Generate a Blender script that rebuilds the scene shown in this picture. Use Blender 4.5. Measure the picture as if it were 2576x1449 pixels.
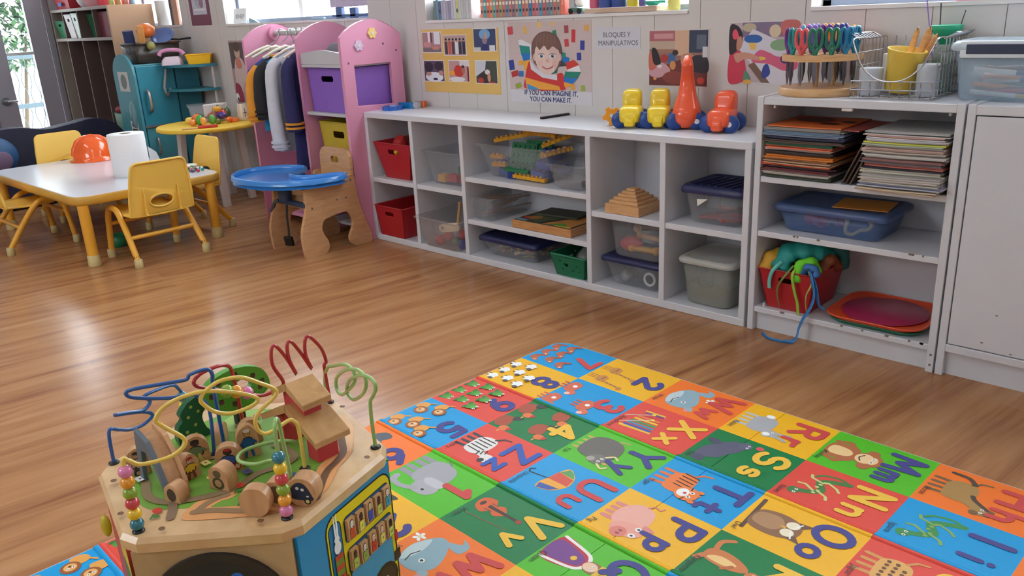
import bpy, bmesh, math, random
from mathutils import Vector, Matrix, geometry
for o in list(bpy.data.objects): bpy.data.objects.remove(o)
S = bpy.context.scene
COL = S.collection
PI = math.pi
# ---------------------------------------------------------------- camera
def make_camera():
    yaw, pitch, roll = -0.77610578, 0.32609457, 0.04937542
    f = Vector((math.sin(yaw)*math.cos(pitch), math.cos(yaw)*math.cos(pitch), -math.sin(pitch)))
    r = Vector((math.cos(yaw), -math.sin(yaw), 0)); d = f.cross(r)
    c, s = math.cos(roll), math.sin(roll)
    r2 = c*r + s*d; d2 = -s*r + c*d
    M = Matrix((r2, -d2, -f)).transposed().to_4x4()
    M.translation = (3.15183, -2.58714, 1.01393)
    cam = bpy.data.cameras.new('camera'); o = bpy.data.objects.new('camera', cam); COL.objects.link(o)
    o.matrix_world = M; cam.sensor_width = 36; cam.lens = 2069.887/2576*36; cam.clip_start = .05
    S.camera = o
make_camera()
# ---------------------------------------------------------------- light
S.view_settings.view_transform = 'Standard'; S.view_settings.look = 'None'
S.view_settings.gamma = 1; S.view_settings.use_curve_mapping = False
S.view_settings.exposure = 0.3
W = bpy.data.worlds.new('world'); S.world = W; W.use_nodes = True
bg = W.node_tree.nodes['Background']; bg.inputs[0].default_value = (.86, .94, 1, 1); bg.inputs[1].default_value = 8.5
def area(name, loc, rot, sx, sy, power, col=(1, 1, 1)):
    L = bpy.data.lights.new(name, 'AREA'); L.shape = 'RECTANGLE'; L.size = sx; L.size_y = sy; L.energy = power; L.color = col
    o = bpy.data.objects.new(name, L); COL.objects.link(o); o.location = loc; o.rotation_euler = rot
    return o
# added area lamp: soft frontal fill, as from unseen windows behind the camera
area('front_fill_light', (.6, -4.55, 1.8), (PI/2, 0, 0), 1.6, .6, 5, (.92, .97, 1))
# ---------------------------------------------------------------- helpers
def lin(c):
    return tuple(((x/255/12.92) if x/255 <= .04045 else ((x/255+.055)/1.055)**2.4) for x in c)
MATS = {}
def mat(name, rgb, rough=.5, metal=0, alpha=1, var=.06, scale=14, bump=0, spec=.5, trans=0, emit=0, coat=0):
    if name in MATS: return MATS[name]
    m = bpy.data.materials.new(name); m.use_nodes = True; MATS[name] = m
    nt = m.node_tree; p = nt.nodes['Principled BSDF']; c = lin(rgb)
    p.inputs['Roughness'].default_value = rough; p.inputs['Metallic'].default_value = metal
    p.inputs['Specular IOR Level'].default_value = spec; p.inputs['Alpha'].default_value = alpha
    p.inputs['Transmission Weight'].default_value = trans; p.inputs['Coat Weight'].default_value = coat
    tc = nt.nodes.new('ShaderNodeTexCoord'); n = nt.nodes.new('ShaderNodeTexNoise'); n.inputs['Scale'].default_value = scale
    n.inputs['Detail'].default_value = 4
    mx = nt.nodes.new('ShaderNodeMix'); mx.data_type = 'RGBA'
    mx.inputs[6].default_value = tuple(x*(1-var) for x in c)+(1,); mx.inputs[7].default_value = tuple(min(1, x*(1+var)) for x in c)+(1,)
    nt.links.new(tc.outputs['Object'], n.inputs['Vector']); nt.links.new(n.outputs['Fac'], mx.inputs[0]); nt.links.new(mx.outputs[2], p.inputs['Base Color'])
    if bump:
        b = nt.nodes.new('ShaderNodeBump'); b.inputs['Strength'].default_value = bump; b.inputs['Distance'].default_value = .002
        nt.links.new(n.outputs['Fac'], b.inputs['Height']); nt.links.new(b.outputs[0], p.inputs['Normal'])
    if emit:
        p.inputs['Emission Color'].default_value = c+(1,); p.inputs['Emission Strength'].default_value = emit
    return m
def wood(name, a, b, rough=.45, sc=(3, 3, 30), coat=.2):
    """straight-grained wood: stretched noise between two tones"""
    if name in MATS: return MATS[name]
    m = bpy.data.materials.new(name); m.use_nodes = True; MATS[name] = m
    nt = m.node_tree; p = nt.nodes['Principled BSDF']; p.inputs['Roughness'].default_value = rough; p.inputs['Coat Weight'].default_value = coat
    tc = nt.nodes.new('ShaderNodeTexCoord'); mp = nt.nodes.new('ShaderNodeMapping'); mp.inputs['Scale'].default_value = sc
    n = nt.nodes.new('ShaderNodeTexNoise'); n.inputs['Scale'].default_value = 6; n.inputs['Detail'].default_value = 6; n.inputs['Distortion'].default_value = .6
    cr = nt.nodes.new('ShaderNodeValToRGB'); e = cr.color_ramp.elements
    e[0].position = .32; e[0].color = lin(a)+(1,); e[1].position = .7; e[1].color = lin(b)+(1,)
    nt.links.new(tc.outputs['Object'], mp.inputs[0]); nt.links.new(mp.outputs[0], n.inputs['Vector'])
    nt.links.new(n.outputs['Fac'], cr.inputs[0]); nt.links.new(cr.outputs[0], p.inputs['Base Color'])
    return m
def flat(rgb, rough=.55):
    return mat('print_%d_%d_%d_%d' % (*rgb, int(rough*100)), rgb, rough, var=.04, scale=60)
def clear(name, rgb, alpha, rough=.25):
    return mat(name, rgb, rough, alpha=alpha, var=.08, scale=9)

class MB:
    """collects shapes and links them as ONE mesh object"""
    def __init__(s): s.v = []; s.f = []; s.m = []; s.s = []
    def add(s, vs, fs, mi=0, smooth=False):
        b = len(s.v); s.v += [tuple(v) for v in vs]
        for f in fs: s.f.append([b+i for i in f]); s.m.append(mi); s.s.append(smooth)
        return b
    def box(s, x0, x1, y0, y1, z0, z1, mi=0, M=None):
        vs = [Vector((x, y, z)) for x in (x0, x1) for y in (y0, y1) for z in (z0, z1)]
        if M: vs = [M @ v for v in vs]
        s.add(vs, [(0, 1, 3, 2), (4, 6, 7, 5), (0, 4, 5, 1), (2, 3, 7, 6), (0, 2, 6, 4), (1, 5, 7, 3)], mi); return s
    def loft(s, loops, mi=0, cap0=True, cap1=True, smooth=True, closed=True):
        n = len(loops[0]); vs = [v for L in loops for v in L]; fs = []
        for k in range(len(loops)-1):
            for i in range(n if closed else n-1):
                j = (i+1) % n; fs.append((k*n+i, k*n+j, (k+1)*n+j, (k+1)*n+i))
        s.add(vs, fs, mi, smooth)
        if cap0: s.add(loops[0], [tuple(range(n-1, -1, -1))], mi)
        if cap1: s.add(loops[-1], [tuple(range(n))], mi)
        return s
    def cyl(s, a, b, r, r2=None, n=12, mi=0, caps=True):
        a = Vector(a); b = Vector(b); r2 = r if r2 is None else r2
        q = (b-a).to_track_quat('Z', 'Y').to_matrix()
        L = [[c + q @ Vector((rr*math.cos(2*PI*i/n), rr*math.sin(2*PI*i/n), 0)) for i in range(n)] for c, rr in ((a, r), (b, r2))]
        return s.loft(L, mi, caps, caps)
    def tube(s, pts, r, n=8, mi=0, closed=False, flatten=None):
        pts = [Vector(p) for p in pts]; N = len(pts); loops = []; up = None
        for k in range(N):
            t = (pts[(k+1) % N]-pts[k-1]) if closed else (pts[min(k+1, N-1)]-pts[max(k-1, 0)])
            t.normalize()
            if up is None: up = Vector((0, 0, 1)) if abs(t.z) < .9 else Vector((1, 0, 0))
            x = up.cross(t)
            if x.length < 1e-5: x = Vector((1, 0, 0)).cross(t)
            x.normalize(); up = t.cross(x)
            rr = r[k] if isinstance(r, (list, tuple)) else r
            fl = flatten or 1
            loops.append([pts[k] + x*rr*math.cos(2*PI*i/n) + up*rr*fl*math.sin(2*PI*i/n) for i in range(n)])
        if closed: loops.append(loops[0])
        return s.loft(loops, mi, not closed, not closed)
    def sph(s, c, r, n=12, m=8, mi=0, sc=(1, 1, 1)):
        c = Vector(c); L = []
        for k in range(m+1):
            a = PI*k/m; rr = max(math.sin(a), .001)
            L.append([c+Vector((r*sc[0]*rr*math.cos(2*PI*i/n), r*sc[1]*rr*math.sin(2*PI*i/n), -r*sc[2]*math.cos(a))) for i in range(n)])
        return s.loft(L, mi, False, False)
    def lathe(s, prof, c=(0, 0, 0), n=20, mi=0, cap0=True, cap1=True):
        c = Vector(c)
        return s.loft([[c+Vector((r*math.cos(2*PI*i/n), r*math.sin(2*PI*i/n), z)) for i in range(n)] for r, z in prof], mi, cap0, cap1)
    def prism(s, poly, w0, w1, fn, holes=(), mi=0, smooth=False):
        """2D polygon (with holes) given thickness; fn(u, v, w) -> 3D"""
        loops = [list(poly)]+[list(h) for h in holes]
        flatp = [p for L in loops for p in L]
        tris = geometry.tessellate_polygon([[Vector((p[0], p[1], 0)) for p in L] for L in loops])
        s.add([fn(p[0], p[1], w0) for p in flatp], [tuple(t) for t in tris], mi)
        s.add([fn(p[0], p[1], w1) for p in flatp], [tuple(reversed(t)) for t in tris], mi)
        for L in loops:
            n = len(L); vs = [fn(p[0], p[1], w0) for p in L]+[fn(p[0], p[1], w1) for p in L]
            s.add(vs, [(i, (i+1) % n, n+(i+1) % n, n+i) for i in range(n)], mi, smooth)
        return s
    def build(s, name, mats, parent=None, loc=None, rot=None, bevel=0, seg=2, label=None):
        me = bpy.data.meshes.new(name); me.from_pydata(s.v, [], s.f)
        mats = mats if isinstance(mats, (list, tuple)) else [mats]
        for m in mats: me.materials.append(m)
        me.polygons.foreach_set('material_index', s.m); me.polygons.foreach_set('use_smooth', s.s)
        bm = bmesh.new(); bm.from_mesh(me)
        bmesh.ops.recalc_face_normals(bm, faces=bm.faces)
        if bevel:
            bmesh.ops.remove_doubles(bm, verts=bm.verts, dist=1e-6)
            es = [e for e in bm.edges if len(e.link_faces) == 2 and e.calc_face_angle(0) > .6]
            bmesh.ops.bevel(bm, geom=es, offset=bevel, segments=seg, affect='EDGES', profile=.5, clamp_overlap=True)
        bm.to_mesh(me); bm.free(); me.update()
        o = bpy.data.objects.new(name, me); COL.objects.link(o)
        if parent: o.parent = parent
        if loc is not None: o.location = loc
        if rot is not None: o.rotation_euler = rot
        if label: o['label'] = label
        return o
def tag(o, label, cat, group=None, kind=None):
    o['label'] = label; o['category'] = cat
    if group: o['group'] = group
    if kind: o['kind'] = kind
    return o
def thing(name, label, cat, loc=(0, 0, 0), rotz=0, group=None):
    o = bpy.data.objects.new(name, None); COL.objects.link(o); o.location = loc; o.rotation_euler = (0, 0, rotz)
    return tag(o, label, cat, group)
def struct(o): o['kind'] = 'structure'; return o
def dup(root, loc, rot=None, label=None, group=None):
    r = root.copy(); COL.objects.link(r); r.location = loc
    if rot is not None: r.rotation_euler = rot
    if label: r['label'] = label
    if group: r['group'] = group
    for ch in list(root.children):
        c = ch.copy(); COL.objects.link(c); c.parent = r
        for g in list(ch.children):
            d = g.copy(); COL.objects.link(d); d.parent = c
    return r
def rrect(x0, x1, y0, y1, r, z, n=4):
    out = []
    for cx, cy, a in ((x1-r, y1-r, 0), (x0+r, y1-r, PI/2), (x0+r, y0+r, PI), (x1-r, y0+r, 1.5*PI)):
        out += [Vector((cx+r*math.cos(a+k*PI/2/n), cy+r*math.sin(a+k*PI/2/n), z)) for k in range(n+1)]
    return out
def spline(pts, n=6, closed=False):
    """Catmull-Rom through the points"""
    P = [Vector(p) for p in pts]; N = len(P); out = []
    for i in range(N if closed else N-1):
        g = (lambda k: P[k % N]) if closed else (lambda k: P[max(0, min(N-1, k))])
        a, b, c, d = g(i-1), g(i), g(i+1), g(i+2)
        for k in range(n):
            t = k/n
            out.append(.5*((2*b)+(c-a)*t+(2*a-5*b+4*c-d)*t*t+(3*b-a-3*c+d)*t**3))
    if not closed: out.append(P[-1])
    return out
def text_mesh(s, size=1, offset=0, space=1):
    """(verts2d, faces) of a text set in the built-in font, centred"""
    cu = bpy.data.curves.new('tmp', 'FONT'); cu.body = s; cu.size = size; cu.offset = offset; cu.align_x = 'CENTER'; cu.align_y = 'CENTER'
    cu.space_character = space; cu.resolution_u = 3
    o = bpy.data.objects.new('tmp', cu); COL.objects.link(o)
    me = bpy.data.meshes.new_from_object(o)
    vs = [(v.co.x, v.co.y) for v in me.vertices]; fs = [tuple(p.vertices) for p in me.polygons]
    bpy.data.objects.remove(o); bpy.data.curves.remove(cu); bpy.data.meshes.remove(me)
    return vs, fs
class Draw:
    """flat print on a surface: shapes laid one over the other by a hair. fn(u, v, h) -> 3D point"""
    def __init__(s, fn, step=.00012, h0=.0003): s.fn = fn; s.h = h0; s.step = step; s.mb = MB(); s.mats = []
    def mi(s, c):
        m = flat(c)
        if m not in s.mats: s.mats.append(m)
        return s.mats.index(m)
    def up(s): s.h += s.step
    def poly(s, pts, c):
        tris = geometry.tessellate_polygon([[Vector((p[0], p[1], 0)) for p in pts]])
        s.mb.add([s.fn(p[0], p[1], s.h) for p in pts], [tuple(t) for t in tris], s.mi(c)); s.up(); return s
    def blob(s, pts, c, n=5): return s.poly([(p[0], p[1]) for p in spline([(a, b, 0) for a, b in pts], n, True)], c)
    def ell(s, x, y, rx, ry, c, rot=0, n=18):
        ca, sa = math.cos(rot), math.sin(rot)
        return s.poly([(x+rx*math.cos(t)*ca-ry*math.sin(t)*sa, y+rx*math.cos(t)*sa+ry*math.sin(t)*ca) for t in [2*PI*i/n for i in range(n)]], c)
    def rect(s, x0, x1, y0, y1, c): return s.poly([(x0, y0), (x1, y0), (x1, y1), (x0, y1)], c)
    def stroke(s, pts, w, c, cap=True, smooth=False, ax=1):
        """round-ended ribbon along the points; ax: v unit = ax * u unit"""
        if smooth: pts = [(p[0], p[1]) for p in spline([(a, b, 0) for a, b in pts], 5)]
        i = s.mi(c); Q = [Vector((p[0], p[1]*ax)) for p in pts]
        Q = [q for k, q in enumerate(Q) if k == 0 or (q-Q[k-1]).length > 1e-7]
        closed = len(Q) > 4 and (Q[0]-Q[-1]).length < 1e-6; runs = [[Q[0]]]
        for k in range(1, len(Q)):
            runs[-1].append(Q[k])
            if k < len(Q)-1 and (Q[k]-Q[k-1]).angle(Q[k+1]-Q[k]) > 1.0: runs.append([Q[k]])
        for R in runs:
            n = len(R); A = []; B = []
            for k in range(n):
                if closed and len(runs) == 1: d0 = R[k]-R[k-1 if k else -2]; d1 = R[(k+1) if k < n-1 else 1]-R[k]
                else: d0 = R[k]-R[k-1] if k else R[1]-R[0]; d1 = R[k+1]-R[k] if k < n-1 else d0
                t = (d0.normalized()+d1.normalized()).normalized(); m = Vector((-t.y, t.x)); g = w/2/max(.6, m.dot(Vector((-d1.y, d1.x)).normalized()))
                A.append(R[k]+m*g); B.append(R[k]-m*g)
            f = lambda q: s.fn(q.x, q.y/ax, s.h)
            s.mb.add([f(q) for q in A]+[f(q) for q in B], [(k, k+1, n+k+1, n+k) for k in range(n-1)], i)
            if cap and not (closed and len(runs) == 1):
                for q, e in ((R[0], R[0]-R[1]), (R[-1], R[-1]-R[-2])):
                    a0 = math.atan2(e.y, e.x)
                    s.mb.add([f(q+Vector((math.cos(a0+t), math.sin(a0+t)))*w/2) for t in [-PI/2+PI*k/6 for k in range(7)]], [tuple(range(7))], i)
            s.h += s.step*.3
        s.up(); return s
    def text(s, t, x, y, size, c, rot=0, ax=1, offset=0, sx=1):
        vs, fs = text_mesh(t, size, offset); ca, sa = math.cos(rot), math.sin(rot)
        s.mb.add([s.fn(x+(p[0]*sx*ca-p[1]*sa), y+(p[0]*sx*sa+p[1]*ca)/ax, s.h) for p in vs], fs, s.mi(c)); s.up(); return s
    def build(s, name, parent): return s.mb.build(name, s.mats, parent)
# ================================================================ the room
XL, XR, YF, HT = -3.74, 4.1, -4.6, 2.45
white = mat('white_paint', (226, 224, 224), .45, var=.03, scale=6)
shelfw = mat('shelf_white', (212, 213, 220), .35, var=.04, scale=8)
wallm = mat('wall_cream', (210, 205, 203), .5, var=.05, scale=3, bump=.15)
greyp = mat('door_grey', (172, 170, 182), .5, var=.06, scale=4)
alum = mat('dark_aluminium', (130, 140, 160), .35, metal=.3)
steel = mat('steel', (190, 190, 195), .22, metal=1)
black = mat('black_plastic', (22, 22, 25), .35)
def floor_material():
    m = bpy.data.materials.new('laminate'); m.use_nodes = True; nt = m.node_tree; N = nt.nodes; Lk = nt.links.new
    p = N['Principled BSDF']; tc = N.new('ShaderNodeTexCoord')
    mp = N.new('ShaderNodeMapping'); mp.inputs['Rotation'].default_value = (0, 0, -math.radians(82))
    Lk(tc.outputs['Object'], mp.inputs[0])
    br = N.new('ShaderNodeTexBrick'); br.inputs['Scale'].default_value = 1; br.inputs['Brick Width'].default_value = 1.25; br.inputs['Row Height'].default_value = .098
    br.inputs['Mortar Size'].default_value = .0006; br.offset = .37; br.inputs['Bias'].default_value = 0
    br.inputs['Color1'].default_value = (.30, .30, .30, 1); br.inputs['Color2'].default_value = (.70, .70, .70, 1); br.inputs['Mortar'].default_value = (.12, .12, .12, 1)
    Lk(mp.outputs[0], br.inputs['Vector'])
    m2 = N.new('ShaderNodeMapping'); m2.inputs['Scale'].default_value = (1.1, 13, 1); Lk(mp.outputs[0], m2.inputs[0])
    n1 = N.new('ShaderNodeTexNoise'); n1.inputs['Scale'].default_value = 1.7; n1.inputs['Detail'].default_value = 5; n1.inputs['Distortion'].default_value = .5; Lk(m2.outputs[0], n1.inputs['Vector'])
    m3 = N.new('ShaderNodeMapping'); m3.inputs['Scale'].default_value = (3, 60, 1); Lk(mp.outputs[0], m3.inputs[0])
    n2 = N.new('ShaderNodeTexNoise'); n2.inputs['Scale'].default_value = 2; n2.inputs['Detail'].default_value = 4; Lk(m3.outputs[0], n2.inputs['Vector'])
    mx = N.new('ShaderNodeMix'); mx.inputs[0].default_value = .2; Lk(n1.outputs['Fac'], mx.inputs[2]); Lk(n2.outputs['Fac'], mx.inputs[3])
    m4 = N.new('ShaderNodeMix'); m4.inputs[0].default_value = .22; Lk(mx.outputs[0], m4.inputs[2]); Lk(br.outputs['Color'], m4.inputs[3])
    cr = N.new('ShaderNodeValToRGB'); e = cr.color_ramp.elements
    e[0].position = .30; e[0].color = lin((124, 80, 50))+(1,); e[1].position = .68; e[1].color = lin((188, 142, 100))+(1,)
    k = e.new(.40); k.color = lin((156, 106, 70))+(1,); k = e.new(.52); k.color = lin((176, 126, 84))+(1,)
    Lk(m4.outputs[0], cr.inputs[0]); Lk(cr.outputs[0], p.inputs['Base Color'])
    p.inputs['Roughness'].default_value = .22; p.inputs['Specular IOR Level'].default_value = .22
    b = N.new('ShaderNodeBump'); b.inputs['Strength'].default_value = .12; b.inputs['Distance'].default_value = .001; Lk(n2.outputs['Fac'], b.inputs['Height']); Lk(b.outputs[0], p.inputs['Normal'])
    return m
struct(MB().box(XL-.1, XR, YF, .12, -.05, 0).build('floor', floor_material()))
struct(MB().box(XL-.1, XR, YF-.1, .12, HT, HT+.05).build('ceiling', white))
# ---- window wall (y = 0) : solid wall with openings, clad in grooved boards
WIN = [(-3.0, -2.262, 1.008, 1.95), (-1.692, -.280, .998, 1.95), (.150, 1.530, .972, 1.95), (1.968, 3.35, .966, 1.95)]
def cut(a, b, spans):
    out = [(a, b)]
    for s, e in spans:
        nxt = []
        for x, y in out:
            if e <= x or s >= y: nxt.append((x, y)); continue
            if s > x: nxt.append((x, s))
            if e < y: nxt.append((e, y))
        out = nxt
    return out
mb = MB(); xs = [XL-.1]+[v for w in WIN for v in w[:2]]+[XR+.1]
for a, b in cut(XL-.1, XR+.1, [w[:2] for w in WIN]): mb.box(a, b, .008, .12, 0, HT)
for a, b, z0, z1 in WIN: mb.box(a, b, .008, .12, 0, z0); mb.box(a, b, .008, .12, z1, HT)
wall_back = struct(mb.build('wall_back', wallm))
g = .081-.187*21
while g < XR:
    a, b = max(g+.001, XL), min(g+.187-.001, XR)
    zs = sorted({0.0, HT} | {z for w in WIN if w[0] < b and w[1] > a for z in w[2:]})
    for z0, z1 in zip(zs, zs[1:]):
        zc = (z0+z1)/2
        for x0, x1 in cut(a, b, [w[:2] for w in WIN if w[2] < zc < w[3]]):
            if x1-x0 > .01: MB().box(x0, x1, 0, .0095, z0, z1).build('board', wallm, wall_back)
    g += .187
for i, (a, b, z0, z1) in enumerate(WIN):
    root = struct(MB().box(a+.0005, b-.0005, -.006, .16, z0+.0005, z0+.012).build('window_%d' % (i+1), white))
    f = MB()
    for x in (a, b-.028): f.box(x, x+.028, .085, .115, z0, z1)
    f.box(a, b, .085, .115, z0, z0+.032); f.box(a, b, .085, .115, z1-.03, z1)
    f.build('window_frame', alum, root, bevel=.003)
    mid = (a+b)/2 if i != 2 else .95
    MB().box(mid-.018, mid+.018, .08, .118, z0+.03, z1-.03).build('mullion', mat('white_mullion', (240, 240, 240), .4), root)
    for x0, x1 in ((a+.028, mid-.018), (mid+.018, b-.028)):
        MB().box(x0, x1, .098, .102, z0+.032, z1-.03).build('pane', clear('window_glass', (235, 245, 250), .06, .02), root)
# ---- left wall with the glazed door, right and front walls
mb = MB(); mb.box(XL-.1, XL, YF, -.83, 0, HT); mb.box(XL-.1, XL, -.325, .12, 0, HT); mb.box(XL-.1, XL, -.83, -.325, 1.98, HT)
struct(mb.build('wall_left', mat('side_wall', (186, 184, 190), .6)))
struct(MB().box(XR, XR+.1, YF-.1, .12, 0, HT).build('wall_right', wallm))
mb = MB(); FW = [(-.2, 1.4, 1.5, 2.1)]
for a, b in cut(XL-.1, XR+.1, [w[:2] for w in FW]): mb.box(a, b, YF-.1, YF, 0, HT)
for a, b, z0, z1 in FW: mb.box(a, b, YF-.1, YF, 0, z0); mb.box(a, b, YF-.1, YF, z1, HT)
struct(mb.build('wall_front', wallm))
door = struct(MB().box(XL-.06, XL-.015, -.80, -.64, 0, 1.98).box(XL-.06, XL-.015, -.455, -.335, 0, 1.98).box(XL-.06, XL-.015, -.64, -.455, 0, .30).box(XL-.06, XL-.015, -.64, -.455, 1.86, 1.98).build('door_1', greyp, bevel=.004))
MB().box(XL-.04, XL-.036, -.64, -.455, .30, 1.86).build('pane', clear('door_glass', (225, 240, 240), .05, .02), door)
MB().box(XL-.05, XL-.012, -.64, -.455, .865, .885).build('glazing_bar', mat('bar_white', (225, 230, 230), .4), door)
b = MB(); b.cyl((XL-.015, -.715, .55), (XL+.004, -.715, .55), .028, n=16); b.cyl((XL, -.715, .55), (XL+.045, -.715, .55), .009); b.cyl((XL+.04, -.72, .55), (XL+.04, -.65, .548), .009, .007)
b.build('door_handle', steel, door)
for z in (.25, 1.0, 1.7): MB().cyl((XL-.01, -.338, z-.05), (XL-.01, -.338, z+.05), .007, n=8).build('hinge', steel, door)
mb = MB(); mb.box(XL-.02, XL+.015, -.335, -.302, 0, 2.02); mb.box(XL-.02, XL+.015, -.86, -.80, 0, 2.02); mb.box(XL-.02, XL+.015, -.86, -.302, 1.98, 2.04)
struct(mb.build('trim_1', mat('trim_grey', (150, 147, 155), .5), bevel=.004))
# ---- what stands outside
struct(MB().box(-12, 8, -9, 9, -.12, -.06).build('ground', mat('concrete', (226, 226, 222), .8)))
gt = thing('garden_gate', 'dark metal yard gate with looped wire infill seen through the door glass', 'gate', (-5.3, 0, -.06))
dark = mat('gate_paint', (66, 84, 92), .5)
MB().box(-.02, .02, -1.3, .5, .86, .90).box(-.02, .02, -1.3, .5, .43, .47).box(-.02, .02, -1.3, .5, .02, .06).build('rail', dark, gt)
for y in (-1.3, -.42, .46): MB().box(-.025, .025, y, y+.04, 0, .95).build('post', dark, gt)
m = MB()
for k in range(34):
    y = -1.26+k*.052
    for z0, z1 in ((.47, .86), (.06, .43)):
        m.tube([(0, y+.014*math.sin(t*9.2+k*PI), z0+(z1-z0)*t) for t in [q/14 for q in range(15)]], .004, 4)
m.build('wire_infill', mat('gate_wire', (60, 78, 84), .5), gt)
random.seed(5)
def hedge(name, label, x, y0, y1, z0, z1, n, cols, size):
    t = thing(name, label, 'shrub', (x, (y0+y1)/2, -.06))
    st = MB()
    for k in range(5):
        yy = (k/4-.5)*(y1-y0)*.8; st.cyl((0, yy*.6, 0), (.05, yy, z0+.3), .025, .012, 6)
    st.build('stem', mat('bark', (96, 80, 62), .9), t)
    L = MB()
    for k in range(n):
        c = Vector((random.uniform(-.25, .25), random.uniform(y0, y1)-(y0+y1)/2, random.uniform(z0, z1)))
        q = Matrix.Rotation(random.uniform(0, 6.3), 3, 'Z') @ Matrix.Rotation(random.uniform(-1, 1), 3, 'X')
        a = size*random.uniform(.6, 1.3)
        L.add([c+q @ Vector(p) for p in ((0, -a, 0), (a*.45, 0, a*.1), (0, a, 0), (-a*.45, 0, a*.1))], [(0, 1, 2, 3)], random.randrange(len(cols)))
    o = L.build('foliage', [mat('leaf_%d' % i, c, .6) for i, c in enumerate(cols)], t); o['kind'] = 'stuff'
hedge('garden_shrub', 'leafy green garden shrub seen above the gate through the door', -6.0, -1.5, .9, .75, 1.9, 4200, [(52, 88, 58), (70, 110, 66), (40, 70, 52), (110, 140, 96)], .06)
slide = thing('play_slide', 'bright blue plastic slide panel standing in the yard behind the gate', 'slide', (-5.55, -.45, -.06))
MB().box(-.05, .05, -.13, -.03, .3, .95).build('panel', mat('slide_blue', (40, 150, 205), .35), slide, bevel=.02)
MB().box(-.03, .03, -.12, -.08, 0, .3).box(-.03, .03, -.05, -.01, 0, .3).build('leg', mat('slide_leg', (90, 100, 110), .4), slide)
# ---- added fill lights shaped as ceiling panels, out of view
for i, (x, y) in enumerate(((-1.4, -2.3), (1.3, -2.3), (3.2, -3.4))):
    t = thing('fill_panel', 'added white fill light panel on the unseen ceiling', 'lamp', (x, y, HT), 0, 'added fill panels')
    MB().box(-.62, .62, -.16, .16, -.06, 0).build('housing', white, t, bevel=.006)
    MB().box(-.58, .58, -.13, .13, -.066, -.06).build('glow_plate', mat('glow_plate', (255, 250, 242), .5, emit=.8), t)
    area('fill_panel_light', (x, y, HT-.075), (0, 0, 0), 1.2, .28, 6, (.9, .96, 1))
# ================================================================ big furniture
def shelf_unit():
    """long low white cubby bench under the windows: x 0..1.945, front y -.293"""
    L, D, H, t = 1.945, .293, .60, .022
    r = thing('storage_bench', 'long low white cubby shelf with mixed compartments under the window', 'shelf')
    MB().box(0, L, -D, -.004, H-.025, H).build('top', shelfw, r, bevel=.003)
    MB().box(0, L, -D, -.004, 0, .028).build('base', shelfw, r, bevel=.003)
    MB().box(.01, L-.01, -.016, -.006, .02, H-.02).build('back_panel', shelfw, r)
    for x0 in (0, .315, .633, 1.298, 1.615, L-t):
        MB().box(x0, x0+t, -D, -.012, .026, H-.024).build('divider' if 0 < x0 < L-.03 else 'side_panel', shelfw, r, bevel=.002)
    for x0, x1, z in ((t, .315, .30), (.337, .633, .30), (.655, 1.298, .365), (.655, 1.298, .185), (1.32, 1.615, .307), (1.637, L-t, .307)):
        MB().box(x0, x1, -D+.004, -.012, z-.021, z).build('shelf', shelfw, r, bevel=.002)
shelf_unit()
chip = mat('chipped_paint', (120, 112, 104), .7)
def bookcase():
    x0, x1, D, H, t = 1.956, 2.522, .2935, .737, .02
    r = thing('bookcase', 'white three-shelf bookcase with chipped edges holding paper stacks', 'bookcase')
    for a in (x0, x1-t): MB().box(a, a+t, -D, -.004, 0, H).build('side_panel', shelfw, r, bevel=.002)
    MB().box(x0+t, x1-t, -D+.002, -.004, H-.024, H-.002).build('top', shelfw, r, bevel=.002)
    MB().box(x0+t, x1-t, -.014, -.006, .05, H-.02).build('back_panel', shelfw, r)
    for z in (.50, .33, .08): MB().box(x0+t, x1-t, -D+.004, -.012, z-.018, z).build('shelf', shelfw, r, bevel=.002)
    MB().box(x0+t, x1-t, -D+.022, -D+.04, 0, .062).build('kick_board', shelfw, r)
    b = MB(); random.seed(2)
    for k in range(14):
        x = random.uniform(x0+.03, x1-.04); z = random.choice((.33, .08, .08)); b.box(x, x+random.uniform(.003, .011), -D+.0025, -D+.006, z-.0045, z+.0004)
    for z in (.02, .05): b.box(x1-.012, x1-.006, -D-.0006, -D+.003, z, z+.006)
    b.build('paint_chips', chip, r)['kind'] = 'stuff'
    for x in (x0+t+.022, x1-t-.022): MB().cyl((x, -D+.03, H-.035), (x, -D+.03, H-.024), .004, n=8).build('shelf_pin', white, r)
    MB().box(2.205, 2.235, -D+.008, -D+.022, H-.033, H-.024).build('catch', white, r, bevel=.002)
    MB().cyl((x0+t+.025, -D+.02, .08), (x0+t+.025, -D+.02, .092), .003, n=8).build('shelf_pin', white, r)
bookcase()
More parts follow.
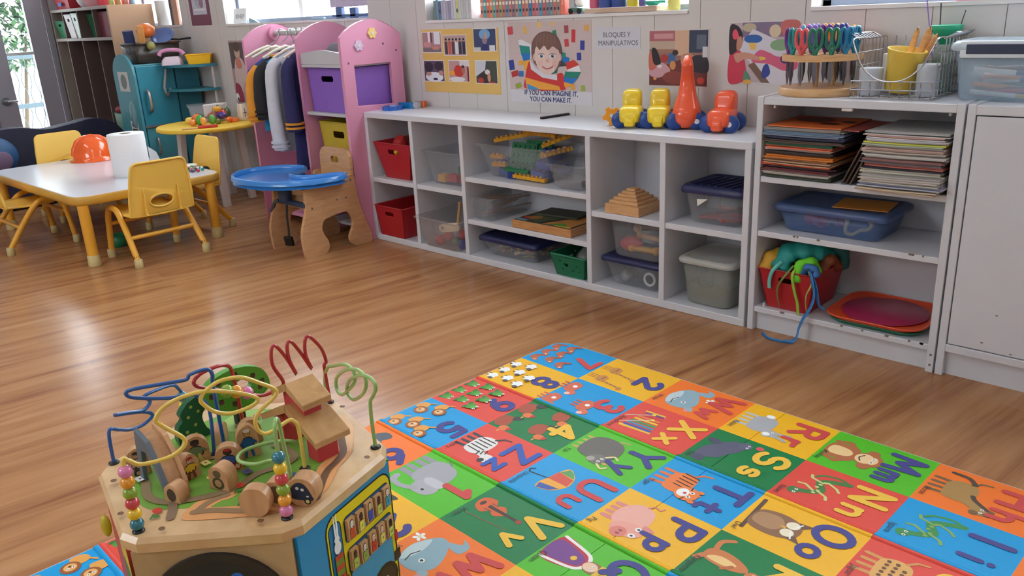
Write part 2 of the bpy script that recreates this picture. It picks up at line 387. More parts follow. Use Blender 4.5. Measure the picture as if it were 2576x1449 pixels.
def cabinet():
    x0, x1, D, H, t = 2.527, 3.13, .294, .737, .02
    r = thing('cupboard', 'white two-door cupboard standing beside the open bookcase', 'cupboard')
    for a in (x0, x1-t): MB().box(a, a+t, -D, -.004, 0, H).build('side_panel', shelfw, r, bevel=.002)
    MB().box(x0+t, x1-t, -D, -.004, H-.026, H-.002).build('top', shelfw, r, bevel=.002)
    MB().box(x0+t, x1-t, -D, -.012, .072, .094).build('base', shelfw, r, bevel=.002)
    MB().box(x0+t, x1-t, -.014, -.006, .05, H-.02).build('back_panel', shelfw, r)
    MB().box(x0+t, x1-t, -D+.02, -D+.034, 0, .072).build('kick_board', shelfw, r)
    xm = (x0+x1)/2
    for a, b, k in ((x0+t+.003, xm-.0015, 0), (xm+.0015, x1-t-.003, 1)):
        d = MB().box(a, b, -D+.001, -D+.017, .097, H-.029).build('door', shelfw, r, bevel=.0015)
        MB().cyl((xm+(-.03 if not k else .03), -D+.001, .45), (xm+(-.03 if not k else .03), -D-.02, .45), .012, n=14).build('knob', white, d)
    b = MB()
    for x, z in ((2.63, .118), (2.70, .102), (2.655, .2)): b.box(x, x+.006, -D+.0004, -D+.002, z, z+.003)
    b.build('paint_chips', chip, r)['kind'] = 'stuff'
cabinet()
# ---------------------------------------------------------------- pink dress-up unit
pink = mat('pink_paint', (222, 152, 182), .4, var=.04); greyw = mat('grey_white', (196, 194, 198), .45)
def dressup():
    r = thing('dress_up_unit', 'pink dress-up wardrobe with arched panels, flowers and hanging rail', 'wardrobe')
    y0, y1 = -.38, -.04
    def arch(holes=()):
        side = [(y0+.0, 0), (y1, 0), (y1, .93)]
        top = [(y1-(y1-y0)*k/10, .93+.072*math.sin(PI*k/10)**.8) for k in range(1, 10)]
        return side+top+[(y0, .93)]
    wx = [(-.315, .627), (-.105, .620), (-.105, .808), (-.315, .808)]
    for x, nm, h in ((-.018, 'end_panel', [wx]), (-.365, 'divider', []), (-.85, 'end_panel', [])):
        MB().prism(arch(), x, x+.018, lambda u, v, w: Vector((w, u, v)), h).build(nm, pink, r, bevel=.0025)
    for nm, yy, zz, c in (('lilac_flower', -.284, .893, (214, 188, 214)), ('yellow_flower', -.203, .943, (240, 206, 128))):
        pts = [(.022*(1+.13*math.cos(6*t))*math.cos(t), .022*(1+.13*math.cos(6*t))*math.sin(t)) for t in [2*PI*k/36 for k in range(36)]]
        f = MB().prism(pts, 0, .008, lambda u, v, w: Vector((w, yy+u, zz+v))).build('flower', flat(c), r, bevel=.001, label=nm.replace('_', ' ')+' cut-out')
        MB().cyl((.008, yy, zz), (.011, yy, zz), .007, n=14).build('flower_centre', white, f)
    for yy, zz in ((-.143, .893), (-.07, .86), (-.345, .82)): MB().cyl((-.001, yy, zz), (.0015, yy, zz), .005, n=10).build('screw_cap', mat('screw_hole', (120, 84, 100), .6), r)
    # compartment: tray top with curved grey fronts, shelves
    cur = [(-.347, .817), (-.018, .817)]+[(-.018-.329*k/10, .862+.016*math.sin(PI*k/10)) for k in range(11)]
    MB().prism(cur, y0+.012, y0+.024, lambda u, v, w: Vector((u, w, v))).build('front_rail', greyw, r, bevel=.0015)
    for z in (.815, .595, .30, .06): MB().box(-.347, -.018, y0+(.012 if z > .5 else .058), y1-.01, z-.014, z).build('shelf', greyw, r, bevel=.0015)
    MB().box(-.832, -.347, y1-.018, y1-.006, .08, .60).build('back_panel', pink, r)
    MB().box(-.347, -.018, y1-.018, y1-.006, .05, .84).build('back_panel', pink, r)
    MB().box(-.832, -.365, y0+.015, y1-.01, .05, .066).build('shelf', pink, r, bevel=.002)
    MB().cyl((-.832, -.2, .955), (-.365, -.2, .955), .014, n=14).build('hanging_rail', mat('rail_grey', (190, 188, 186), .35), r)
    for x in (-.832, -.365-.02): MB().cyl((x, -.2, .955), (x+.02, -.2, .955), .036, n=20).build('rail_cup', pink, r)
dressup()
def hook_path(x, z): return [(x, -.2+.0, z-.02), (x, -.2, z-.012)]+[(x, -.2+.013*math.sin(a), z+.0+.013*math.cos(a)+.0) for a in [PI*1.0-.3-k*.5 for k in range(8)]]
def hanger(x, label, colr, group=None, tilt=0, kind='plastic', drop=0, fwd=0):
    t = thing('coat_hanger', label, 'hanger', (x, -.2-fwd, .955), tilt, group)
    MB().tube([(0, y+fwd*q, z) for y, z, q in ((.02, -.005, 1), (.019, .009, 1), (.009, .019, 1), (-.006, .0185, 1), (-.0165, .008, 1), (-.016, -.006, 1), (-.008, -.02, .9), (0, -.035, .6), (0, -.062-drop, 0))], .0028, 6).build('hook', steel, t)
    z = -.062-drop
    if kind == 'plastic':
        MB().tube([(0, -.13, z-.045), (0, -.06, z-.016), (0, 0, z), (0, .06, z-.016), (0, .13, z-.045)], [.006, .008, .009, .008, .006], 8).build('bar', colr, t)
    elif kind == 'wire':
        MB().tube([(0, -.13, z-.05), (0, 0, z), (0, .13, z-.05)], .0028, 6, closed=True).build('bar', colr, t)
    else:
        MB().box(-.005, .005, -.14, .13, z-.026, z).build('bar', colr, t, bevel=.002)
    return t
hgc = mat('hanger_cream', (222, 214, 196), .4)
hanger(-.655, 'beige wooden trouser hanger on the rail, empty', mat('hanger_beige', (196, 180, 160), .5), kind='bar')
hanger(-.555, 'white wire hanger on the rail, empty', mat('hanger_white', (225, 225, 228), .4), kind='wire', drop=.05)
def garment(name, label, cat, x, w, zb, cols, sleeve=None, tilt=.0, z0=.835, sl_len=.26, hang=hgc, hlabel=''):
    """costume hanging edge-on: shoulders slope from the hanger, body falls with folds; cols = body, sleeve, trim"""
    hanger(x, hlabel, hang, tilt=tilt, fwd=.085)
    t = thing(name, label, cat, (x, -.285, 0), tilt)
    def ring(z, hw, th, ph=0):
        n = 28; out = []
        for k in range(n):
            a = 2*PI*k/n; fold = 1+.16*math.sin(5*a+ph+z*6)
            out.append(Vector((th*math.sin(a)*fold, hw*math.cos(a), z)))
        return out
    L = [ring(z0+.052, .03, .014), ring(z0+.04, .05, .018), ring(z0+.02, .09, .02), ring(z0-.005, w*.92, .024), ring(z0-.06, w, .03)]
    for k in range(1, 9): L.append(ring(z0-.06-(z0-.06-zb)*k/8, w*(1+.04*math.sin(k)), .03+.012*k/8, k*.3))
    MB().loft(L, 0, True, True).build('body', cols[0], t)
    for s in (-1, 1):
        p = [(0, s*w*.72, z0-.005), (-.0, s*(w*.98), z0-.05), (.012, s*(w*1.10), z0-.4*sl_len-.04), (.02, s*(w*1.12), z0-.7*sl_len), (.024, s*(w*1.08), z0-sl_len)]
        if sleeve:
            p = spline(p, 4); sl = MB().tube(p, [.032+.012*k/len(p) for k in range(len(p))], 10, flatten=.75).build('sleeve', cols[1], t)
            e = p[-1]
            for dz in (0, .02): MB().cyl((e[0], e[1], e[2]+dz+.012), (e[0], e[1], e[2]+dz+.022), .0455, n=14).build('cuff_band', cols[2], sl)
    MB().tube([(.017*math.cos(a), .035*math.sin(a), z0+.05) for a in [2*PI*k/14 for k in range(14)]], .006, 6, closed=True).build('collar', cols[2], t)
    return t
wf = lambda n, c: mat(n, c, .85, var=.1, scale=30, bump=.2)
navy = wf('cloth_navy', (42, 42, 92)); whitec = wf('cloth_white', (206, 206, 216)); tealc = wf('cloth_teal', (20, 128, 168)); blackc = wf('cloth_black', (34, 34, 38)); goldc = wf('cloth_gold', (226, 150, 44)); bluec = wf('cloth_blue', (52, 78, 150))
garment('costume_jacket', 'navy uniform jacket with two gold cuff bands, hung nearest the purple bin', 'costume', -.43, .125, .31, [navy, navy, goldc], True, .12, sl_len=.33, hlabel='cream hanger carrying the navy jacket')
garment('doctor_coat', 'long white doctor coat hanging beside the navy jacket', 'costume', -.515, .155, .40, [whitec, whitec, whitec], True, .05, sl_len=.42, hlabel='cream hanger carrying the white coat')
garment('costume_shirt', 'teal costume shirt with black side hanging behind the white coat', 'costume', -.60, .165, .50, [tealc, blackc, blackc], True, 0, z0=.82, hlabel='cream hanger carrying the teal shirt')
garment('costume_vest', 'black and gold striped costume vest hanging at the far rail end', 'costume', -.69, .15, .55, [blackc, goldc, goldc], True, -.1, z0=.80, hlabel='cream hanger carrying the black vest')
garment('costume_cape', 'blue costume cape hanging outermost against the pink end panel', 'costume', -.765, .14, .60, [bluec, bluec, whitec], False, -.05, z0=.79, hlabel='cream hanger carrying the blue cape')
# ================================================================ bins, baskets and what is in them
redp = mat('red_plastic', (176, 34, 42), .4, var=.05); navyp = mat('navy_plastic', (34, 40, 84), .4); greenp = mat('green_plastic', (22, 112, 80), .4)
cl = clear('clear_plastic', (196, 200, 208), .17, .2); cl2 = clear('clear_plastic_blue', (110, 140, 196), .30, .2); frost = clear('frosted_plastic', (180, 184, 178), .32, .35)
def lerp(a, b, t): return a+(b-a)*t
def wall_bin(name, label, x0, x1, y0, y1, z0, z1, ix, iy, m, cat='bin', slots=True, t=.003, rotz=0):
    """straight-walled tapered bin; grip slots cut in front and back walls"""
    cx, cy = (x0+x1)/2, (y0+y1)/2
    r = thing(name, label, cat, (cx, cy, z0), rotz)
    a, b, H = (x1-x0)/2, (y1-y0)/2, z1-z0
    top = [(-a, -b), (a, -b), (a, b), (-a, b)]; bot = [(-a+ix, -b+iy), (a-ix, -b+iy), (a-ix, b-iy), (-a+ix, b-iy)]
    for k in range(4):
        j = (k+1) % 4; p0, p1, q0, q1 = bot[k], bot[j], top[k], top[j]
        nrm = Vector((p1[1]-p0[1], p0[0]-p1[0], 0)).normalized()
        def fn(u, v, w, p0=p0, p1=p1, q0=q0, q1=q1, nrm=nrm):
            lo = Vector((lerp(p0[0], p1[0], u), lerp(p0[1], p1[1], u), 0)); hi = Vector((lerp(q0[0], q1[0], u), lerp(q0[1], q1[1], u), H))
            return lo.lerp(hi, v)-nrm*w
        hole = [[(.36, .70), (.64, .70), (.66, .76), (.64, .83), (.36, .83), (.34, .76)]] if slots and k in (0, 2) else []
        MB().prism([(0, 0), (1, 0), (1, 1), (0, 1)], 0, t, fn, hole).build('wall', m, r)
    MB().box(-a+ix, a-ix, -b+iy, b-iy, 0, t).build('bottom', m, r)
    MB().tube([(x*1.005, y*1.005, H) for x, y in top], .003, 6, closed=True).build('rim', m, r)
    return r
def round_bin(name, label, x0, x1, y0, y1, z0, z1, inset, m, rim=.008, rad=.02, lid=None, lidh=.016, cat='bin', ridge=False, lidm=None, grips=True):
    cx, cy = (x0+x1)/2, (y0+y1)/2; a, b, H = (x1-x0)/2, (y1-y0)/2, z1-z0
    r = thing(name, label, cat, (cx, cy, z0)); i = inset; t = .002
    R = lambda g, z, rr=rad: rrect(-a+g, a-g, -b+g, b-g, max(rr, .004), z)
    MB().loft([R(i+.006, 0, rad), R(i, .006), R(rim, H-.006), R(rim+t, H-.006), R(i+t, .008), R(i+.008, t)], 0, True, True).build('body', m, r)
    MB().loft([R(rim, H-.007), R(0, H-.007), R(0, H), R(rim+t, H)], 0, False, False).build('rim', m, r)
    if grips:
        for s in (-1, 1): MB().tube([(s*.030, -b+lerp(rim, i, .05), H-.008), (s*.026, -b+lerp(rim, i, .5)-.001, H*.5), (0, -b+lerp(rim, i, .56)-.0012, H*.46)], .0013, 5).build('moulded_edge', m, r)
    if lid:
        L = MB(); z = H+.0005
        L.loft([R(-.004, z-.007), R(-.006, z), R(-.004, z+lidh*.6), R(.004, z+lidh), R(.014, z+lidh), R(.018, z+lidh-.004)], 0, False, True)
        l = L.build('lid', lid, r)
        if ridge:
            for k in range(7):
                x = lerp(-a+.03, a-.03, k/6); MB().tube([(x, -b+.03, z+lidh-.002), (x+.02, b-.03, z+lidh-.002)], .0035, 6).build('ridge', lid, l)
    return r
rnd = random.Random(11)
def solid(name, label, cat, fn, m, loc, rot=(0, 0, 0), group=None, bevel=0):
    b = MB(); fn(b); o = b.build(name, m, None, loc, rot, bevel=bevel)
    return tag(o, label, cat, group)
def ball(r, sc=(1, 1, 1)): return lambda b: b.sph((0, 0, 0), r, 14, 9, 0, sc)
def block(x, y, z): return lambda b: b.box(-x/2, x/2, -y/2, y/2, 0, z)
def wavy(L, w, h):
    def f(b):
        n = 28; up = [(-L/2+L*k/n, w/2+.12*w*math.sin(k*PI/2)) for k in range(n+1)]; dn = [(x, -y) for x, y in reversed(up)]
        b.prism(up+dn, 0, h, lambda u, v, q: Vector((u, v, q)))
        for k in range(int(L/.022)):
            b.cyl((-L/2+.012+k*.022, 0, h), (-L/2+.012+k*.022, 0, h+.007), .0065, n=8)
    return f
def studs(L, w, h):
    def f(b):
        b.box(-L/2, L/2, -w/2, w/2, 0, h)
        nx, ny = max(1, int(L/.026)), max(1, int(w/.026))
        for i in range(nx):
            for j in range(ny): b.cyl((-L/2+(i+.5)*L/nx, -w/2+(j+.5)*w/ny, h), (-L/2+(i+.5)*L/nx, -w/2+(j+.5)*w/ny, h+.006), .008, n=8)
    return f
yel = mat('toy_yellow', (226, 164, 40), .4); tred = mat('toy_red', (196, 52, 50), .4); tblue = mat('toy_blue', (44, 72, 160), .4); tgrn = mat('toy_green', (30, 116, 76), .4); tor = mat('toy_orange', (232, 116, 48), .4); tpur = mat('toy_purple', (78, 52, 128), .4); tsand = mat('toy_wood', (206, 160, 108), .5); twht = mat('toy_white', (230, 228, 222), .4)
# bench, first column: two red bins
wall_bin('storage_bin', 'red plastic bin full of toys on the upper bench shelf', .032, .296, -.275, -.05, .301, .463, .045, .022, redp)
solid('toy_cup', 'red toy cup sticking out of the upper red bin', 'toy', lambda b: b.lathe([(.02, 0), (.034, .008), (.036, .05), (.02, .07)], n=16), tred, (.115, -.17, .42), (.5, .3, 0))
solid('toy_block', 'dark grey toy block in the upper red bin', 'toy', block(.07, .06, .06), mat('toy_grey', (70, 70, 80), .5), (.215, -.16, .425), (.2, .3, .4), bevel=.006)
solid('toy_ball', 'small yellow ball showing through the grip slot of the upper red bin', 'toy', ball(.017), yel, (.165, -.246, .425))
wall_bin('storage_bin', 'red plastic bin standing empty on the bench floor', .030, .232, -.303, -.06, .029, .172, .014, .014, redp)
# second column
round_bin('storage_bin', 'clear plastic bin with yellow and red blocks on the bench shelf', .345, .605, -.268, -.04, .301, .448, .034, cl)
for k, (x, y, z, m, c) in enumerate(((.43, -.205, .308, yel, 'yellow'), (.475, -.185, .308, tred, 'red'), (.545, -.19, .308, tred, 'red'), (.52, -.12, .31, tblue, 'blue'), (.46, -.11, .33, tgrn, 'green'), (.545, -.13, .345, tblue, 'blue'))):
    solid('toy_block', '%s building block lying in the clear bin beside the red bin' % c, 'block', studs(.05, .035, .032), m, (x, y, z), (0, 0, rnd.uniform(-1, 1)), 'blocks in the clear bench bin')
round_bin('storage_bin', 'frosted bin of wooden toys jutting out of the low bench compartment', .342, .628, -.338, -.06, .029, .166, .035, clear('milky_plastic', (200, 190, 190), .24, .3), .016)
for k, (x, y) in enumerate(((.46, -.17), (.50, -.15), (.545, -.14))): solid('wooden_peg', 'wooden peg standing up in the frosted bin', 'peg', lambda b: (b.cyl((0, 0, 0), (0, 0, .09), .0075, n=10), b.sph((0, 0, .09), .0095, 10, 6)), tsand, (x, y, .115), (.1*k-.1, .12, 0), 'pegs in the frosted bin')
def link(b): b.prism([(p.x, p.y) for p in rrect(-.055, .055, -.018, .018, .0175, 0)], 0, .014, lambda u, v, w: Vector((u, w, v)), [[(-.035+.009*math.cos(t), .009*math.sin(t)) for t in [2*PI*k/12 for k in range(12)]]])
solid('wooden_link', 'pale wooden link with a round hole in the frosted bin', 'toy', link, mat('pale_wood', (232, 206, 166), .5), (.50, -.262, .118), (0, -.15, .25))
for k, (x, y, z, m, c) in enumerate(((.425, -.25, .05, tred, 'red'), (.47, -.24, .075, tred, 'red'), (.545, -.22, .085, tred, 'red'), (.56, -.24, .045, tblue, 'blue'), (.50, -.22, .045, tgrn, 'green'), (.585, -.17, .07, tblue, 'blue'))):
    solid('toy_ball', '%s wooden ball in the frosted bin' % c, 'toy', ball(.024), m, (x, y, z), group='balls in the frosted bin')
# third column
round_bin('storage_bin', 'large clear bin heaped with green, blue and yellow building pieces', .69, 1.095, -.262, -.03, .366, .502, .04, cl, .01)
for k, (x, y, z, L, rz, ry) in enumerate(((.82, -.14, .515, .20, .35, -.18), (.93, -.12, .53, .16, .1, .05), (1.03, -.10, .515, .17, .5, -.35), (.775, -.21, .44, .07, 0, 0), (.79, -.215, .41, .07, .1, 0), (.96, -.222, .372, .17, 0, .02), (1.04, -.15, .47, .13, .8, -.2))):
    solid('building_strip', 'wavy yellow building strip in the large clear bin', 'toy', wavy(L, .022, .014), yel, (x, y, z), (0, ry, rz), 'yellow strips in the large clear bin')
for k, (x, y, z, rx) in enumerate(((.87, -.15, .42, 1.25), (.93, -.13, .43, 1.2), (.90, -.19, .376, .15))): solid('building_plate', 'green studded building plate in the large clear bin', 'toy', studs(.13, .10, .012), tgrn, (x, y, z+.03), (rx, 0, .05), 'green plates in the large clear bin')
for k, (x, y, z) in enumerate(((1.0, -.2, .38), (1.02, -.19, .42), (.80, -.18, .375), (.86, -.2, .373), (.99, -.12, .45), (1.045, -.13, .40), (.76, -.16, .40))): solid('building_block', 'blue studded building block in the large clear bin', 'toy', studs(.07, .05, .028), tblue, (x, y, z), (.1*k, .15, .3*k), 'blue blocks in the large clear bin')
round_bin('storage_bin', 'small clear bin nearly empty beside the big block bin', 1.103, 1.293, -.300, -.12, .366, .462, .026, cl, .008)
solid('toy_block', 'dark brown scrap block in the small clear bin', 'toy', block(.03, .02, .02), mat('toy_brown', (84, 62, 52), .6), (1.225, -.2, .37), (0, 0, .4), bevel=.003)
round_bin('storage_bin', 'narrow clear bin of craft sticks on the middle bench shelf', .660, .802, -.288, -.03, .186, .283, .014, cl, .008)
for k in range(9):
    solid('craft_stick', 'brown wooden craft stick lying in the narrow clear bin', 'stick', block(.15, .010, .003), mat('craft_wood', (150, 112, 80), .6), (.735+rnd.uniform(-.015, .015), -.14+rnd.uniform(-.05, .05), .195+.009*k), (rnd.uniform(-.2, .2), rnd.uniform(-.25, .1), 1.5+rnd.uniform(-.35, .35)), 'craft sticks in the narrow bin')
# wooden puzzle trays stacked
pine = wood('puzzle_pine', (176, 122, 74), (206, 152, 98), .5)
pz = thing('puzzle_tray', 'wooden puzzle tray with a painted picture on the middle bench shelf', 'puzzle', (1.063, -.168, .186))
MB().box(-.153, .153, -.117, .117, 0, .032).build('tray', pine, pz, bevel=.002)
d = Draw(lambda u, v, h: Vector((-.148+u*.296, -.112+v*.224, .032+h)))
d.rect(0, 1, 0, 1, (60, 66, 52)).poly([(.05, .2), (.4, .1), (.7, .95), (.2, .95)], (76, 84, 60)).poly([(.45, .05), (.95, .05), (.95, .9), (.75, .9)], (196, 132, 64)).poly([(.4, .05), (.48, .05), (.82, .95), (.76, .95)], (30, 30, 38)).poly([(.55, .06), (.93, .06), (.75, .25)], (86, 140, 50)).poly([(.68, .03), (.97, .03), (.97, .08), (.72, .07)], (226, 190, 60)).ell(.2, .3, .1, .14, (150, 110, 60)).ell(.09, .24, .05, .08, (186, 60, 50)).rect(.02, .2, .02, .12, (120, 150, 170))
d.build('picture', pz)
p2 = thing('puzzle_tray', 'dark green puzzle board lying on the wooden puzzle tray', 'puzzle', (1.04, -.115, .2195), .1)
MB().box(-.10, .10, -.055, .055, 0, .008).build('tray', mat('puzzle_dark', (58, 62, 52), .6), p2, bevel=.001)
# lidded bin of paper scraps and the green basket
round_bin('storage_bin', 'clear bin of crumpled paper scraps under a navy lid', .690, 1.015, -.266, -.04, .029, .103, .03, cl, .008, lid=navyp)
b = MB(); cols = [flat(c) for c in ((196, 150, 92), (214, 196, 168), (120, 88, 60), (226, 210, 120), (150, 130, 110), (206, 122, 90))]
for k in range(160):
    c = Vector((rnd.uniform(.745, .965), rnd.uniform(-.225, -.08), rnd.uniform(.038, .085))); q = Matrix.Rotation(rnd.uniform(0, 6.3), 3, 'Z') @ Matrix.Rotation(rnd.uniform(-.9, .9), 3, 'X')
    L = rnd.uniform(.012, .03); w = rnd.uniform(.003, .008)
    b.add([c+q @ Vector(p) for p in ((-L, -w, 0), (0, -w, .006), (L, -w, 0), (L, w, 0), (0, w, .006), (-L, w, 0))], [(0, 1, 4, 5), (1, 2, 3, 4)], rnd.randrange(6))
tag(b.build('paper_scraps', cols), 'brown and cream paper scraps crumpled inside the navy-lidded bin', 'paper scraps', kind='stuff')
gb = thing('basket', 'green plastic basket with heart-shaped holes on the bench floor', 'basket', (1.206, -.2, .029))
heart = [(.16*16*math.sin(t)**3/17*.6, .16*(13*math.cos(t)-5*math.cos(2*t)-2*math.cos(3*t)-math.cos(4*t))/17*.9) for t in [2*PI*k/20 for k in range(20)]]
a, bb, H, ii = .086, .098, .086, .018
top = [(-a, -bb), (a, -bb), (a, bb), (-a, bb)]; bot = [(-a+ii, -bb+ii), (a-ii, -bb+ii), (a-ii, bb-ii), (-a+ii, bb-ii)]
for k in range(4):
    j = (k+1) % 4; p0, p1, q0, q1 = bot[k], bot[j], top[k], top[j]; nrm = Vector((p1[1]-p0[1], p0[0]-p1[0], 0)).normalized()
    fn = lambda u, v, w, p0=p0, p1=p1, q0=q0, q1=q1, nrm=nrm: Vector((lerp(p0[0], p1[0], u), lerp(p0[1], p1[1], u), 0)).lerp(Vector((lerp(q0[0], q1[0], u), lerp(q0[1], q1[1], u), H)), v)-nrm*w
    hs = [[(cx+x*s, cy+y*s) for x, y in heart] for cx, cy, s in ((.42, .56, .8), (.75, .58, .35), (.25, .72, .35), (.28, .36, .3), (.62, .34, .35), (.84, .32, .3))]
    MB().prism([(0, 0), (1, 0), (1, 1), (0, 1)], 0, .003, fn, hs).build('wall', greenp, gb)
MB().box(-a+ii, a-ii, -bb+ii, bb-ii, 0, .003).build('bottom', greenp, gb)
MB().tube(rrect(-a, a, -bb, bb, .012, H), .005, 6, closed=True).build('rim', greenp, gb)
solid('plastic_bag', 'crumpled clear grey bag in the green basket', 'bag', lambda b: b.loft([[Vector((.055*s*math.cos(t)*(1+.18*math.sin(4*t+z)), .06*s*math.sin(t)*(1+.18*math.cos(3*t+z*2)), z*.028)) for t in [2*PI*k/18 for k in range(18)]] for z, s in ((0, .8), (1, 1), (2, .95), (3, .5), (3.4, .1))]), clear('bag_grey', (150, 150, 146), .7, .3), (1.225, -.19, .038))
# fourth column : stacking pyramid, two bins
r = thing('stacking_pyramid', 'natural wood stepped pyramid of nested boxes on the bench shelf', 'toy', (1.452, -.213, .308))
natw = wood('natural_wood', (196, 148, 100), (222, 176, 126), .5)
for k in range(6):
    s = .073-.011*k; z0 = (0, .034, .046, .057, .067, .076)[k]; z1 = (.034, .046, .057, .067, .076, .084)[k]
    MB().box(-s, s, -s, s, z0, z1).build('step', natw, r, bevel=.001)
round_bin('storage_bin', 'clear bin with a navy lid at the foot of the bench column', 1.345, 1.605, -.268, -.04, .029, .128, .026, cl, .008, lid=navyp, lidh=.012)
solid('toy_ring', 'white plastic ring inside the low navy-lidded bin', 'toy', lambda b: b.tube([(.022*math.cos(t), 0, .022*math.sin(t)) for t in [2*PI*k/16 for k in range(16)]], .005, 6, closed=True), twht, (1.53, -.222, .065))
solid('toy_ball', 'grey ball inside the low navy-lidded bin', 'toy', ball(.022), mat('toy_lgrey', (150, 150, 150), .5), (1.415, -.205, .056))
round_bin('storage_bin', 'clear tub of plastic toys stacked on the navy lid', 1.368, 1.607, -.265, -.05, .1415, .279, .016, cl, .006, rad=.03)
solid('toy_duck', 'red bird-shaped toy in the clear tub', 'toy', lambda b: b.loft([[Vector((x*.05, .03*s*math.cos(t), .032+.028*s*math.sin(t)+.006*x)) for t in [2*PI*k/12 for k in range(12)]] for x, s in ((-1, .1), (-.8, .55), (-.3, 1), (.3, .95), (.7, .6), (1, .15))]), tred, (1.435, -.20, .150))
for k, (x, y, z, rz, m, c) in enumerate(((1.49, -.20, .166, .4, yel, 'yellow'), (1.50, -.17, .205, .1, tsand, 'tan'), (1.45, -.12, .225, 1.2, tsand, 'tan'))): solid('toy_bone', '%s peg-shaped toy in the clear tub' % c, 'toy', lambda b: (b.cyl((-.045, 0, 0), (.045, 0, 0), .011, n=10), b.sph((.045, 0, 0), .016, 10, 7), b.sph((-.045, 0, 0), .016, 10, 7)), m, (x, y, z), (0, .1, rz), 'pegs in the clear tub')
# fifth column
r = round_bin('storage_bin', 'clear bin with a ridged navy lid on the upper right bench shelf', 1.676, 1.902, -.255, -.04, .308, .418, .02, cl, .006, lid=navyp, lidh=.02, ridge=True)
b = MB(); b.prism([(-.055, .084), (-.014, .088), (-.054, .060)], 0, .0008, lambda u, v, w: Vector((u, -.1005-.0015+lerp(.006, -.002, v/.1)-w, v))); b.build('torn_label', twht, r)
for k, (x, y, z) in enumerate(((1.76, -.18, .318), (1.80, -.15, .322), (1.83, -.19, .317), (1.79, -.12, .336))): solid('toy_plate', 'red flat toy piece in the ridge-lidded bin', 'toy', block(.09, .05, .012), mat('toy_rust', (166, 62, 50), .5), (x, y, z), (0, .1*(k-1), .5*k), 'red pieces in the ridge-lidded bin', .003)
r = round_bin('storage_bin', 'frosted bin of grey grains with a pale lid on the bench floor', 1.682, 1.886, -.278, -.05, .029, .182, .018, frost, .005, rad=.03, lid=clear('frost_lid', (196, 196, 190), .75, .4), lidh=.012)
gm = mat('grains', (128, 128, 108), .9, var=.4, scale=220, bump=.6)
b = MB(); b.loft([rrect(1.705, 1.863, -.255, -.072, .028, z) for z in (.033, .07, .10)]); tag(b.build('sensory_grains', gm), 'grey-green grains half filling the frosted bin', 'grains', kind='stuff')
# ---------------------------------------------------------------- bookcase shelves
def sheet(name, label, x0, x1, y0, y1, z, th, m, rz=0, group=None, curl=0, cat='paper'):
    """a sheet, folder or thin pad with a slightly lifted front edge"""
    b = MB(); n = 6; cx, cy = (x0+x1)/2, (y0+y1)/2; T = []; B = []
    for j in range(n+1):
        for i in range(n+1):
            u, v = i/n, j/n; x = lerp(x0, x1, u)-cx; y = lerp(y0, y1, v)-cy
            h = curl*((1-v)**2)*(.6+.4*math.cos(u*5+cx*90)); T.append(Vector((x, y, th+h))); B.append(Vector((x, y, h)))
    idx = lambda i, j: j*(n+1)+i
    qs = [(idx(i, j), idx(i+1, j), idx(i+1, j+1), idx(i, j+1)) for i in range(n) for j in range(n)]
    k = b.add(T, qs); b.add(B, [tuple(reversed(q)) for q in qs])
    ring = [idx(i, 0) for i in range(n)]+[idx(n, j) for j in range(n)]+[idx(i, n) for i in range(n, 0, -1)]+[idx(0, j) for j in range(n, 0, -1)]
    b.add([T[i] for i in ring]+[B[i] for i in ring], [(i, (i+1) % len(ring), len(ring)+(i+1) % len(ring), len(ring)+i) for i in range(len(ring))])
    return tag(b.build(name, m, None, (cx, cy, z), (0, 0, rz)), label, cat, group)
def bundle(label, x0, x1, y0, y1, z, h, c, group):
    """pile of a few loose sheets lying together"""
    t = thing('paper_bundle', label, 'paper', ((x0+x1)/2, (y0+y1)/2, z), 0, group); n = max(1, int(round(h/.0032))); th = h/n
    for k in range(n):
        q = 1+rnd.uniform(-.1, .1); cc = tuple(int(max(0, min(255, v*q))//6*6) for v in c)
        o = sheet('sheet', '', x0+rnd.uniform(-.006, .006), x1+rnd.uniform(-.008, .008), y0+rnd.uniform(-.009, .007), y1, z, th*.9, flat(cc), 0, None, rnd.uniform(.0005, .0028))
        for w in ('label', 'category'): del o[w]
        o.parent = t; o.location = (rnd.uniform(-.003, .003), o.location.y-(y0+y1)/2, th*k); o.rotation_euler = (0, 0, rnd.uniform(-.025, .025))
PL = [('dark green', (60, 72, 62), .010), ('white', (196, 192, 184), .010), ('maroon', (110, 52, 60), .008), ('black', (52, 46, 56), .006), ('red-orange', (226, 86, 44), .006), ('cream', (200, 158, 128), .010), ('tan', (190, 138, 84), .006), ('orange', (222, 130, 48), .008), ('charcoal', (66, 54, 52), .010), ('pale pink', (214, 188, 176), .008), ('coral', (222, 112, 76), .006), ('green', (36, 104, 78), .008), ('brown', (98, 78, 72), .010), ('navy', (58, 64, 104), .008), ('blue-grey', (120, 134, 160), .016), ('grey', (150, 146, 142), .010)]
z = .5012
for k, (n, c, h) in enumerate(PL):
    dx = rnd.uniform(-.008, .008); w = .205 if k < 12 else .235
    bundle('%s sheets in the left paper stack of the bookcase' % n, 1.986+dx, 1.986+dx+w, -.290+rnd.uniform(-.008, .004), -.06, z, h, c, 'left paper stack'); z += h+.0006
art = sheet('art_sheet', 'orange painted art sheet with dark blots on top of the left paper stack', 1.985, 2.205, -.288, -.05, z, .003, flat((228, 118, 58)), .03, None, .002)
zt = z+.0055
d = Draw(lambda u, v, h: Vector((2.0+u*.2, -.23+v*.17, zt+h))); d.ell(.35, .55, .3, .28, (112, 66, 56)); d.ell(.7, .15, .15, .09, (50, 40, 42)); d.ell(.88, .45, .12, .08, (60, 44, 44))
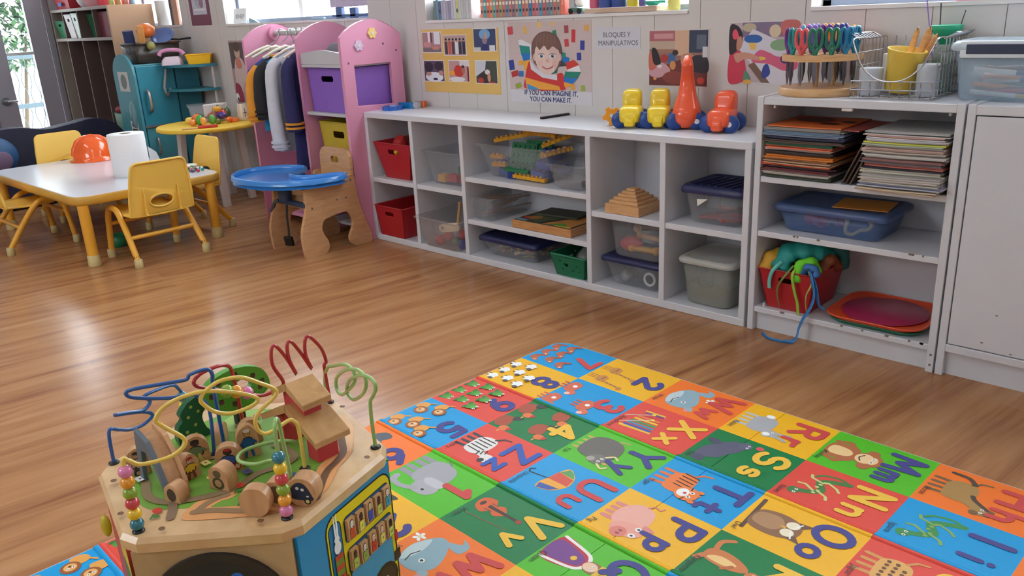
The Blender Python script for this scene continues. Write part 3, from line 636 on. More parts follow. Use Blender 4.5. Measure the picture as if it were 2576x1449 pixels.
o = d.build('paint_blots', None); o.parent = art; o.matrix_parent_inverse = (Matrix.Translation(art.location) @ Matrix.Rotation(.03, 4, 'Z')).inverted()
sheet('art_sheet', 'red art sheet beside the orange one on the left paper stack', 2.15, 2.262, -.275, -.06, z-.003, .0025, flat((170, 84, 76)), -.05, None, .001)
PR = [('tan', (206, 186, 160), .008), ('pale blue', (176, 178, 196), .014), ('crumpled white', (200, 194, 186), .018), ('cream', (206, 198, 182), .012), ('black', (50, 50, 60), .006), ('brick red', (176, 98, 86), .008), ('grey', (120, 112, 116), .006), ('dusty rose', (158, 116, 112), .008), ('white', (214, 212, 206), .011), ('ivory', (206, 190, 176), .010), ('pink', (206, 178, 172), .010), ('mint', (178, 196, 176), .005), ('yellow', (226, 216, 74), .004), ('thick white', (206, 204, 206), .012), ('rosy', (206, 166, 160), .006), ('pearl', (188, 186, 190), .012)]
z = .5012
for k, (n, c, h) in enumerate(PR):
    dx = rnd.uniform(-.006, .006); f = -.30-(.03 if k < 3 else 0)
    bundle('%s sheets in the right paper stack of the bookcase' % n, 2.283+dx, 2.283+dx+.206, f+rnd.uniform(-.006, .006), -.07, z, h, c, 'right paper stack'); z += h+.0006
for k in range(3): tag(MB().box(-.002, .002, -.11, .11, 0, .15).build('card_sheet', mat('dark_card_%d' % k, ((84, 66, 58), (70, 56, 50), (96, 76, 66))[k], .7), None, (2.222+.012*k, -.175, .503), (0, .42, 0)), '%s card sheet leaning between the two paper stacks' % ('dark brown', 'blackish brown', 'umber')[k], 'paper')
# middle shelf : blue bin
round_bin('storage_bin', 'blue-tinted long bin of toys on the middle bookcase shelf', 2.012, 2.345, -.262, -.045, .331, .402, .022, cl2, .008, lid=clear('blue_lid', (70, 92, 140), .82, .35), lidh=.014)
sheet('card_sheet', 'orange card sheet lying on the blue-tinted bin lid', 2.17, 2.325, -.225, -.09, .4175, .002, flat((196, 128, 48)), .12)
for k, (x, y) in enumerate(((2.09, -.16), (2.13, -.18), (2.17, -.14), (2.11, -.12))): solid('toy_fruit', 'red toy fruit inside the blue-tinted bin', 'toy', ball(.026), tred, (x, y, .362), (0, 0, 0), 'red fruit in the blue-tinted bin')
solid('toy_cookie_cutter', 'yellow looped cookie cutter in the blue-tinted bin', 'toy', lambda b: b.tube(spline([(.035*math.cos(t)*(1+.3*math.cos(3*t)), 0, .03*math.sin(t)*(1+.3*math.cos(3*t))) for t in [2*PI*k/14 for k in range(14)]], 3, True), .006, 6, closed=True), mat('pale_yellow', (226, 200, 92), .4), (2.245, -.21, .372))
solid('toy_cookie_cutter', 'pale blue round cookie cutter in the blue-tinted bin', 'toy', lambda b: b.tube([(.026*math.cos(t), .026*math.sin(t), 0) for t in [2*PI*k/16 for k in range(16)]], .006, 6, closed=True), mat('pale_blue', (170, 190, 205), .4), (2.24, -.165, .385))
# bottom shelf: red basket of scarves, ribbons, trays
wall_bin('storage_bin', 'red bin overflowing with scarves and ribbons on the lowest bookcase shelf', 1.984, 2.166, -.285, -.06, .081, .210, .024, .02, redp)
def cloth(name, label, pts, w, m, cat='scarf', fl=.35, group=None):
    P = spline(pts, 6); n = len(P)
    return tag(MB().tube(P, [w*(.85+.13*math.sin(k*1.3)) if 0 < k < n-1 else w*.4 for k in range(n)], 10, flatten=fl).build(name, m), label, cat, group)
sc = lambda n, c: mat(n, c, .6, var=.18, scale=40, bump=.3)
cloth('scarf', 'teal satin scarf heaped on the scarf bin', [(2.03, -.25, .20), (2.05, -.22, .25), (2.10, -.19, .262), (2.13, -.16, .25), (2.15, -.14, .22)], .045, sc('sat_teal', (36, 150, 146)), fl=.7)
cloth('scarf', 'dark teal scarf behind the satin one in the scarf bin', [(2.10, -.13, .20), (2.13, -.12, .262), (2.17, -.11, .25), (2.16, -.1, .20)], .04, sc('sat_dteal', (24, 96, 96)), fl=.7)
cloth('scarf', 'mustard yellow cloth at the left of the scarf bin', [(1.995, -.27, .195), (2.0, -.24, .235), (2.02, -.20, .24), (2.03, -.17, .20)], .028, sc('sat_must', (210, 158, 44)), fl=.7)
cloth('scarf', 'lime green shiny scarf bunched in the scarf bin', [(2.105, -.272, .18), (2.11, -.26, .23), (2.135, -.24, .235), (2.145, -.24, .20)], .026, sc('sat_lime', (112, 214, 44)), fl=.8)
cloth('scarf', 'orange-brown cloth at the back of the scarf bin', [(2.14, -.20, .19), (2.155, -.17, .235), (2.16, -.12, .20)], .03, sc('sat_brown', (140, 74, 40)), fl=.7)
def ribbon(name, label, pts, w, m, tw=0):
    P = spline(pts, 7); b = MB(); L = []
    for k, p in enumerate(P):
        t = (P[min(k+1, len(P)-1)]-P[max(k-1, 0)]).normalized(); a = tw*k/len(P)
        x = t.cross(Vector((math.sin(a), 1, .2))).normalized(); nn = t.cross(x)
        L.append([p-x*w/2-nn*.0006, p+x*w/2-nn*.0006, p+x*w/2+nn*.0006, p-x*w/2+nn*.0006])
    b.loft(L, 0, True, True, True); return tag(b.build(name, m), label, 'ribbon')
ribbon('ribbon', 'pale teal ribbon hanging down the left front of the red scarf bin', [(2.05, -.268, .235), (2.035, -.292, .212), (2.025, -.292, .18), (2.024, -.289, .15)], .011, sc('rib_teal', (110, 196, 190)))
ribbon('ribbon', 'dark green ribbon curling down the front of the red scarf bin', [(2.09, -.27, .23), (2.075, -.295, .20), (2.055, -.292, .165), (2.05, -.286, .13), (2.06, -.284, .095)], .007, sc('rib_olive', (110, 130, 60)), 1)
ribbon('ribbon', 'lime ribbon hanging straight in front of the red scarf bin', [(2.10, -.28, .222), (2.10, -.297, .205), (2.108, -.294, .16), (2.118, -.289, .12), (2.125, -.292, .083)], .009, sc('rib_lime', (150, 190, 60)))
ribbon('ribbon', 'thin yellow-green ribbon looping at the right side of the red scarf bin', [(2.13, -.27, .235), (2.16, -.293, .195), (2.148, -.298, .15), (2.15, -.29, .10), (2.16, -.28, .084)], .006, sc('rib_yg', (170, 180, 90)), 2)
ribbon('ribbon', 'long blue tie ribbon trailing from the red scarf bin to the floor', [(2.12, -.25, .228), (2.15, -.285, .222), (2.165, -.30, .20), (2.175, -.303, .16), (2.168, -.307, .12), (2.150, -.312, .082), (2.140, -.314, .05), (2.135, -.322, .015), (2.11, -.335, .004), (2.06, -.34, .004), (2.025, -.325, .012)], .013, sc('rib_blue', (52, 124, 190)), 2.5)
ribbon('ribbon', 'short blue tie end falling towards the round tray', [(2.15, -.28, .225), (2.175, -.292, .18), (2.185, -.29, .13), (2.20, -.283, .115)], .011, sc('rib_blue', (52, 124, 190)), .5)
cloth('scarf', 'royal blue knotted scarf bunched at the rim of the scarf bin', [(2.12, -.26, .205), (2.14, -.275, .235), (2.165, -.28, .232), (2.168, -.28, .21)], .018, sc('sat_blue', (56, 110, 176)), fl=.7)
def round_tray(label, x0, x1, y0, y1, z, m, rad):
    t = thing('tray', label, 'tray'); R = lambda g, zz: rrect(x0+g, x1-g, y0+g, y1-g, rad, zz, 6)
    MB().loft([R(.012, z), R(.004, z+.006), R(0, z+.012), R(.003, z+.0125), R(.014, z+.004)], 0, True, True).build('dish', m, t)
    MB().tube(R(.001, z+.012), .0025, 6, closed=True).build('rim', m, t)
round_tray('green plastic tray under the orange one on the lowest bookcase shelf', 2.205, 2.47, -.285, -.03, .0812, greenp, .05)
round_tray('orange square tray with rounded corners on the lowest bookcase shelf', 2.195, 2.478, -.295, -.025, .0945, mat('tray_orange', (230, 84, 44), .35), .06)
solid('disc_mat', 'magenta round plastic disc lying in the orange tray', 'disc', lambda b: b.lathe([(.12, 0), (.122, .0015), (.12, .003), (.0, .0026)], n=40, cap1=False), mat('magenta', (166, 44, 84), .35), (2.335, -.16, .1015))
# ================================================================ on the bench top and bookcase top
toyY = mat('car_yellow', (240, 206, 36), .3, coat=.4, var=.02); toyO = mat('car_orange', (240, 88, 44), .3, coat=.4, var=.02); wheelB = mat('wheel_blue', (26, 66, 140), .35); hubw = mat('hub_white', (222, 226, 235), .4); amber = mat('amber_plastic', (244, 160, 40), .35)
def wheel(root, x, y, r=.0285, w=.026, side=1):
    o = MB().lathe([(r*.3, -w/2), (r*.9, -w/2), (r, -w/2+.004), (r, w/2-.004), (r*.9, w/2), (r*.3, w/2)], n=22).build('wheel', wheelB, root, (x, y, r), (PI/2*side, 0, 0))
    MB().cyl((0, 0, w/2*.95), (0, 0, w/2+.002), r*.3, n=14).build('hub', hubw, o)
def toycar(label, loc, rz, m, tall=False, coupler=True):
    """chunky car with hood, humped cab and four blue wheels; travels along local -y, x is across"""
    t = thing('toy_car', label, 'toy car', loc, rz)
    def sec(y, hw, z0, z1, p=3):
        n = 20; out = []
        for k in range(n):
            a = 2*PI*k/n; c, s = math.cos(a), math.sin(a)
            out.append(Vector((hw*math.copysign(abs(c)**(2/p), c), y, (z0+z1)/2+(z1-z0)/2*math.copysign(abs(s)**(2/p), s))))
        return out
    if not tall:
        def rb(y0, y1, hx, z0, z1, e0, e1, k=8):
            L = []
            for q in range(k+1):
                t = q/k; g = math.sqrt(max(0, 1-(2*t-1)**4)); g = max(g, .12); L.append(sec(y0+(y1-y0)*t, hx*(.55+.45*g), z0+(1-g)*(z1-z0)*.12, (z0+(z1-z0)*(.35+.65*g))+e0+(e1-e0)*t, 4))
            return L
        body = MB().loft(rb(-.068, .062, .040, .016, .076, 0, 0, 12)).build('body', m, t)
        MB().loft(rb(-.004, .060, .034, .05, .128, -.004, .004, 10)).build('cab', m, t)
        MB().loft(rb(-.074, -.03, .021, .006, .055, 0, 0, 6)).build('bumper', m, t)
    else:
        def hs(z, hx, hy, cy=0):
            return [Vector((hx*math.copysign(abs(math.cos(a))**.7, math.cos(a)), cy+hy*math.copysign(abs(math.sin(a))**.7, math.sin(a)), z)) for a in [2*PI*k/20 for k in range(20)]]
        MB().loft([hs(.008, .022, .05), hs(.03, .044, .06), hs(.055, .049, .06, .0), hs(.075, .044, .054, .003), hs(.11, .032, .038, .008), hs(.15, .025, .028, .01), hs(.18, .021, .024, .008), hs(.2, .02, .03, -.002), hs(.213, .019, .032, -.006), hs(.228, .015, .018, .004), hs(.238, .012, .012, .01), hs(.241, .006, .006, .01)]).build('body', m, t)
    for s in (-1, 1):
        for y in (-.036, .036): wheel(t, s*.037, y, side=s)
    if not coupler: return t
    MB().tube([(0, .058, .05), (0, .075, .052), (0, .086, .056)], .006, 8).sph((0, .086, .056), .011, 10, 7).build('coupler', m if not tall else amber, t)
    return t
A = .9
toycar('yellow toy car first in the train beside the orange gear', (1.408, -.163, .60), .5, toyY)
toycar('yellow toy car coupled between the first car and the orange dinosaur car', (1.503, -.13, .60), .5, toyY)
toycar('tall orange dinosaur-shaped toy car on blue wheels', (1.605, -.118, .60), .5, toyO, True)
toycar('orange toy car standing apart from the train near the bookcase', (1.75, -.128, .60), .2, toyO)
gear = MB(); pts = []
for k in range(40):
    a = 2*PI*k/40; rr = .024 if (k // 4) % 2 == 0 else .033; pts.append((rr*math.cos(a), rr*math.sin(a)))
gear.prism(pts, -.009, .009, lambda u, v, w: Vector((u, w, v+.033)), [[(.008*math.cos(t), .008*math.sin(t)) for t in [2*PI*k/12 for k in range(12)]]])
tag(gear.build('toy_gear', amber, None, (1.322, -.165, .601), (0, 0, .6), bevel=.002), 'amber toothed gear piece beside the yellow toy car', 'toy')
tag(MB().box(-.073, .073, -.008, .008, 0, .009).build('black_bar', black, None, (.972, -.075, .60), (0, 0, 1.45), bevel=.002), 'flat black plastic bar lying on the bench top', 'bar')
t = thing('toy_set', 'blue round toy with scalloped edge at the bench end', 'toy', (.072, -.175, .60), .3)
blu = mat('gloss_blue', (24, 96, 190), .25, coat=.4)
MB().prism([((.045+.004*math.cos(10*a))*math.cos(a), (.045+.004*math.cos(10*a))*math.sin(a)) for a in [2*PI*k/60 for k in range(60)]], 0, .018, lambda u, v, w: Vector((u, v, w))).build('disc', blu, t, bevel=.003)
MB().cyl((0, 0, .018), (0, 0, .021), .016, n=18).build('cap', mat('sky_cap', (150, 196, 236), .3), t)
tag(MB().loft([rrect(-.05, .05, -.02, .02, .018, z) for z in (0, .02, .026)]).build('tape_case', mat('clear_blue', (28, 120, 180), .25), None, (.085, -.098, .6), (0, 0, .15)), 'translucent blue case behind the scalloped blue toy', 'case')
tag(MB().box(-.016, .016, -.018, .018, 0, .028).build('small_box', tor, None, (.128, -.045, .60), (0, 0, .5), bevel=.002), 'small orange box beside the crumpled wrapper at the bench end', 'box')
tag(MB().loft([[Vector((.02*s*math.cos(a)*(1+.2*math.sin(3*a)), .004*math.sin(a)+.010*math.sin(z*70+a), z)) for a in [2*PI*k/12 for k in range(12)]] for z, s in ((0, .8), (.01, 1), (.02, .95), (.03, .8), (.036, .5))]).build('wrapper', mat('foil_grey', (176, 172, 184), .4), None, (.138, -.09, .60), (0, .25, .9)), 'crumpled grey wrapper leaning on the small orange box', 'wrapper')
# ---------------------------------------------------------------- scissors carousel
ZC = .7352
cw = wood('carousel_wood', (206, 158, 106), (226, 184, 136), .45)
cx, cy = 2.085, -.160
car = thing('scissors_rack', 'round two-tier wooden rack holding craft scissors on the bookcase', 'rack', (cx, cy, ZC))
MB().lathe([(.112, 0), (.116, .003), (.116, .020), (.112, .023)], n=40).build('base', cw, car)
holes = []
for R_, n in ((.094, 14), (.056, 9)):
    for k in range(n):
        a = 2*PI*(k+.5*(R_ < .08))/n; holes.append((R_*math.cos(a), R_*math.sin(a), a))
MB().prism([(.112*math.cos(2*PI*k/40), .112*math.sin(2*PI*k/40)) for k in range(40)], .098, .116, lambda u, v, w: Vector((u, v, w)), [[(x+.0135*math.cos(t), y+.0135*math.sin(t)) for t in [2*PI*k/10 for k in range(10)]] for x, y, a in holes]).build('ring', cw, car)
for k in range(3): a = 2*PI*k/3+.4; MB().cyl((.03*math.cos(a), .03*math.sin(a), .02), (.03*math.cos(a), .03*math.sin(a), .1), .009, n=10).build('post', cw, car)
SC = [('purple', (112, 52, 140)), ('teal', (20, 140, 140)), ('coral', (226, 92, 96)), ('green', (26, 120, 92)), ('blue', (30, 126, 170)), ('navy', (48, 54, 130)), ('orange', (240, 164, 64)), ('pink', (214, 110, 150)), ('lilac', (130, 110, 190)), ('turquoise', (60, 170, 190))]
blade = mat('blade_steel', (120, 120, 128), .25, metal=1)
proto = {}
def scissors(n, c):
    t = thing('scissors', '', 'scissors'); m = mat('grip_'+n, c, .35)
    for s in (-1, 1):
        pts = [(s*.001, 0), (s*.007, .03), (s*.0065, .06), (s*.002, .094), (0, .094), (0, .01)] if s > 0 else [(-.001, 0), (0, .012), (0, .094), (-.002, .094), (-.0065, .06), (-.007, .03)]
        MB().prism(pts, .0004*s, .0018*s, lambda u, v, w: Vector((u, w, v))).build('blade', blade, t)
        lo = spline([(s*.002, .088), (s*.010, .108), (s*.0135, .130), (s*.010, .150), (s*.002, .156), (s*-.001, .140), (s*-.0015, .115)], 4, True) if 0 else [Vector((s*.0095+.0088*math.cos(a), .132+.026*math.sin(a), 0)) for a in [2*PI*k/18 for k in range(18)]]
        b = MB(); b.tube([(p.x, 0, p.y) for p in lo], .0046, 7, closed=True); b.tube([(0, 0, .086), (s*.004, 0, .098), (s*.0085, 0, .107)], [.005, .0052, .0052], 7); b.build('handle', m, t)
    MB().cyl((0, -.003, .078), (0, .003, .078), .003, n=10).build('pivot', steel, t)
    return t
order = [4, 9, 6, 7, 2, 5, 8, 1, 0, 1, 2, 3, 3, 4, 5, 6, 6, 8, 7, 9, 8, 0, 5]
for k, (x, y, a) in enumerate(holes):
    n, c = SC[order[k % len(order)]]; outer = k < 14; zz = ZC+.0285 if outer else ZC+.036
    lab = '%s-handled craft scissors standing in the %s ring of the wooden rack' % (n, 'outer' if outer else 'inner')
    pos = (cx+x, cy+y, zz); rot = (rnd.uniform(-.03, .03), rnd.uniform(-.03, .03), a+PI/2+rnd.uniform(-.6, .6))
    if n not in proto:
        t = proto[n] = scissors(n, c); t.location = pos; t.rotation_euler = rot; t['label'] = lab; t['group'] = 'scissors in the wooden rack'
    else: dup(proto[n], pos, rot, lab)
# ---------------------------------------------------------------- wire basket with cups
wb = thing('wire_basket', 'chrome wire basket with a dipped front on the bookcase', 'basket', (2.318, -.135, ZC))
ax_, ay_, hh = .105, .118, .155; W_ = lambda pts, nm='wire', r=.0017: MB().tube(pts, r, 6).build(nm, steel, wb)
for k in range(9): x = -ax_+2*ax_*k/8; W_([(x, -ay_, .048), (x, -ay_, .004), (x, ay_, .004), (x, ay_, hh)])
for k in range(1, 9): y = -ay_+2*ay_*k/9; hk = hh*(.45+.55*min(1, k/3)); W_([(-ax_, y, hk), (-ax_, y, .004), (ax_, y, .004), (ax_, y, hk)])
for z in (.004, .025, .048): W_([(-ax_, -ay_, z), (ax_, -ay_, z), (ax_, ay_, z), (-ax_, ay_, z), (-ax_, -ay_, z)])
for z in (.085, .12): W_([(-ax_, -ay_+.03, z), (-ax_, ay_, z), (ax_, ay_, z), (ax_, -ay_+.03, z)])
W_(spline([(-ax_-.004, ay_, hh), (-ax_-.004, 0, hh), (-ax_-.004, -ay_+.01, hh+.004), (-ax_+.005, -ay_-.004, hh-.02), (-ax_+.03, -ay_-.005, .085), (-.03, -ay_-.006, .052), (.03, -ay_-.006, .052), (ax_-.03, -ay_-.005, .085), (ax_-.005, -ay_-.004, hh-.02), (ax_+.004, -ay_+.01, hh+.004), (ax_+.004, 0, hh), (ax_+.004, ay_, hh)], 6), 'rim_wire', .0022)
for s in (-1, 1):
    W_([(s*(ax_+.004), -.07, hh), (s*(ax_+.03), -.07, hh+.014), (s*(ax_+.03), .08, hh+.014), (s*(ax_+.004), .08, hh)], 'handle', .0026)
    for k in range(1, 8): y = -.07+.15*k/8; W_([(s*(ax_+.004), y, hh), (s*(ax_+.03), y, hh+.013)])
def tub(name, label, x, y, z, r, h, m, lid=None, cat='jar'):
    t = thing(name, label, cat, (x, y, z)); MB().lathe([(r*.9, 0), (r, .003), (r, h-.003), (r*.96, h)], n=24).build('body', m, t)
    if lid: MB().lathe([(r*1.04, h-.012), (r*1.05, h), (r*.98, h+.004)], n=24).build('lid', lid, t)
    return t
milk = clear('milk_plastic', (206, 212, 220), .8, .4)
tub('jar', 'translucent white jar at the left inside the wire basket', 2.247, -.205, ZC+.006, .030, .07, milk, milk)
tub('jar', 'translucent white round jar at the right inside the wire basket', 2.392, -.19, ZC+.006, .028, .08, milk, milk)
tub('jar', 'white cream pot at the back left of the wire basket', 2.262, -.08, ZC+.006, .03, .10, twht, twht)
cup = thing('drinking_cup', 'yellow plastic cup tilted in the wire basket, holding wooden tools', 'cup', (2.308, -.165, ZC+.014), 0); cup.rotation_euler = (.05, .16, .0)
cm = mat('cup_yellow', (232, 196, 78), .45)
MB().lathe([(.033, 0), (.035, .002), (.049, .108), (.051, .111), (.051, .114), (.0475, .114), (.032, .004)], n=30).build('body', cm, cup)
tw = wood('peg_wood', (206, 146, 88), (228, 176, 116), .5)
for k, (x, y, rx, ry, L) in enumerate(((.0, .004, .1, .24, .165), (.012, -.002, .05, .32, .17), (.004, .01, -.1, .40, .16), (.014, .008, .0, .46, .155))):
    tt = thing('clay_tool', 'wooden clay tool standing in the tilted yellow cup', 'tool', (2.312+x, -.168+y, ZC+.024), 0, 'wooden tools in the yellow cup'); tt.rotation_euler = (rx, ry, .2*k)
    MB().loft([rrect(-.006-w, .006+w, -.004, .004, .0035, z) for z, w in ((0, -.002), (.06, 0), (.11, .002), (L-.012, .001), (L, -.004))]).build('handle', tw, tt)
    MB().cyl((0, 0, .05), (0, 0, .056), .0068, n=10).build('ferrule', black, tt)
bt = thing('paint_bottle', 'clear bottle with green cap and green paint at the back of the wire basket', 'bottle', (2.385, -.06, ZC+.006))
MB().lathe([(.026, 0), (.028, .004), (.028, .10), (.02, .12), (.012, .13)], n=20).build('body', clear('bottle_clear', (190, 214, 206), .5, .2), bt)
MB().lathe([(.0265, .003), (.0265, .09)], n=20).build('paint', mat('paint_green', (24, 116, 82), .4), bt)
gcap = mat('cap_green', (34, 168, 126), .35); MB().lathe([(.014, .125), (.02, .14), (.04, .165), (.041, .176), (.036, .178)], n=24).build('cap', gcap, bt)
solid('toy_box', 'dark blue box standing beside the yellow cup in the wire basket', 'box', block(.03, .05, .06), mat('deep_blue', (26, 60, 100), .5), (2.36, -.10, ZC+.006), bevel=.003)
for k, (dx, dy, c, n) in enumerate(((-.012, -.02, (150, 110, 214), 'violet'), (-.004, .0, (60, 60, 70), 'black'), (.012, .012, (80, 80, 90), 'grey'))): tag(MB().cyl((0, 0, 0), (dx*3.4, dy*1.2, .245-.02*k), .0016, n=6).build('pipe_cleaner', flat(c), None, (2.378+dx*.3, -.06+dy*.3, ZC+.18-.175+.01)), '%s thin stem sticking up behind the green bottle cap' % n, 'stem')
# ---------------------------------------------------------------- latched marker box
mbx = round_bin('storage_bin', 'clear latched box of markers standing on the cupboard', 2.452, 2.70, -.235, -.02, .7355, .868, .018, clear('clear_cool', (190, 212, 230), .33, .2), .006, rad=.035, lid=clear('lid_cool', (205, 222, 236), .75, .25), lidh=.016, grips=False)
MB().box(-.10, .06, -.112, -.100, .108, .150).build('latch_frame', mat('latch_white', (216, 226, 234), .35), mbx, bevel=.004)
MB().box(-.085, .045, -.1145, -.111, .118, .142).build('latch', mat('latch_navy', (34, 46, 78), .4), mbx, bevel=.002)
MK = [('teal', (40, 130, 120)), ('yellow', (220, 190, 60)), ('pink', (206, 130, 150)), ('purple', (96, 80, 140)), ('red', (190, 70, 60)), ('blue', (50, 90, 150)), ('brown', (120, 86, 64)), ('white', (220, 222, 224)), ('orange', (220, 140, 70))]
pm = {}
for k in range(26):
    n, c = MK[k % 9]; pos = (2.575+rnd.uniform(-.02, .02), -.13+rnd.uniform(-.06, .06), .748+.0026*k); rot = (0, rnd.uniform(-.12, .12), rnd.uniform(-.35, .35))
    if n not in pm:
        t = pm[n] = thing('marker_pen', n+' marker pen lying in the clear latched box', 'marker', pos, 0, 'markers in the latched box'); t.rotation_euler = rot
        MB().cyl((-.065, 0, 0), (.03, 0, 0), .0062, n=10).build('barrel', twht if k % 2 else flat(c), t); MB().cyl((.03, 0, 0), (.066, 0, 0), .0066, .005, n=10).build('cap', flat(c), t)
    else: dup(pm[n], pos, rot)
# ================================================================ on the wall and window sills
def poster(name, label, x0, x1, z0, z1, base, cat='poster', draw=None, th=.0012, more=()):
    r = thing(name, label, cat, (x0, -.0003, z0)); w, h = x1-x0, z1-z0
    MB().box(0, w, -th, 0, 0, h).build('sheet', flat(base), r)
    if draw:
        d = Draw(lambda u, v, e: Vector((u*w, -th-e, v*h)), .00006, .0001); draw(d, w/h); d.build('print', r)
        for fn_ in more:
            d = Draw(lambda u, v, e: Vector((u*w, -th-e, v*h)), .00006, .0001); fn_(d, w/h); d.build('text_line', r)
    return r
poster('wall_poster', 'maroon-edged picture poster hanging between two small windows', -2.125, -1.865, 1.01, 1.30, (120, 70, 92), draw=lambda d, a: (d.rect(.15, .85, .22, 1, (198, 200, 214)), d.ell(.5, .6, .22, .25, (176, 178, 196)), d.ell(.62, .45, .1, .1, (150, 120, 140)), d.rect(.2, .8, .3, .34, (226, 226, 230))))
def p_left(d, a):
    d.rect(.03, .97, .55, .97, (92, 84, 88)); d.ell(.45, .82, .16, .12, (196, 168, 150)); d.ell(.45, .9, .18, .08, (90, 70, 62)); d.blob([(.15, .4), (.3, .7), (.7, .7), (.9, .45), (.8, .2), (.3, .2)], (204, 184, 182)); d.blob([(.3, .66), (.45, .74), (.62, .66), (.6, .56), (.36, .56)], (196, 120, 104)); d.blob([(.1, .0), (.1, .3), (.4, .26), (.5, .02)], (150, 62, 80)); d.blob([(.55, .05), (.6, .3), (.9, .32), (.95, .06)], (196, 160, 166)); d.ell(.75, .2, .1, .07, (236, 234, 238)); d.ell(.12, .08, .1, .07, (236, 238, 240)); d.ell(.15, .05, .05, .03, (40, 40, 48))
poster('wall_poster', 'tall child photo poster half hidden by the pink wardrobe', -1.70, -1.50, .55, .915, (176, 150, 158), draw=p_left)
# ---- yellow board with six photographs
board = poster('photo_board', 'yellow paper board with six photographs taped above the bench', .108, .606, .668, .944, (226, 186, 104), 'board')
PH = [('gift unwrapping', .112, .246, .842, .935, [('rect', 0, 1, 0, 1, (170, 132, 142)), ('rect', .62, .95, .4, 1, (226, 228, 236)), ('rect', .3, .42, .3, 1, (232, 226, 232)), ('rect', .45, .52, .5, 1, (110, 50, 60)), ('rect', 0, 1, 0, .22, (122, 110, 112)), ('ell', .25, .4, .2, .14, (206, 150, 150)), ('ell', .7, .22, .2, .1, (206, 140, 130))]),
      ('row of standing children', .258, .408, .829, .920, [('rect', 0, 1, 0, 1, (188, 160, 162))]+[('ell', .1+.16*k, .8, .045, .07, (40, 30, 34)) for k in range(6)]+[('rect', .04+.16*k, .17+.16*k, .05, .7, c) for k, c in enumerate(((80, 60, 66), (204, 92, 74), (90, 70, 80), (226, 222, 224), (52, 58, 84), (48, 52, 74)))]+[('ell', .12+.16*k, .72, .035, .05, (176, 130, 112)) for k in range(6)]),
      ('child lifting a toy', .454, .594, .848, .944, [('rect', 0, 1, 0, 1, (62, 74, 112)), ('ell', .5, .75, .25, .25, (120, 170, 210)), ('rect', .7, .95, 0, .25, (226, 228, 230)), ('rect', 0, .3, 0, .16, (206, 206, 208)), ('ell', .5, .5, .12, .2, (150, 130, 150)), ('ell', .5, .62, .07, .08, (196, 150, 130)), ('rect', .4, .62, 0, .3, (46, 52, 110)), ('rect', .52, .58, .55, .85, (206, 160, 140))]),
      ('two hands drawing', .110, .252, .714, .810, [('rect', 0, 1, 0, 1, (92, 76, 100)), ('ell', .25, .7, .22, .25, (52, 44, 60)), ('ell', .75, .75, .22, .22, (52, 40, 56)), ('ell', .5, .2, .45, .25, (230, 230, 236)), ('ell', .22, .35, .14, .1, (196, 146, 128)), ('ell', .85, .4, .12, .12, (196, 140, 124)), ('ell', .55, .1, .12, .06, (30, 30, 60))]),
      ('children around a red table', .281, .417, .716, .811, [('rect', 0, 1, 0, 1, (190, 150, 146)), ('ell', .5, .5, .25, .3, (200, 62, 54)), ('ell', .15, .4, .14, .12, (236, 160, 50)), ('ell', .72, .55, .09, .2, (176, 110, 90)), ('rect', .55, 1, .75, 1, (216, 212, 214)), ('ell', .4, .1, .4, .12, (226, 224, 226)), ('rect', .92, 1, 0, .7, (120, 30, 40)), ('ell', .72, .72, .07, .07, (50, 36, 36))]),
      ('child bending over a table', .456, .592, .712, .811, [('rect', 0, 1, 0, 1, (72, 78, 72)), ('poly', [(0, .3), (0, 1), (.5, 1), (.45, .6)], (206, 208, 220)), ('ell', .42, .25, .3, .26, (60, 52, 52)), ('ell', .55, .5, .12, .12, (226, 222, 218)), ('ell', .62, .25, .08, .2, (206, 150, 124)), ('ell', .22, .12, .14, .13, (190, 60, 50)), ('rect', .6, .9, 0, .06, (196, 70, 50))])]
for nm, x0, x1, z0, z1, sh in PH:
    p = MB().box(x0-.108, x1-.108, -.0022, -.0012, z0-.668, z1-.668).build('photograph', flat((235, 232, 228)), board, label='photograph of a '+nm if not nm.endswith('ing') or nm.startswith(('child', 'gift')) else 'photograph of '+nm)
    d = Draw(lambda u, v, e: Vector((x0-.108+.003+u*(x1-x0-.006), -.0022-e, z0-.668+.003+v*(z1-z0-.006))), .00005, .0001)
    for s in sh:
        if s[0] == 'rect': d.rect(s[1], s[2], s[3], s[4], s[5])
        elif s[0] == 'ell': d.ell(*s[1:5], s[5])
        else: d.poly(s[1], s[2])
    d.build('picture', p)
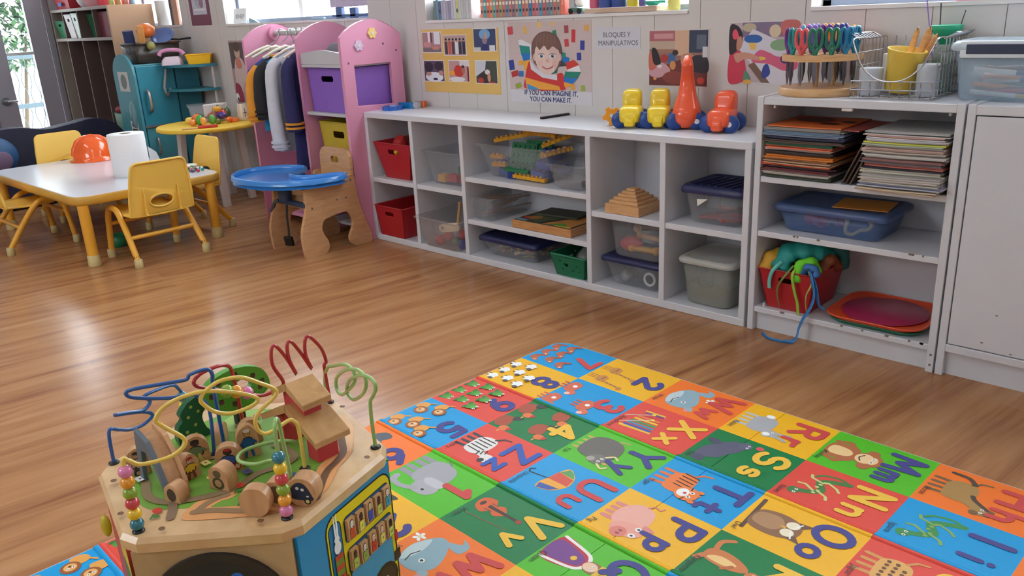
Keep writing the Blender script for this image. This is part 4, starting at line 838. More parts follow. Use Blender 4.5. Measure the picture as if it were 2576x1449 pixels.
# ---- large poster: child in a striped jumper among building blocks
def p_child(d, a):
    d.rect(.0, 1, .0, .16, (214, 210, 214))
    for x, y, w, h, r, c in ((.03, .9, .07, .1, .2, (200, 74, 82)), (.22, .9, .05, .1, .5, (226, 182, 90)), (.4, .96, .05, .06, .1, (232, 190, 110)), (.56, .97, .05, .04, 0, (226, 186, 120)), (.72, .90, .05, .09, .1, (160, 72, 84)), (.58, .855, .05, .08, .4, (40, 140, 112)), (.8, .82, .045, .15, -.15, (206, 60, 64)), (.72, .74, .05, .09, .2, (200, 70, 76)), (.9, .71, .05, .11, -.1, (52, 64, 150)), (.95, .91, .055, .07, 0, (226, 172, 90)), (.86, .58, .05, .09, .1, (48, 60, 148)), (.03, .47, .07, .13, .3, (50, 66, 150)), (.07, .36, .1, .08, .5, (178, 56, 56)), (.15, .36, .06, .07, 0, (52, 110, 180)), (.11, .21, .09, .07, .6, (150, 170, 60)), (.78, .215, .05, .07, 0, (230, 170, 60)), (.9, .205, .05, .07, .3, (150, 180, 70)), (.15, .5, .05, .06, 0, (226, 170, 70))):
        ca, sa = math.cos(r), math.sin(r); d.poly([(x+(px*w*ca-py*h/a*sa*.0-py*h*sa*.3)*.5, y+(px*w*sa*.6+py*h*ca)*.5) for px, py in ((-1, -1), (1, -1), (1, 1), (-1, 1))], c)
    # arms folded behind the head: bands of colour
    for pts, c in (([(.13, .78), (.17, .79), (.3, .72), (.28, .55), (.2, .5), (.15, .62)], (226, 226, 230)), ([(.14, .72), (.27, .70), (.28, .62), (.155, .62)], (40, 140, 130)), ([(.155, .62), (.28, .62), (.27, .53), (.19, .52)], (36, 116, 190)), ([(.18, .52), (.28, .54), (.29, .44), (.2, .4)], (232, 170, 60)), ([(.62, .62), (.75, .56), (.73, .48), (.62, .50)], (36, 116, 190)), ([(.64, .64), (.71, .62), (.7, .56), (.62, .58)], (40, 140, 130)), ([(.7, .50), (.80, .54), (.86, .48), (.72, .42)], (206, 60, 56)), ([(.72, .42), (.86, .48), (.88, .40), (.72, .38)], (228, 226, 228)), ([(.7, .40), (.88, .40), (.84, .32), (.68, .33)], (30, 130, 110)), ([(.68, .33), (.84, .32), (.78, .25), (.66, .28)], (36, 116, 196)), ([(.66, .28), (.78, .25), (.7, .19), (.64, .22)], (236, 160, 60))): d.poly(pts, c)
    d.blob([(.26, .52), (.3, .42), (.5, .34), (.66, .38), (.68, .24), (.66, .17), (.22, .17), (.2, .3)], (206, 56, 56))
    d.poly([(.2, .32), (.35, .28), (.62, .22), (.64, .17), (.22, .17)], (236, 164, 60)); d.poly([(.22, .24), (.35, .19), (.38, .165), (.23, .165)], (70, 150, 206)); d.poly([(.27, .55), (.34, .44), (.48, .36), (.6, .36), (.6, .29), (.42, .32), (.28, .42)], (214, 212, 218)); d.poly([(.31, .56), (.4, .42), (.48, .355), (.6, .38), (.62, .52), (.4, .6)], (46, 106, 92)); d.poly([(.56, .45), (.72, .47), (.64, .56), (.56, .56)], (60, 58, 66))
    d.blob([(.30, .60), (.31, .76), (.40, .865), (.52, .875), (.62, .81), (.665, .66), (.65, .52), (.60, .44), (.36, .46)], (112, 82, 76))
    d.ell(.335, .57, .025, .045, (214, 176, 164)); d.ell(.64, .57, .022, .045, (206, 168, 156))
    d.blob([(.335, .60), (.36, .70), (.48, .74), (.60, .70), (.638, .60), (.625, .50), (.57, .40), (.49, .355), (.41, .39), (.352, .49)], (226, 198, 188))
    d.blob([(.50, .72), (.60, .69), (.636, .60), (.62, .50), (.57, .405), (.56, .52)], (216, 186, 176))
    d.blob([(.315, .64), (.335, .80), (.44, .87), (.57, .84), (.64, .72), (.62, .66), (.56, .70), (.50, .655), (.455, .71), (.40, .66), (.36, .70)], (122, 90, 82))
    for k in range(6): d.stroke([(.38+.04*k, .85-.01*abs(k-2)), (.36+.045*k, .71+.005*k)], .006, (146, 112, 98), ax=1/a)
    for x in (.42, .555): d.ell(x, .585, .034, .024, (240, 236, 236)); d.ell(x, .585, .020, .022, (92, 104, 122)); d.ell(x, .585, .010, .012, (40, 34, 36)); d.ell(x+.006, .594, .004, .005, (250, 250, 250)); d.stroke([(x-.034, .605), (x, .617), (x+.034, .605)], .006, (120, 92, 84), smooth=True, ax=1/a)
    d.blob([(.47, .52), (.485, .55), (.505, .55), (.515, .52), (.492, .505)], (212, 172, 160)); d.ell(.405, .50, .03, .03, (230, 184, 174)); d.ell(.575, .50, .028, .03, (224, 176, 166))
    d.stroke([(.43, .455), (.46, .435), (.495, .43), (.535, .445), (.555, .465)], .012, (186, 100, 98), smooth=True, ax=1/a)
poster('wall_poster', 'large poster of a child in a rainbow-striped jumper among blocks', .664, 1.104, .642, .963, (202, 184, 182), draw=p_child, more=[lambda d, a: [d.text('IF YOU CAN IMAGINE IT,', .51+q, .125+q, .062, (40, 60, 118), ax=1/a, sx=.95) for q in (-.0022, 0, .0022)], lambda d, a: [d.text('YOU CAN MAKE IT.', .51+q, .045+q, .062, (40, 60, 118), ax=1/a, sx=.95) for q in (-.0022, 0, .0022)]])
def p_sign(d, a):
    d.text('MANIPULATIVOS', .5, .26, .125, (70, 72, 84), ax=1/a, sx=.95)
poster('paper_sign', 'white paper sign reading BLOQUES Y MANIPULATIVOS', 1.127, 1.331, .856, .934, (206, 206, 216), 'sign', p_sign, more=[lambda d, a: d.text('BLOQUES Y', .47, .64, .125, (70, 72, 84), ax=1/a, sx=.95)])
def p_class(d, a):
    d.rect(.02, .98, .02, .98, (150, 112, 104)); d.rect(.02, .5, .8, .98, (176, 104, 112)); d.rect(.1, .42, .84, .93, (206, 150, 152)); d.rect(.02, .45, .66, .8, (190, 168, 150)); d.rect(.05, .45, .6, .66, (160, 120, 100)); d.rect(.68, .98, .6, .98, (52, 62, 88)); d.rect(.45, .68, .55, .98, (214, 176, 150)); d.rect(.8, .95, .66, .9, (92, 104, 124))
    d.poly([(.02, .02), (.98, .02), (.98, .3), (.6, .5), (.02, .28)], (112, 52, 52)); d.blob([(.03, .2), (.05, .36), (.25, .42), (.38, .28), (.2, .16)], (206, 160, 170)); d.blob([(.02, .3), (.02, .6), (.12, .52), (.14, .34)], (200, 110, 92)); d.blob([(.06, .66), (.14, .66), (.22, .42), (.1, .4)], (40, 38, 42)); d.blob([(.32, .48), (.36, .58), (.44, .58), (.46, .44), (.38, .38)], (60, 104, 160)); d.ell(.46, .6, .05, .05, (60, 46, 44)); d.ell(.42, .38, .05, .08, (214, 150, 90)); d.blob([(.55, .5), (.6, .58), (.75, .56), (.8, .36), (.6, .32)], (196, 146, 120)); d.blob([(.72, .3), (.72, .5), (.84, .56), (.98, .5), (.98, .26)], (46, 46, 58)); d.ell(.28, .5, .07, .07, (176, 60, 56)); d.ell(.2, .36, .04, .03, (232, 226, 230)); d.ell(.88, .12, .06, .06, (200, 70, 56)); d.ell(.45, .16, .2, .12, (140, 66, 62)); d.ell(.12, .14, .03, .025, (230, 160, 90)); d.rect(.9, .98, .52, .7, (206, 206, 210))
poster('wall_photo', 'printed photo of a busy classroom above the dinosaur car', 1.366, 1.616, .724, .921, (214, 206, 204), 'photo', p_class)
def p_girl(d, a):
    d.rect(.02, .98, .02, .98, (190, 172, 178)); d.rect(.2, .98, .75, .98, (128, 110, 140)); d.ell(.3, .9, .1, .07, (190, 176, 150)); d.ell(.66, .84, .08, .1, (214, 196, 166)); d.blob([(.75, .98), (.78, .75), (.98, .72), (.98, .98)], (196, 106, 100)); d.poly([(.15, .55), (.35, .88), (.98, .55), (.98, .02), (.6, .02)], (214, 210, 222)); d.poly([(.3, .3), (.5, .02), (.62, .02), (.4, .36)], (120, 92, 80)); d.poly([(.38, .36), (.62, .02), (.98, .02), (.98, .2), (.7, .28)], (216, 212, 220))
    d.ell(.36, .72, .13, .07, (40, 96, 170)); d.poly([(.3, .66), (.4, .66), (.41, .56), (.33, .54)], (226, 186, 90)); d.ell(.74, .62, .14, .09, (134, 170, 130)); d.blob([(.35, .36), (.45, .54), (.6, .5), (.72, .44), (.95, .46), (.98, .26), (.8, .22), (.6, .32)], (214, 96, 130)); d.ell(.82, .4, .07, .07, (56, 56, 110)); d.ell(.48, .41, .07, .03, (228, 200, 80))
    d.blob([(.02, .02), (.03, .5), (.14, .56), (.24, .42), (.28, .1), (.22, .02)], (206, 60, 86)); d.blob([(.1, .48), (.3, .5), (.46, .42), (.44, .38), (.26, .4), (.14, .34)], (204, 150, 130)); d.blob([(.02, .92), (.12, .94), (.2, .82), (.19, .62), (.1, .5), (.02, .5)], (44, 34, 40)); d.blob([(.13, .72), (.19, .76), (.2, .6), (.13, .54)], (190, 136, 116)); d.blob([(.06, .82), (.1, .88), (.14, .82), (.15, .74), (.08, .72)], (230, 80, 110)); d.blob([(.5, .12), (.52, .28), (.58, .32), (.62, .18), (.56, .1)], (52, 70, 150)); d.blob([(.24, .02), (.26, .22), (.34, .1), (.32, .02)], (90, 140, 110)); d.ell(.3, .03, .06, .04, (228, 178, 80))
poster('wall_photo', 'printed photo of a girl in pink painting at a table', 1.688, 1.940, .742, .941, (216, 210, 212), 'photo', p_girl)
# ---------------------------------------------------------------- sills
def bk(x, w, h, d, z, c, label, group, y=.03, tilt=0, spine=None):
    t = thing('book', label, 'book', (x, y, z), 0, group); t.rotation_euler = (0, tilt, 0)
    MB().box(0, w, 0, d, 0, h).build('cover', flat(c), t, bevel=.0006); MB().box(.0012, w-.0012, .003, d+.0005, .0015, h+.0004).build('pages', twht, t)
    if spine: MB().box(w*.2, w*.8, -.0006, .0005, h*.35, h*.55).build('spine_label', flat(spine), t)
    return t
z3 = .985; x = .172
for k, c in enumerate(((110, 132, 140), (120, 146, 156), (92, 120, 164), (178, 174, 190), (190, 186, 200), (170, 166, 186), (150, 146, 176), (196, 194, 208), (206, 206, 212), (204, 206, 140), (206, 206, 206), (196, 196, 198), (190, 190, 192), (200, 200, 202), (188, 188, 192))):
    w = .0165; nm = ('slate', 'slate', 'blue', 'lavender-grey', 'lavender-grey', 'lavender-grey', 'dusty violet', 'pale grey', 'pale grey', 'yellow-green', 'pale grey', 'pale grey', 'pale grey', 'pale grey', 'pale grey')[k]
    bk(x, w-.0012, .082+.004*math.sin(k*2), .075, z3, c, '%s book in the plain row at the sill corner' % nm, 'plain books on the sill', spine=(60, 70, 70) if k in (2, 9) else None); x += w
x = .475; AZ = [(226, 138, 110), (80, 170, 176), (226, 122, 96), (226, 150, 110), (120, 176, 170), (200, 120, 110), (150, 170, 120), (214, 120, 110), (110, 150, 180), (196, 130, 120), (150, 120, 130), (176, 150, 140), (90, 160, 180), (206, 120, 110), (196, 140, 120), (70, 130, 180), (206, 110, 110), (190, 130, 140), (90, 150, 180), (196, 110, 110), (140, 130, 140), (120, 150, 160), (200, 120, 110), (160, 140, 130)]
random.seed(8)
for k, c in enumerate(AZ):
    w = .0188; nm = 'blue' if c[2] > c[0]+20 else ('green' if c[1] > c[0] else ('coral' if c[0] > 205 else 'rose'))
    b_ = bk(x, w-.001, .082, .075, z3, c, '%s alphabet book spine in the colourful sill set' % nm, 'alphabet books on the sill'); x += w
    d = Draw(lambda u, v, e: Vector((u*(w-.001), -e, v*.082))); d.ell(.5, .3, .3, .08, (70, 70, 80)); d.rect(.15, .85, .6, .75, (236, 226, 210)); d.build('spine_print', b_)
b_ = bk(x, .022, .090, .075, z3, (232, 120, 100), 'red alphabet book marked Z at the end of the sill set', None); x += .03
d = Draw(lambda u, v, e: Vector((u*.022, -e, v*.09))); d.text('Z', .5, .5, .8, (246, 232, 226), ax=4); d.build('letter', b_)
# toy train, tray of dough tubs
tr = thing('toy_train', 'green and white toy train at the end of the alphabet books', 'toy', (1.005, .045, z3))
MB().box(-.035, .035, -.02, .02, .008, .022).build('chassis', mat('train_green', (70, 110, 92), .4), tr, bevel=.002)
MB().box(-.033, -.005, -.018, .018, .022, .062).build('cab', mat('train_grey', (176, 180, 186), .4), tr, bevel=.002)
MB().sph((.012, 0, .046), .022, 14, 9).build('figure', twht, tr); MB().cyl((-.003, -.005, .066), (.02, -.005, .066), .013, n=14).build('ring', mat('ring_peach', (216, 190, 176), .4), tr)
for xx in (-.022, .02): MB().cyl((xx, -.023, .01), (xx, -.018, .01), .0098, n=14).build('wheel', black, tr)
tray = thing('wooden_board', 'rough wooden board carrying craft tubs on the sill', 'board', (1.22, .045, z3)); MB().box(-.155, .175, -.04, .035, .0, .018).build('plank', wood('pale_plank', (196, 164, 140), (222, 196, 172), .6), tray, bevel=.003)
zt = z3+.0185
for k, (xx, r_, h, c, n) in enumerate(((1.10, .022, .062, (214, 110, 140), 'pink'), (1.155, .03, .052, (66, 96, 170), 'blue'), (1.215, .03, .052, (60, 90, 160), 'navy blue'), (1.275, .022, .05, (232, 222, 80), 'yellow'), (1.318, .014, .04, (110, 100, 170), 'purple'))): tub('dough_tub', '%s craft tub on the wooden sill board' % n, xx, .03, zt, r_, h, mat('tub_'+n, c, .35), mat('tub_'+n, c, .35), 'tub')
tub('dough_tub', 'pale yellow tub standing alone on the sill beyond the wooden board', 1.452, .03, z3, .022, .034, mat('tub_pale', (226, 218, 120), .35), mat('tub_pale', (226, 218, 120), .35), 'tub')
dsh = thing('toy_dish', 'small turquoise dish with a spout on the sill board', 'dish', (1.368, .02, zt)); MB().lathe([(.016, 0), (.026, .006), (.03, .016), (.028, .016), (.015, .003)], n=20).build('bowl', mat('turq', (50, 178, 150), .35), dsh); MB().cyl((.028, 0, .013), (.052, .005, .012), .005, n=8).build('spout', mat('turq', (50, 178, 150), .35), dsh)
# speckled gauze hung in window 3
b = MB(); L = []
for k in range(9):
    zz = 1.075+.11*k; L.append([Vector((lerp(.30, .95, i/24), .07+.012*math.sin(i*1.9+k*.2), zz+.025*math.sin(i*.5))) for i in range(25)])
b.loft(L, 0, False, False, True, False)
gz = tag(b.build('gauze_curtain', clear('gauze', (236, 236, 246), .35, .8)), 'white speckled gauze curtain hanging low in the third window', 'curtain')
random.seed(3); d = Draw(lambda u, v, e: Vector((.3+u*.65, .052-e, 1.09+v*.25)))
for k in range(60): d.ell(random.random(), random.random()*.9+.06, .006, .02, random.choice(((150, 110, 130), (120, 120, 150), (200, 120, 130))), n=8)
d.build('speckles', gz)['kind'] = 'stuff'
# window 2 : lace strip on a blue stand, small note
st = thing('lace_box', 'lilac lace-patterned box on a blue stand in the second window', 'box', (-.47, .04, 1.011))
MB().box(-.16, .18, -.012, .012, .006, .02).box(-.12, -.07, -.012, .012, .0, .055).box(.0, .05, -.012, .012, 0, .05).build('stand', mat('stand_blue', (80, 104, 150), .4), st, bevel=.003)
MB().box(-.16, .165, -.014, .014, .055, .10).build('lace', mat('lace_lilac', (196, 184, 208), .8, var=.35, scale=120), st, bevel=.004)
tag(MB().box(-.05, .05, 0, .02, 0, .012).build('cloth_roll', mat('slate_cloth', (120, 140, 160), .8), None, (-.78, .04, 1.011), (0, 0, .1), bevel=.004), 'slate blue folded cloth on the second sill', 'cloth')
nt = thing('paper_note', 'white paper note with small black letters on the second sill', 'note', (-1.60, .035, 1.011), .0); nt.rotation_euler = (-.15, 0, 0)
MB().box(-.065, .085, 0, .001, 0, .085).build('sheet', flat((238, 240, 240)), nt); d = Draw(lambda u, v, e: Vector((-.065+u*.15, -e, v*.085))); d.text('BSNEJP', .5, .45, .22, (90, 92, 96), ax=.57); d.build('lettering', nt)
tag(MB().prism([(0, 0), (.1, 0), (.06, .014), (0, .03)], 0, .012, lambda u, v, w: Vector((u, w, v))).build('doorstop_wedge', mat('wedge_grey', (130, 150, 160), .5), None, (-1.47, .03, 1.011)), 'small grey wedge beside the note on the second sill', 'wedge')
# window 1 : leaning books and a roll
bk(-2.52, .05, .30, .012, 1.021, (66, 66, 78), 'dark upright book leaning in the first window', None, .05); bk(-2.44, .075, .34, .014, 1.021, (196, 150, 128), 'tan speckled upright book in the first window', None, .03)
tub('paper_roll', 'white paper roll standing at the left of the first window', -2.60, .05, 1.021, .055, .16, twht, None, 'roll')
# window 4 : pink picture hanging at the top of view
tag(MB().box(2.365, 2.86, .05, .056, .973, 1.25).build('pink_picture', flat((226, 150, 172)), bevel=.002), 'pink picture sheet propped in the fourth window', 'picture')
# ================================================================ children's tables, chairs, play kitchen, cubbies
chy = mat('chair_yellow', (246, 202, 92), .38, var=.05, scale=5); legy = mat('leg_yellow', (234, 172, 58), .32, var=.06, scale=4); capc = mat('foot_cap', (206, 188, 132), .5); edgey = mat('edge_yellow', (206, 158, 62), .4); lamin = mat('table_laminate', (214, 216, 224), .22, var=.02)
rust = mat('bare_metal', (58, 42, 36), .6)
def chair(label, loc, rz, group=None, worn=False):
    t = thing('child_chair', label, 'chair', loc, rz, group)
    def bk_(u, v, w): return Vector((u, -.122-.042*v-.004*(1-(u/.15)**2)+w, .222+v*.235))
    n = 5; out = []
    prof = [(.145, 0), (.143, .3), (.135, .6), (.124, .88)]
    cor = [(.124-.03*(1-math.cos(a)), .88+.12*math.sin(a)) for a in [PI/2*k/4 for k in range(1, 5)]]
    half = prof+cor; mid = [(x, 1.0) for x in (.06, .03, 0, -.03, -.06)]
    poly = half+mid+[(-x, y) for x, y in reversed(half)]+[(x, 0) for x in (-.11, -.07, -.03, 0, .03, .07, .11)]
    hole = [(.055*math.cos(a), .24+.125*math.sin(a)) for a in [2*PI*k/20 for k in range(20)]]
    back = MB().prism(poly, 0, .006, bk_, [hole]).build('backrest', chy, t)
    MB().tube([bk_(x, y, -.001) for x, y in half+mid+[(-x, y) for x, y in reversed(half)]], .0055, 6).build('edge_roll', chy, back)
    MB().tube([bk_(x, y, -.001) for x, y in hole], .005, 6, closed=True).build('hole_rim', chy, back)
    for u in (-.078, .078):
        MB().prism([(-.04, .0), (0, .0), (0, .5), (-.004, .5), (-.02, .3), (-.026, .05)], -.002, .002, lambda f, v, w, u=u: bk_(u, v, 0)+Vector((w, f*.7, 0))).build('rib', chy, back)
    L = []
    for k in range(9):
        f = -.125+.275*k/8; d = .008*math.sin(PI*k/8)-(0.012*(max(0, k-6)/2)**2); hw = .14-.012*(k/8)
        L.append([Vector((hw*c, f, .226-d-.006*(1-c*c))) for c in (-1, -.66, -.33, 0, .33, .66, 1)]+[Vector((hw*c, f, .219-d-.006*(1-c*c))) for c in (1, .66, .33, 0, -.33, -.66, -1)])
    MB().loft(L).build('seat', chy, t)
    for s in (-1, 1):
        p = spline([(s*.158, .15, .03), (s*.152, .142, .12), (s*.148, .130, .20), (s*.146, .105, .236), (s*.146, .06, .242), (s*.147, .01, .225), (s*.152, -.06, .15), (s*.16, -.148, .034)], 5)
        side = MB().tube(p, .0135, 10).build('leg_frame', legy, t)
        for y in (.152, -.152): MB().lathe([(.0165, 0), (.0185, .003), (.0175, .038), (.0145, .040)], (0, 0, 0), 14).build('foot_cap', capc, side, (s*.1595, y, 0), (0, 0, 0))
        if worn: MB().tube([(s*.1585, -.133, .052), (s*.1595, -.143, .040)], .0139, 10).build('worn_paint', rust, side)
    MB().tube([(-.155, -.085, .122), (.155, -.085, .122)], .010, 8).build('cross_bar', legy, t); MB().tube([(-.151, .135, .16), (.151, .135, .16)], .009, 8).build('cross_bar', legy, t)
    return t
chair('yellow plastic child chair with oval back hole and scuffed feet at the near table end', (-.655, -1.065, 0), PI/2, worn=True)
chair('yellow child chair at the far table end in front of the navy couch', (-1.945, -.94, 0), -PI/2)
chair('yellow child chair on the window side of the white table by the round table', (-1.03, -.725, 0), PI)
chair('yellow child chair seen side-on under the long open side of the white table', (-1.43, -1.368, 0), 0)
tb = thing('activity_table', 'low white-topped rectangular table with yellow edge and legs', 'table', (-1.32, -1.02, 0))
R = lambda g, z: rrect(-.63+g, .63-g, -.355+g, .355-g, .075, z, 6)
MB().loft([R(.004, .318), R(.012, .3205)], 0, False, True).build('table_top', lamin, tb)
MB().loft([R(.012, .278), R(.002, .281), R(0, .292), R(0, .312), R(.005, .319), R(.02, .3195)], 0, True, False).build('edge_band', edgey, tb)
for x in (-.57, .60):
    for y in (-.315, .285):
        l = MB().cyl((x, y, .03), (x, y, .28), .0235, n=16).build('leg', legy, tb); MB().lathe([(.026, 0), (.028, .004), (.026, .05), (.0235, .052)], (x, y, 0), 16).build('foot_cap', capc, l)
solid('cup', 'green plastic cup on the floor under the white table', 'cup', lambda b: b.lathe([(.03, 0), (.036, .01), (.042, .06), (.038, .06), (.028, .006)], n=18), tgrn, (-.98, -1.12, .0))
# hard hat
hat = thing('hard_hat', 'shiny orange toy hard hat on the white table', 'hat', (-1.79, -.87, .3206), -.4)
ho = mat('hat_orange', (244, 98, 26), .18, coat=.6, var=.02)
MB().lathe([(.128, 0), (.13, .004), (.112, .008), (.108, .03), (.10, .065), (.078, .105), (.045, .126), (.001, .134)], n=32, cap0=False, cap1=False).build('dome', ho, hat)
for a in (-.38, 0, .38): MB().tube([Vector((r*math.cos(a+PI/2)*s+(.0 if abs(a) < .1 else 0), r*math.sin(a+PI/2)*s, z)) for s, r, z in [(-1, .109, .03), (-1, .101, .066), (-1, .079, .106), (-1, .046, .127), (1, .0, .1355), (1, .046, .127), (1, .079, .106), (1, .101, .066), (1, .109, .03)]], .008, 8).build('ridge', ho, hat)
# paper towel roll
pr = thing('paper_towel_roll', 'white paper towel roll standing on the white table', 'paper roll', (-1.054, -.962, .3206))
tow = mat('towel', (236, 236, 238), .9, bump=.4, scale=90, var=.02)
MB().lathe([(.027, 0), (.084, 0), (.086, .002), (.086, .203), (.083, .206), (.027, .206)], n=40, cap0=False, cap1=False).build('paper', tow, pr)
MB().lathe([(.027, .0), (.027, .205), (.0245, .205), (.0245, 0)], n=24, cap0=False, cap1=False).build('cardboard_core', mat('card', (150, 132, 116), .8), pr)
MB().prism([(0, 0), (.11, .0), (.06, .095), (0, .13)], 0, .0008, lambda u, v, w: Vector((.086-.0002+w-.25*u*u, .02+u, v*.9+.003)) if 0 else Vector((.03-u*.3, .085+u*.75, v+.001+w))).build('loose_end', tow, pr)
# beads and a lid
BC = [('pink', (230, 84, 130)), ('black', (36, 32, 40)), ('teal', (40, 150, 140)), ('white', (228, 228, 226)), ('green', (70, 150, 80)), ('red', (206, 56, 60)), ('purple', (110, 60, 120))]
bp = {}
for k in range(34):
    n, c = BC[(k*5+k//7) % 7]; r_ = .11*math.sqrt(rnd.random()); a = rnd.uniform(0, 6.3); pos = (-.90+r_*math.cos(a)*.9, -.735+r_*.45*math.sin(a), .3285)
    if n not in bp: bp[n] = tag(MB().lathe([(.003, -.007), (.007, -.005), (.0085, 0), (.007, .005), (.003, .007)], n=12).build('bead', mat('bead_'+n, c, .3), None, pos), n+' bead in the little heap on the white table', 'bead', 'loose beads on the white table')
    else: dup(bp[n], pos, (rnd.uniform(-1, 1), rnd.uniform(-1, 1), 0))
solid('jar_lid', 'white round jar lid lying behind the bead heap on the white table', 'disc', lambda b: b.lathe([(.045, 0), (.046, .01), (.043, .012)], n=24), twht, (-1.0, -.70, .3206))
# ---------------------------------------------------------------- round yellow table with play food
ot = thing('round_table', 'round yellow-topped play table on white splayed legs', 'table', (-1.5, -.305, 0))
MB().lathe([(.284, .444), (.29, .447), (.29, .462), (.286, .466)], n=56).build('table_top', mat('top_yellow', (232, 192, 62), .4, var=.05), ot)
for x, y, dx, dy in ((.10, -.03, .05, -.01), (.03, .16, .02, .02), (-.16, -.10, -.04, -.02), (-.14, .15, -.03, .02)): MB().loft([rrect(x+dx*(1-z/.445)-.026+.008*(1-z/.445), x+dx*(1-z/.445)+.026-.008*(1-z/.445), y+dy*(1-z/.445)-.02, y+dy*(1-z/.445)+.02, .006, z) for z in (0, .2, .445)]).build('leg', white, ot)
ZT = .4665
fb = round_bin('storage_bin', 'clear plastic bin tipped over with play food on the round table', -1.63, -1.41, -.30, -.10, ZT, ZT+.10, .018, cl, .008)
fb.rotation_euler = (0, 0, 1.15); fb.location = (-1.62, -.245, ZT)
FD = [('orange toy orange', 'toy_orange_fruit', .03, (1, 1, .95), (236, 120, 50), (-.02, -.09, .03)), ('red toy tomato', 'toy_tomato', .03, (1, 1, .85), (206, 60, 48), (-.05, .02, .03)), ('green toy pepper', 'toy_pepper', .024, (.9, .9, 1.3), (60, 160, 60), (.07, -.12, .03)), ('green toy pear', 'toy_pear', .022, (.9, .9, 1.3), (90, 170, 80), (.10, -.06, .03)), ('yellow toy lemon', 'toy_lemon', .022, (1.25, .9, .9), (238, 196, 70), (-.055, -.12, .022)), ('peach toy half', 'toy_peach', .024, (1, .6, 1), (240, 172, 90), (.10, -.115, .026)), ('purple toy eggplant', 'toy_eggplant', .022, (1.5, .9, .9), (72, 44, 130), (.10, .0, .045)), ('orange toy carrot', 'toy_carrot', .018, (1.6, .8, .8), (240, 110, 50), (.11, .04, .02)), ('red toy strawberry', 'toy_strawberry', .022, (1, 1, 1.1), (220, 66, 56), (.06, .03, .05)), ('dark green toy avocado', 'toy_avocado', .026, (1, .8, 1.2), (78, 104, 60), (.0, .09, .045)), ('small orange toy tangerine', 'toy_tangerine', .02, (1, 1, .95), (236, 140, 70), (.05, -.155, .02)), ('olive toy olive', 'toy_olive', .016, (1.2, 1, 1), (100, 120, 40), (.11, -.03, .016)), ('yellow toy corn', 'toy_corn', .018, (1.5, .9, .9), (240, 180, 60), (.0, .03, .075)), ('red toy apple', 'toy_apple', .028, (1, 1, .95), (200, 54, 50), (-.02, .05, .06))]
stem = mat('fruit_stem', (70, 96, 40), .6)
for n, nm, r_, s_, c, (dx, dy, dz) in FD:
    t = thing(nm, n+' on the round yellow table', 'toy food', (-1.52+dx, -.26+dy, ZT+dz), rnd.uniform(0, 3)); MB().sph((0, 0, 0), r_, 16, 10, 0, s_).build('flesh', mat(nm, c, .3, coat=.3), t)
    MB().cyl((0, 0, r_*s_[2]*.92), (.003, 0, r_*s_[2]+.007), .0025, n=6).build('stem', stem, t)
sh = thing('salt_shaker', 'cream toy shaker with a dark cross on the round table', 'shaker', (-1.44, -.115, ZT)); MB().loft([rrect(-.03+g, .03-g, -.026+g, .026-g, .012, z) for z, g in ((0, .003), (.01, 0), (.085, .004), (.097, .008))]).build('body', mat('shaker_cream', (232, 222, 202), .4), sh); MB().lathe([(.018, .097), (.017, .103)], n=16).build('top', mat('shaker_grey', (120, 116, 116), .4), sh)
d = Draw(lambda u, v, e: Vector((.0275+e*3+.002, (u-.5)*.05, v*.09))); d.stroke([(.5, .25), (.5, .75)], .07, (40, 40, 44), ax=1.8); d.stroke([(.3, .5), (.7, .5)], .07, (40, 40, 44), ax=1.8); d.build('cross_mark', sh)
solid('toy_block', 'orange rounded block lying by the cream shaker', 'block', block(.05, .03, .024), tor, (-1.41, -.19, ZT), (0, 0, .9), bevel=.006)
kn = thing('toy_knife', 'toy bread slice board with red handle at the round table edge', 'toy', (-1.325, -.435, ZT), 1.12)
MB().box(-.02, .085, -.015, .015, 0, .014).build('handle', tred, kn, bevel=.004); MB().box(-.105, -.02, -.018, .018, 0, .006).build('blade', tsand, kn, bevel=.002)
tc = thing('toy_plate', 'white plate standing on edge in the tipped food bin', 'plate', (-1.60, -.20, ZT+.06)); MB().box(-.006, .006, -.075, .075, -.03, .04).build('board', twht, tc, bevel=.005)
# ---------------------------------------------------------------- play kitchen
ktl = mat('kitchen_teal', (72, 146, 160), .4, var=.06, scale=4); chrome = mat('chrome_soft', (176, 172, 170), .25, metal=.8)
kt = thing('play_kitchen', 'teal wooden play kitchen with fridge door and curved corner shelves', 'play kitchen', (-2.38, -.43, 0))
MB().box(0, .27, .0, .40, .0, .80).build('cabinet', ktl, kt, bevel=.004)
arc = [(-.012, 0), (.292, 0), (.292, .74)]+[(.14+.152*math.cos(a), .74+.125*math.sin(a)) for a in [PI*k/14 for k in range(15)]]+[(-.012, .74)]
MB().prism(arc, -.016, -.002, lambda u, v, w: Vector((u, w, v))).build('side_panel', ktl, kt, bevel=.003)
d = Draw(lambda u, v, e: Vector((.03+u*.22, -.016-e*2, v))); d.rect(.12, .80, .64, .76, (206, 206, 204)); d.ell(.46, .70, .2, .045, (120, 130, 128)); d.build('sticker', kt)
d = Draw(lambda u, v, e: Vector((.03+u*.22, -.016-e*2, v))); d.rect(.4, .9, .30, .46, (206, 210, 212)); d.rect(.46, .84, .31, .41, (70, 64, 70)); d.ell(.65, .435, .17, .015, (60, 60, 66)); d.build('sticker', kt)
MB().loft([[Vector((.20+.03*math.cos(a)*s, -.016-.02*math.sin(t), .5+.085*math.sin(a)*s)) for a in [2*PI*k/16 for k in range(16)]] for t, s in ((0, 1), (.6, .95), (1.2, .7), (1.57, .2))], 0, False, True).build('side_handle', mat('handle_teal', (110, 150, 158), .4), kt)
d1 = MB().box(.27, .288, .006, .24, .43, .79).build('fridge_door', mat('kitchen_blue', (44, 134, 156), .35, var=.05), kt, bevel=.004)
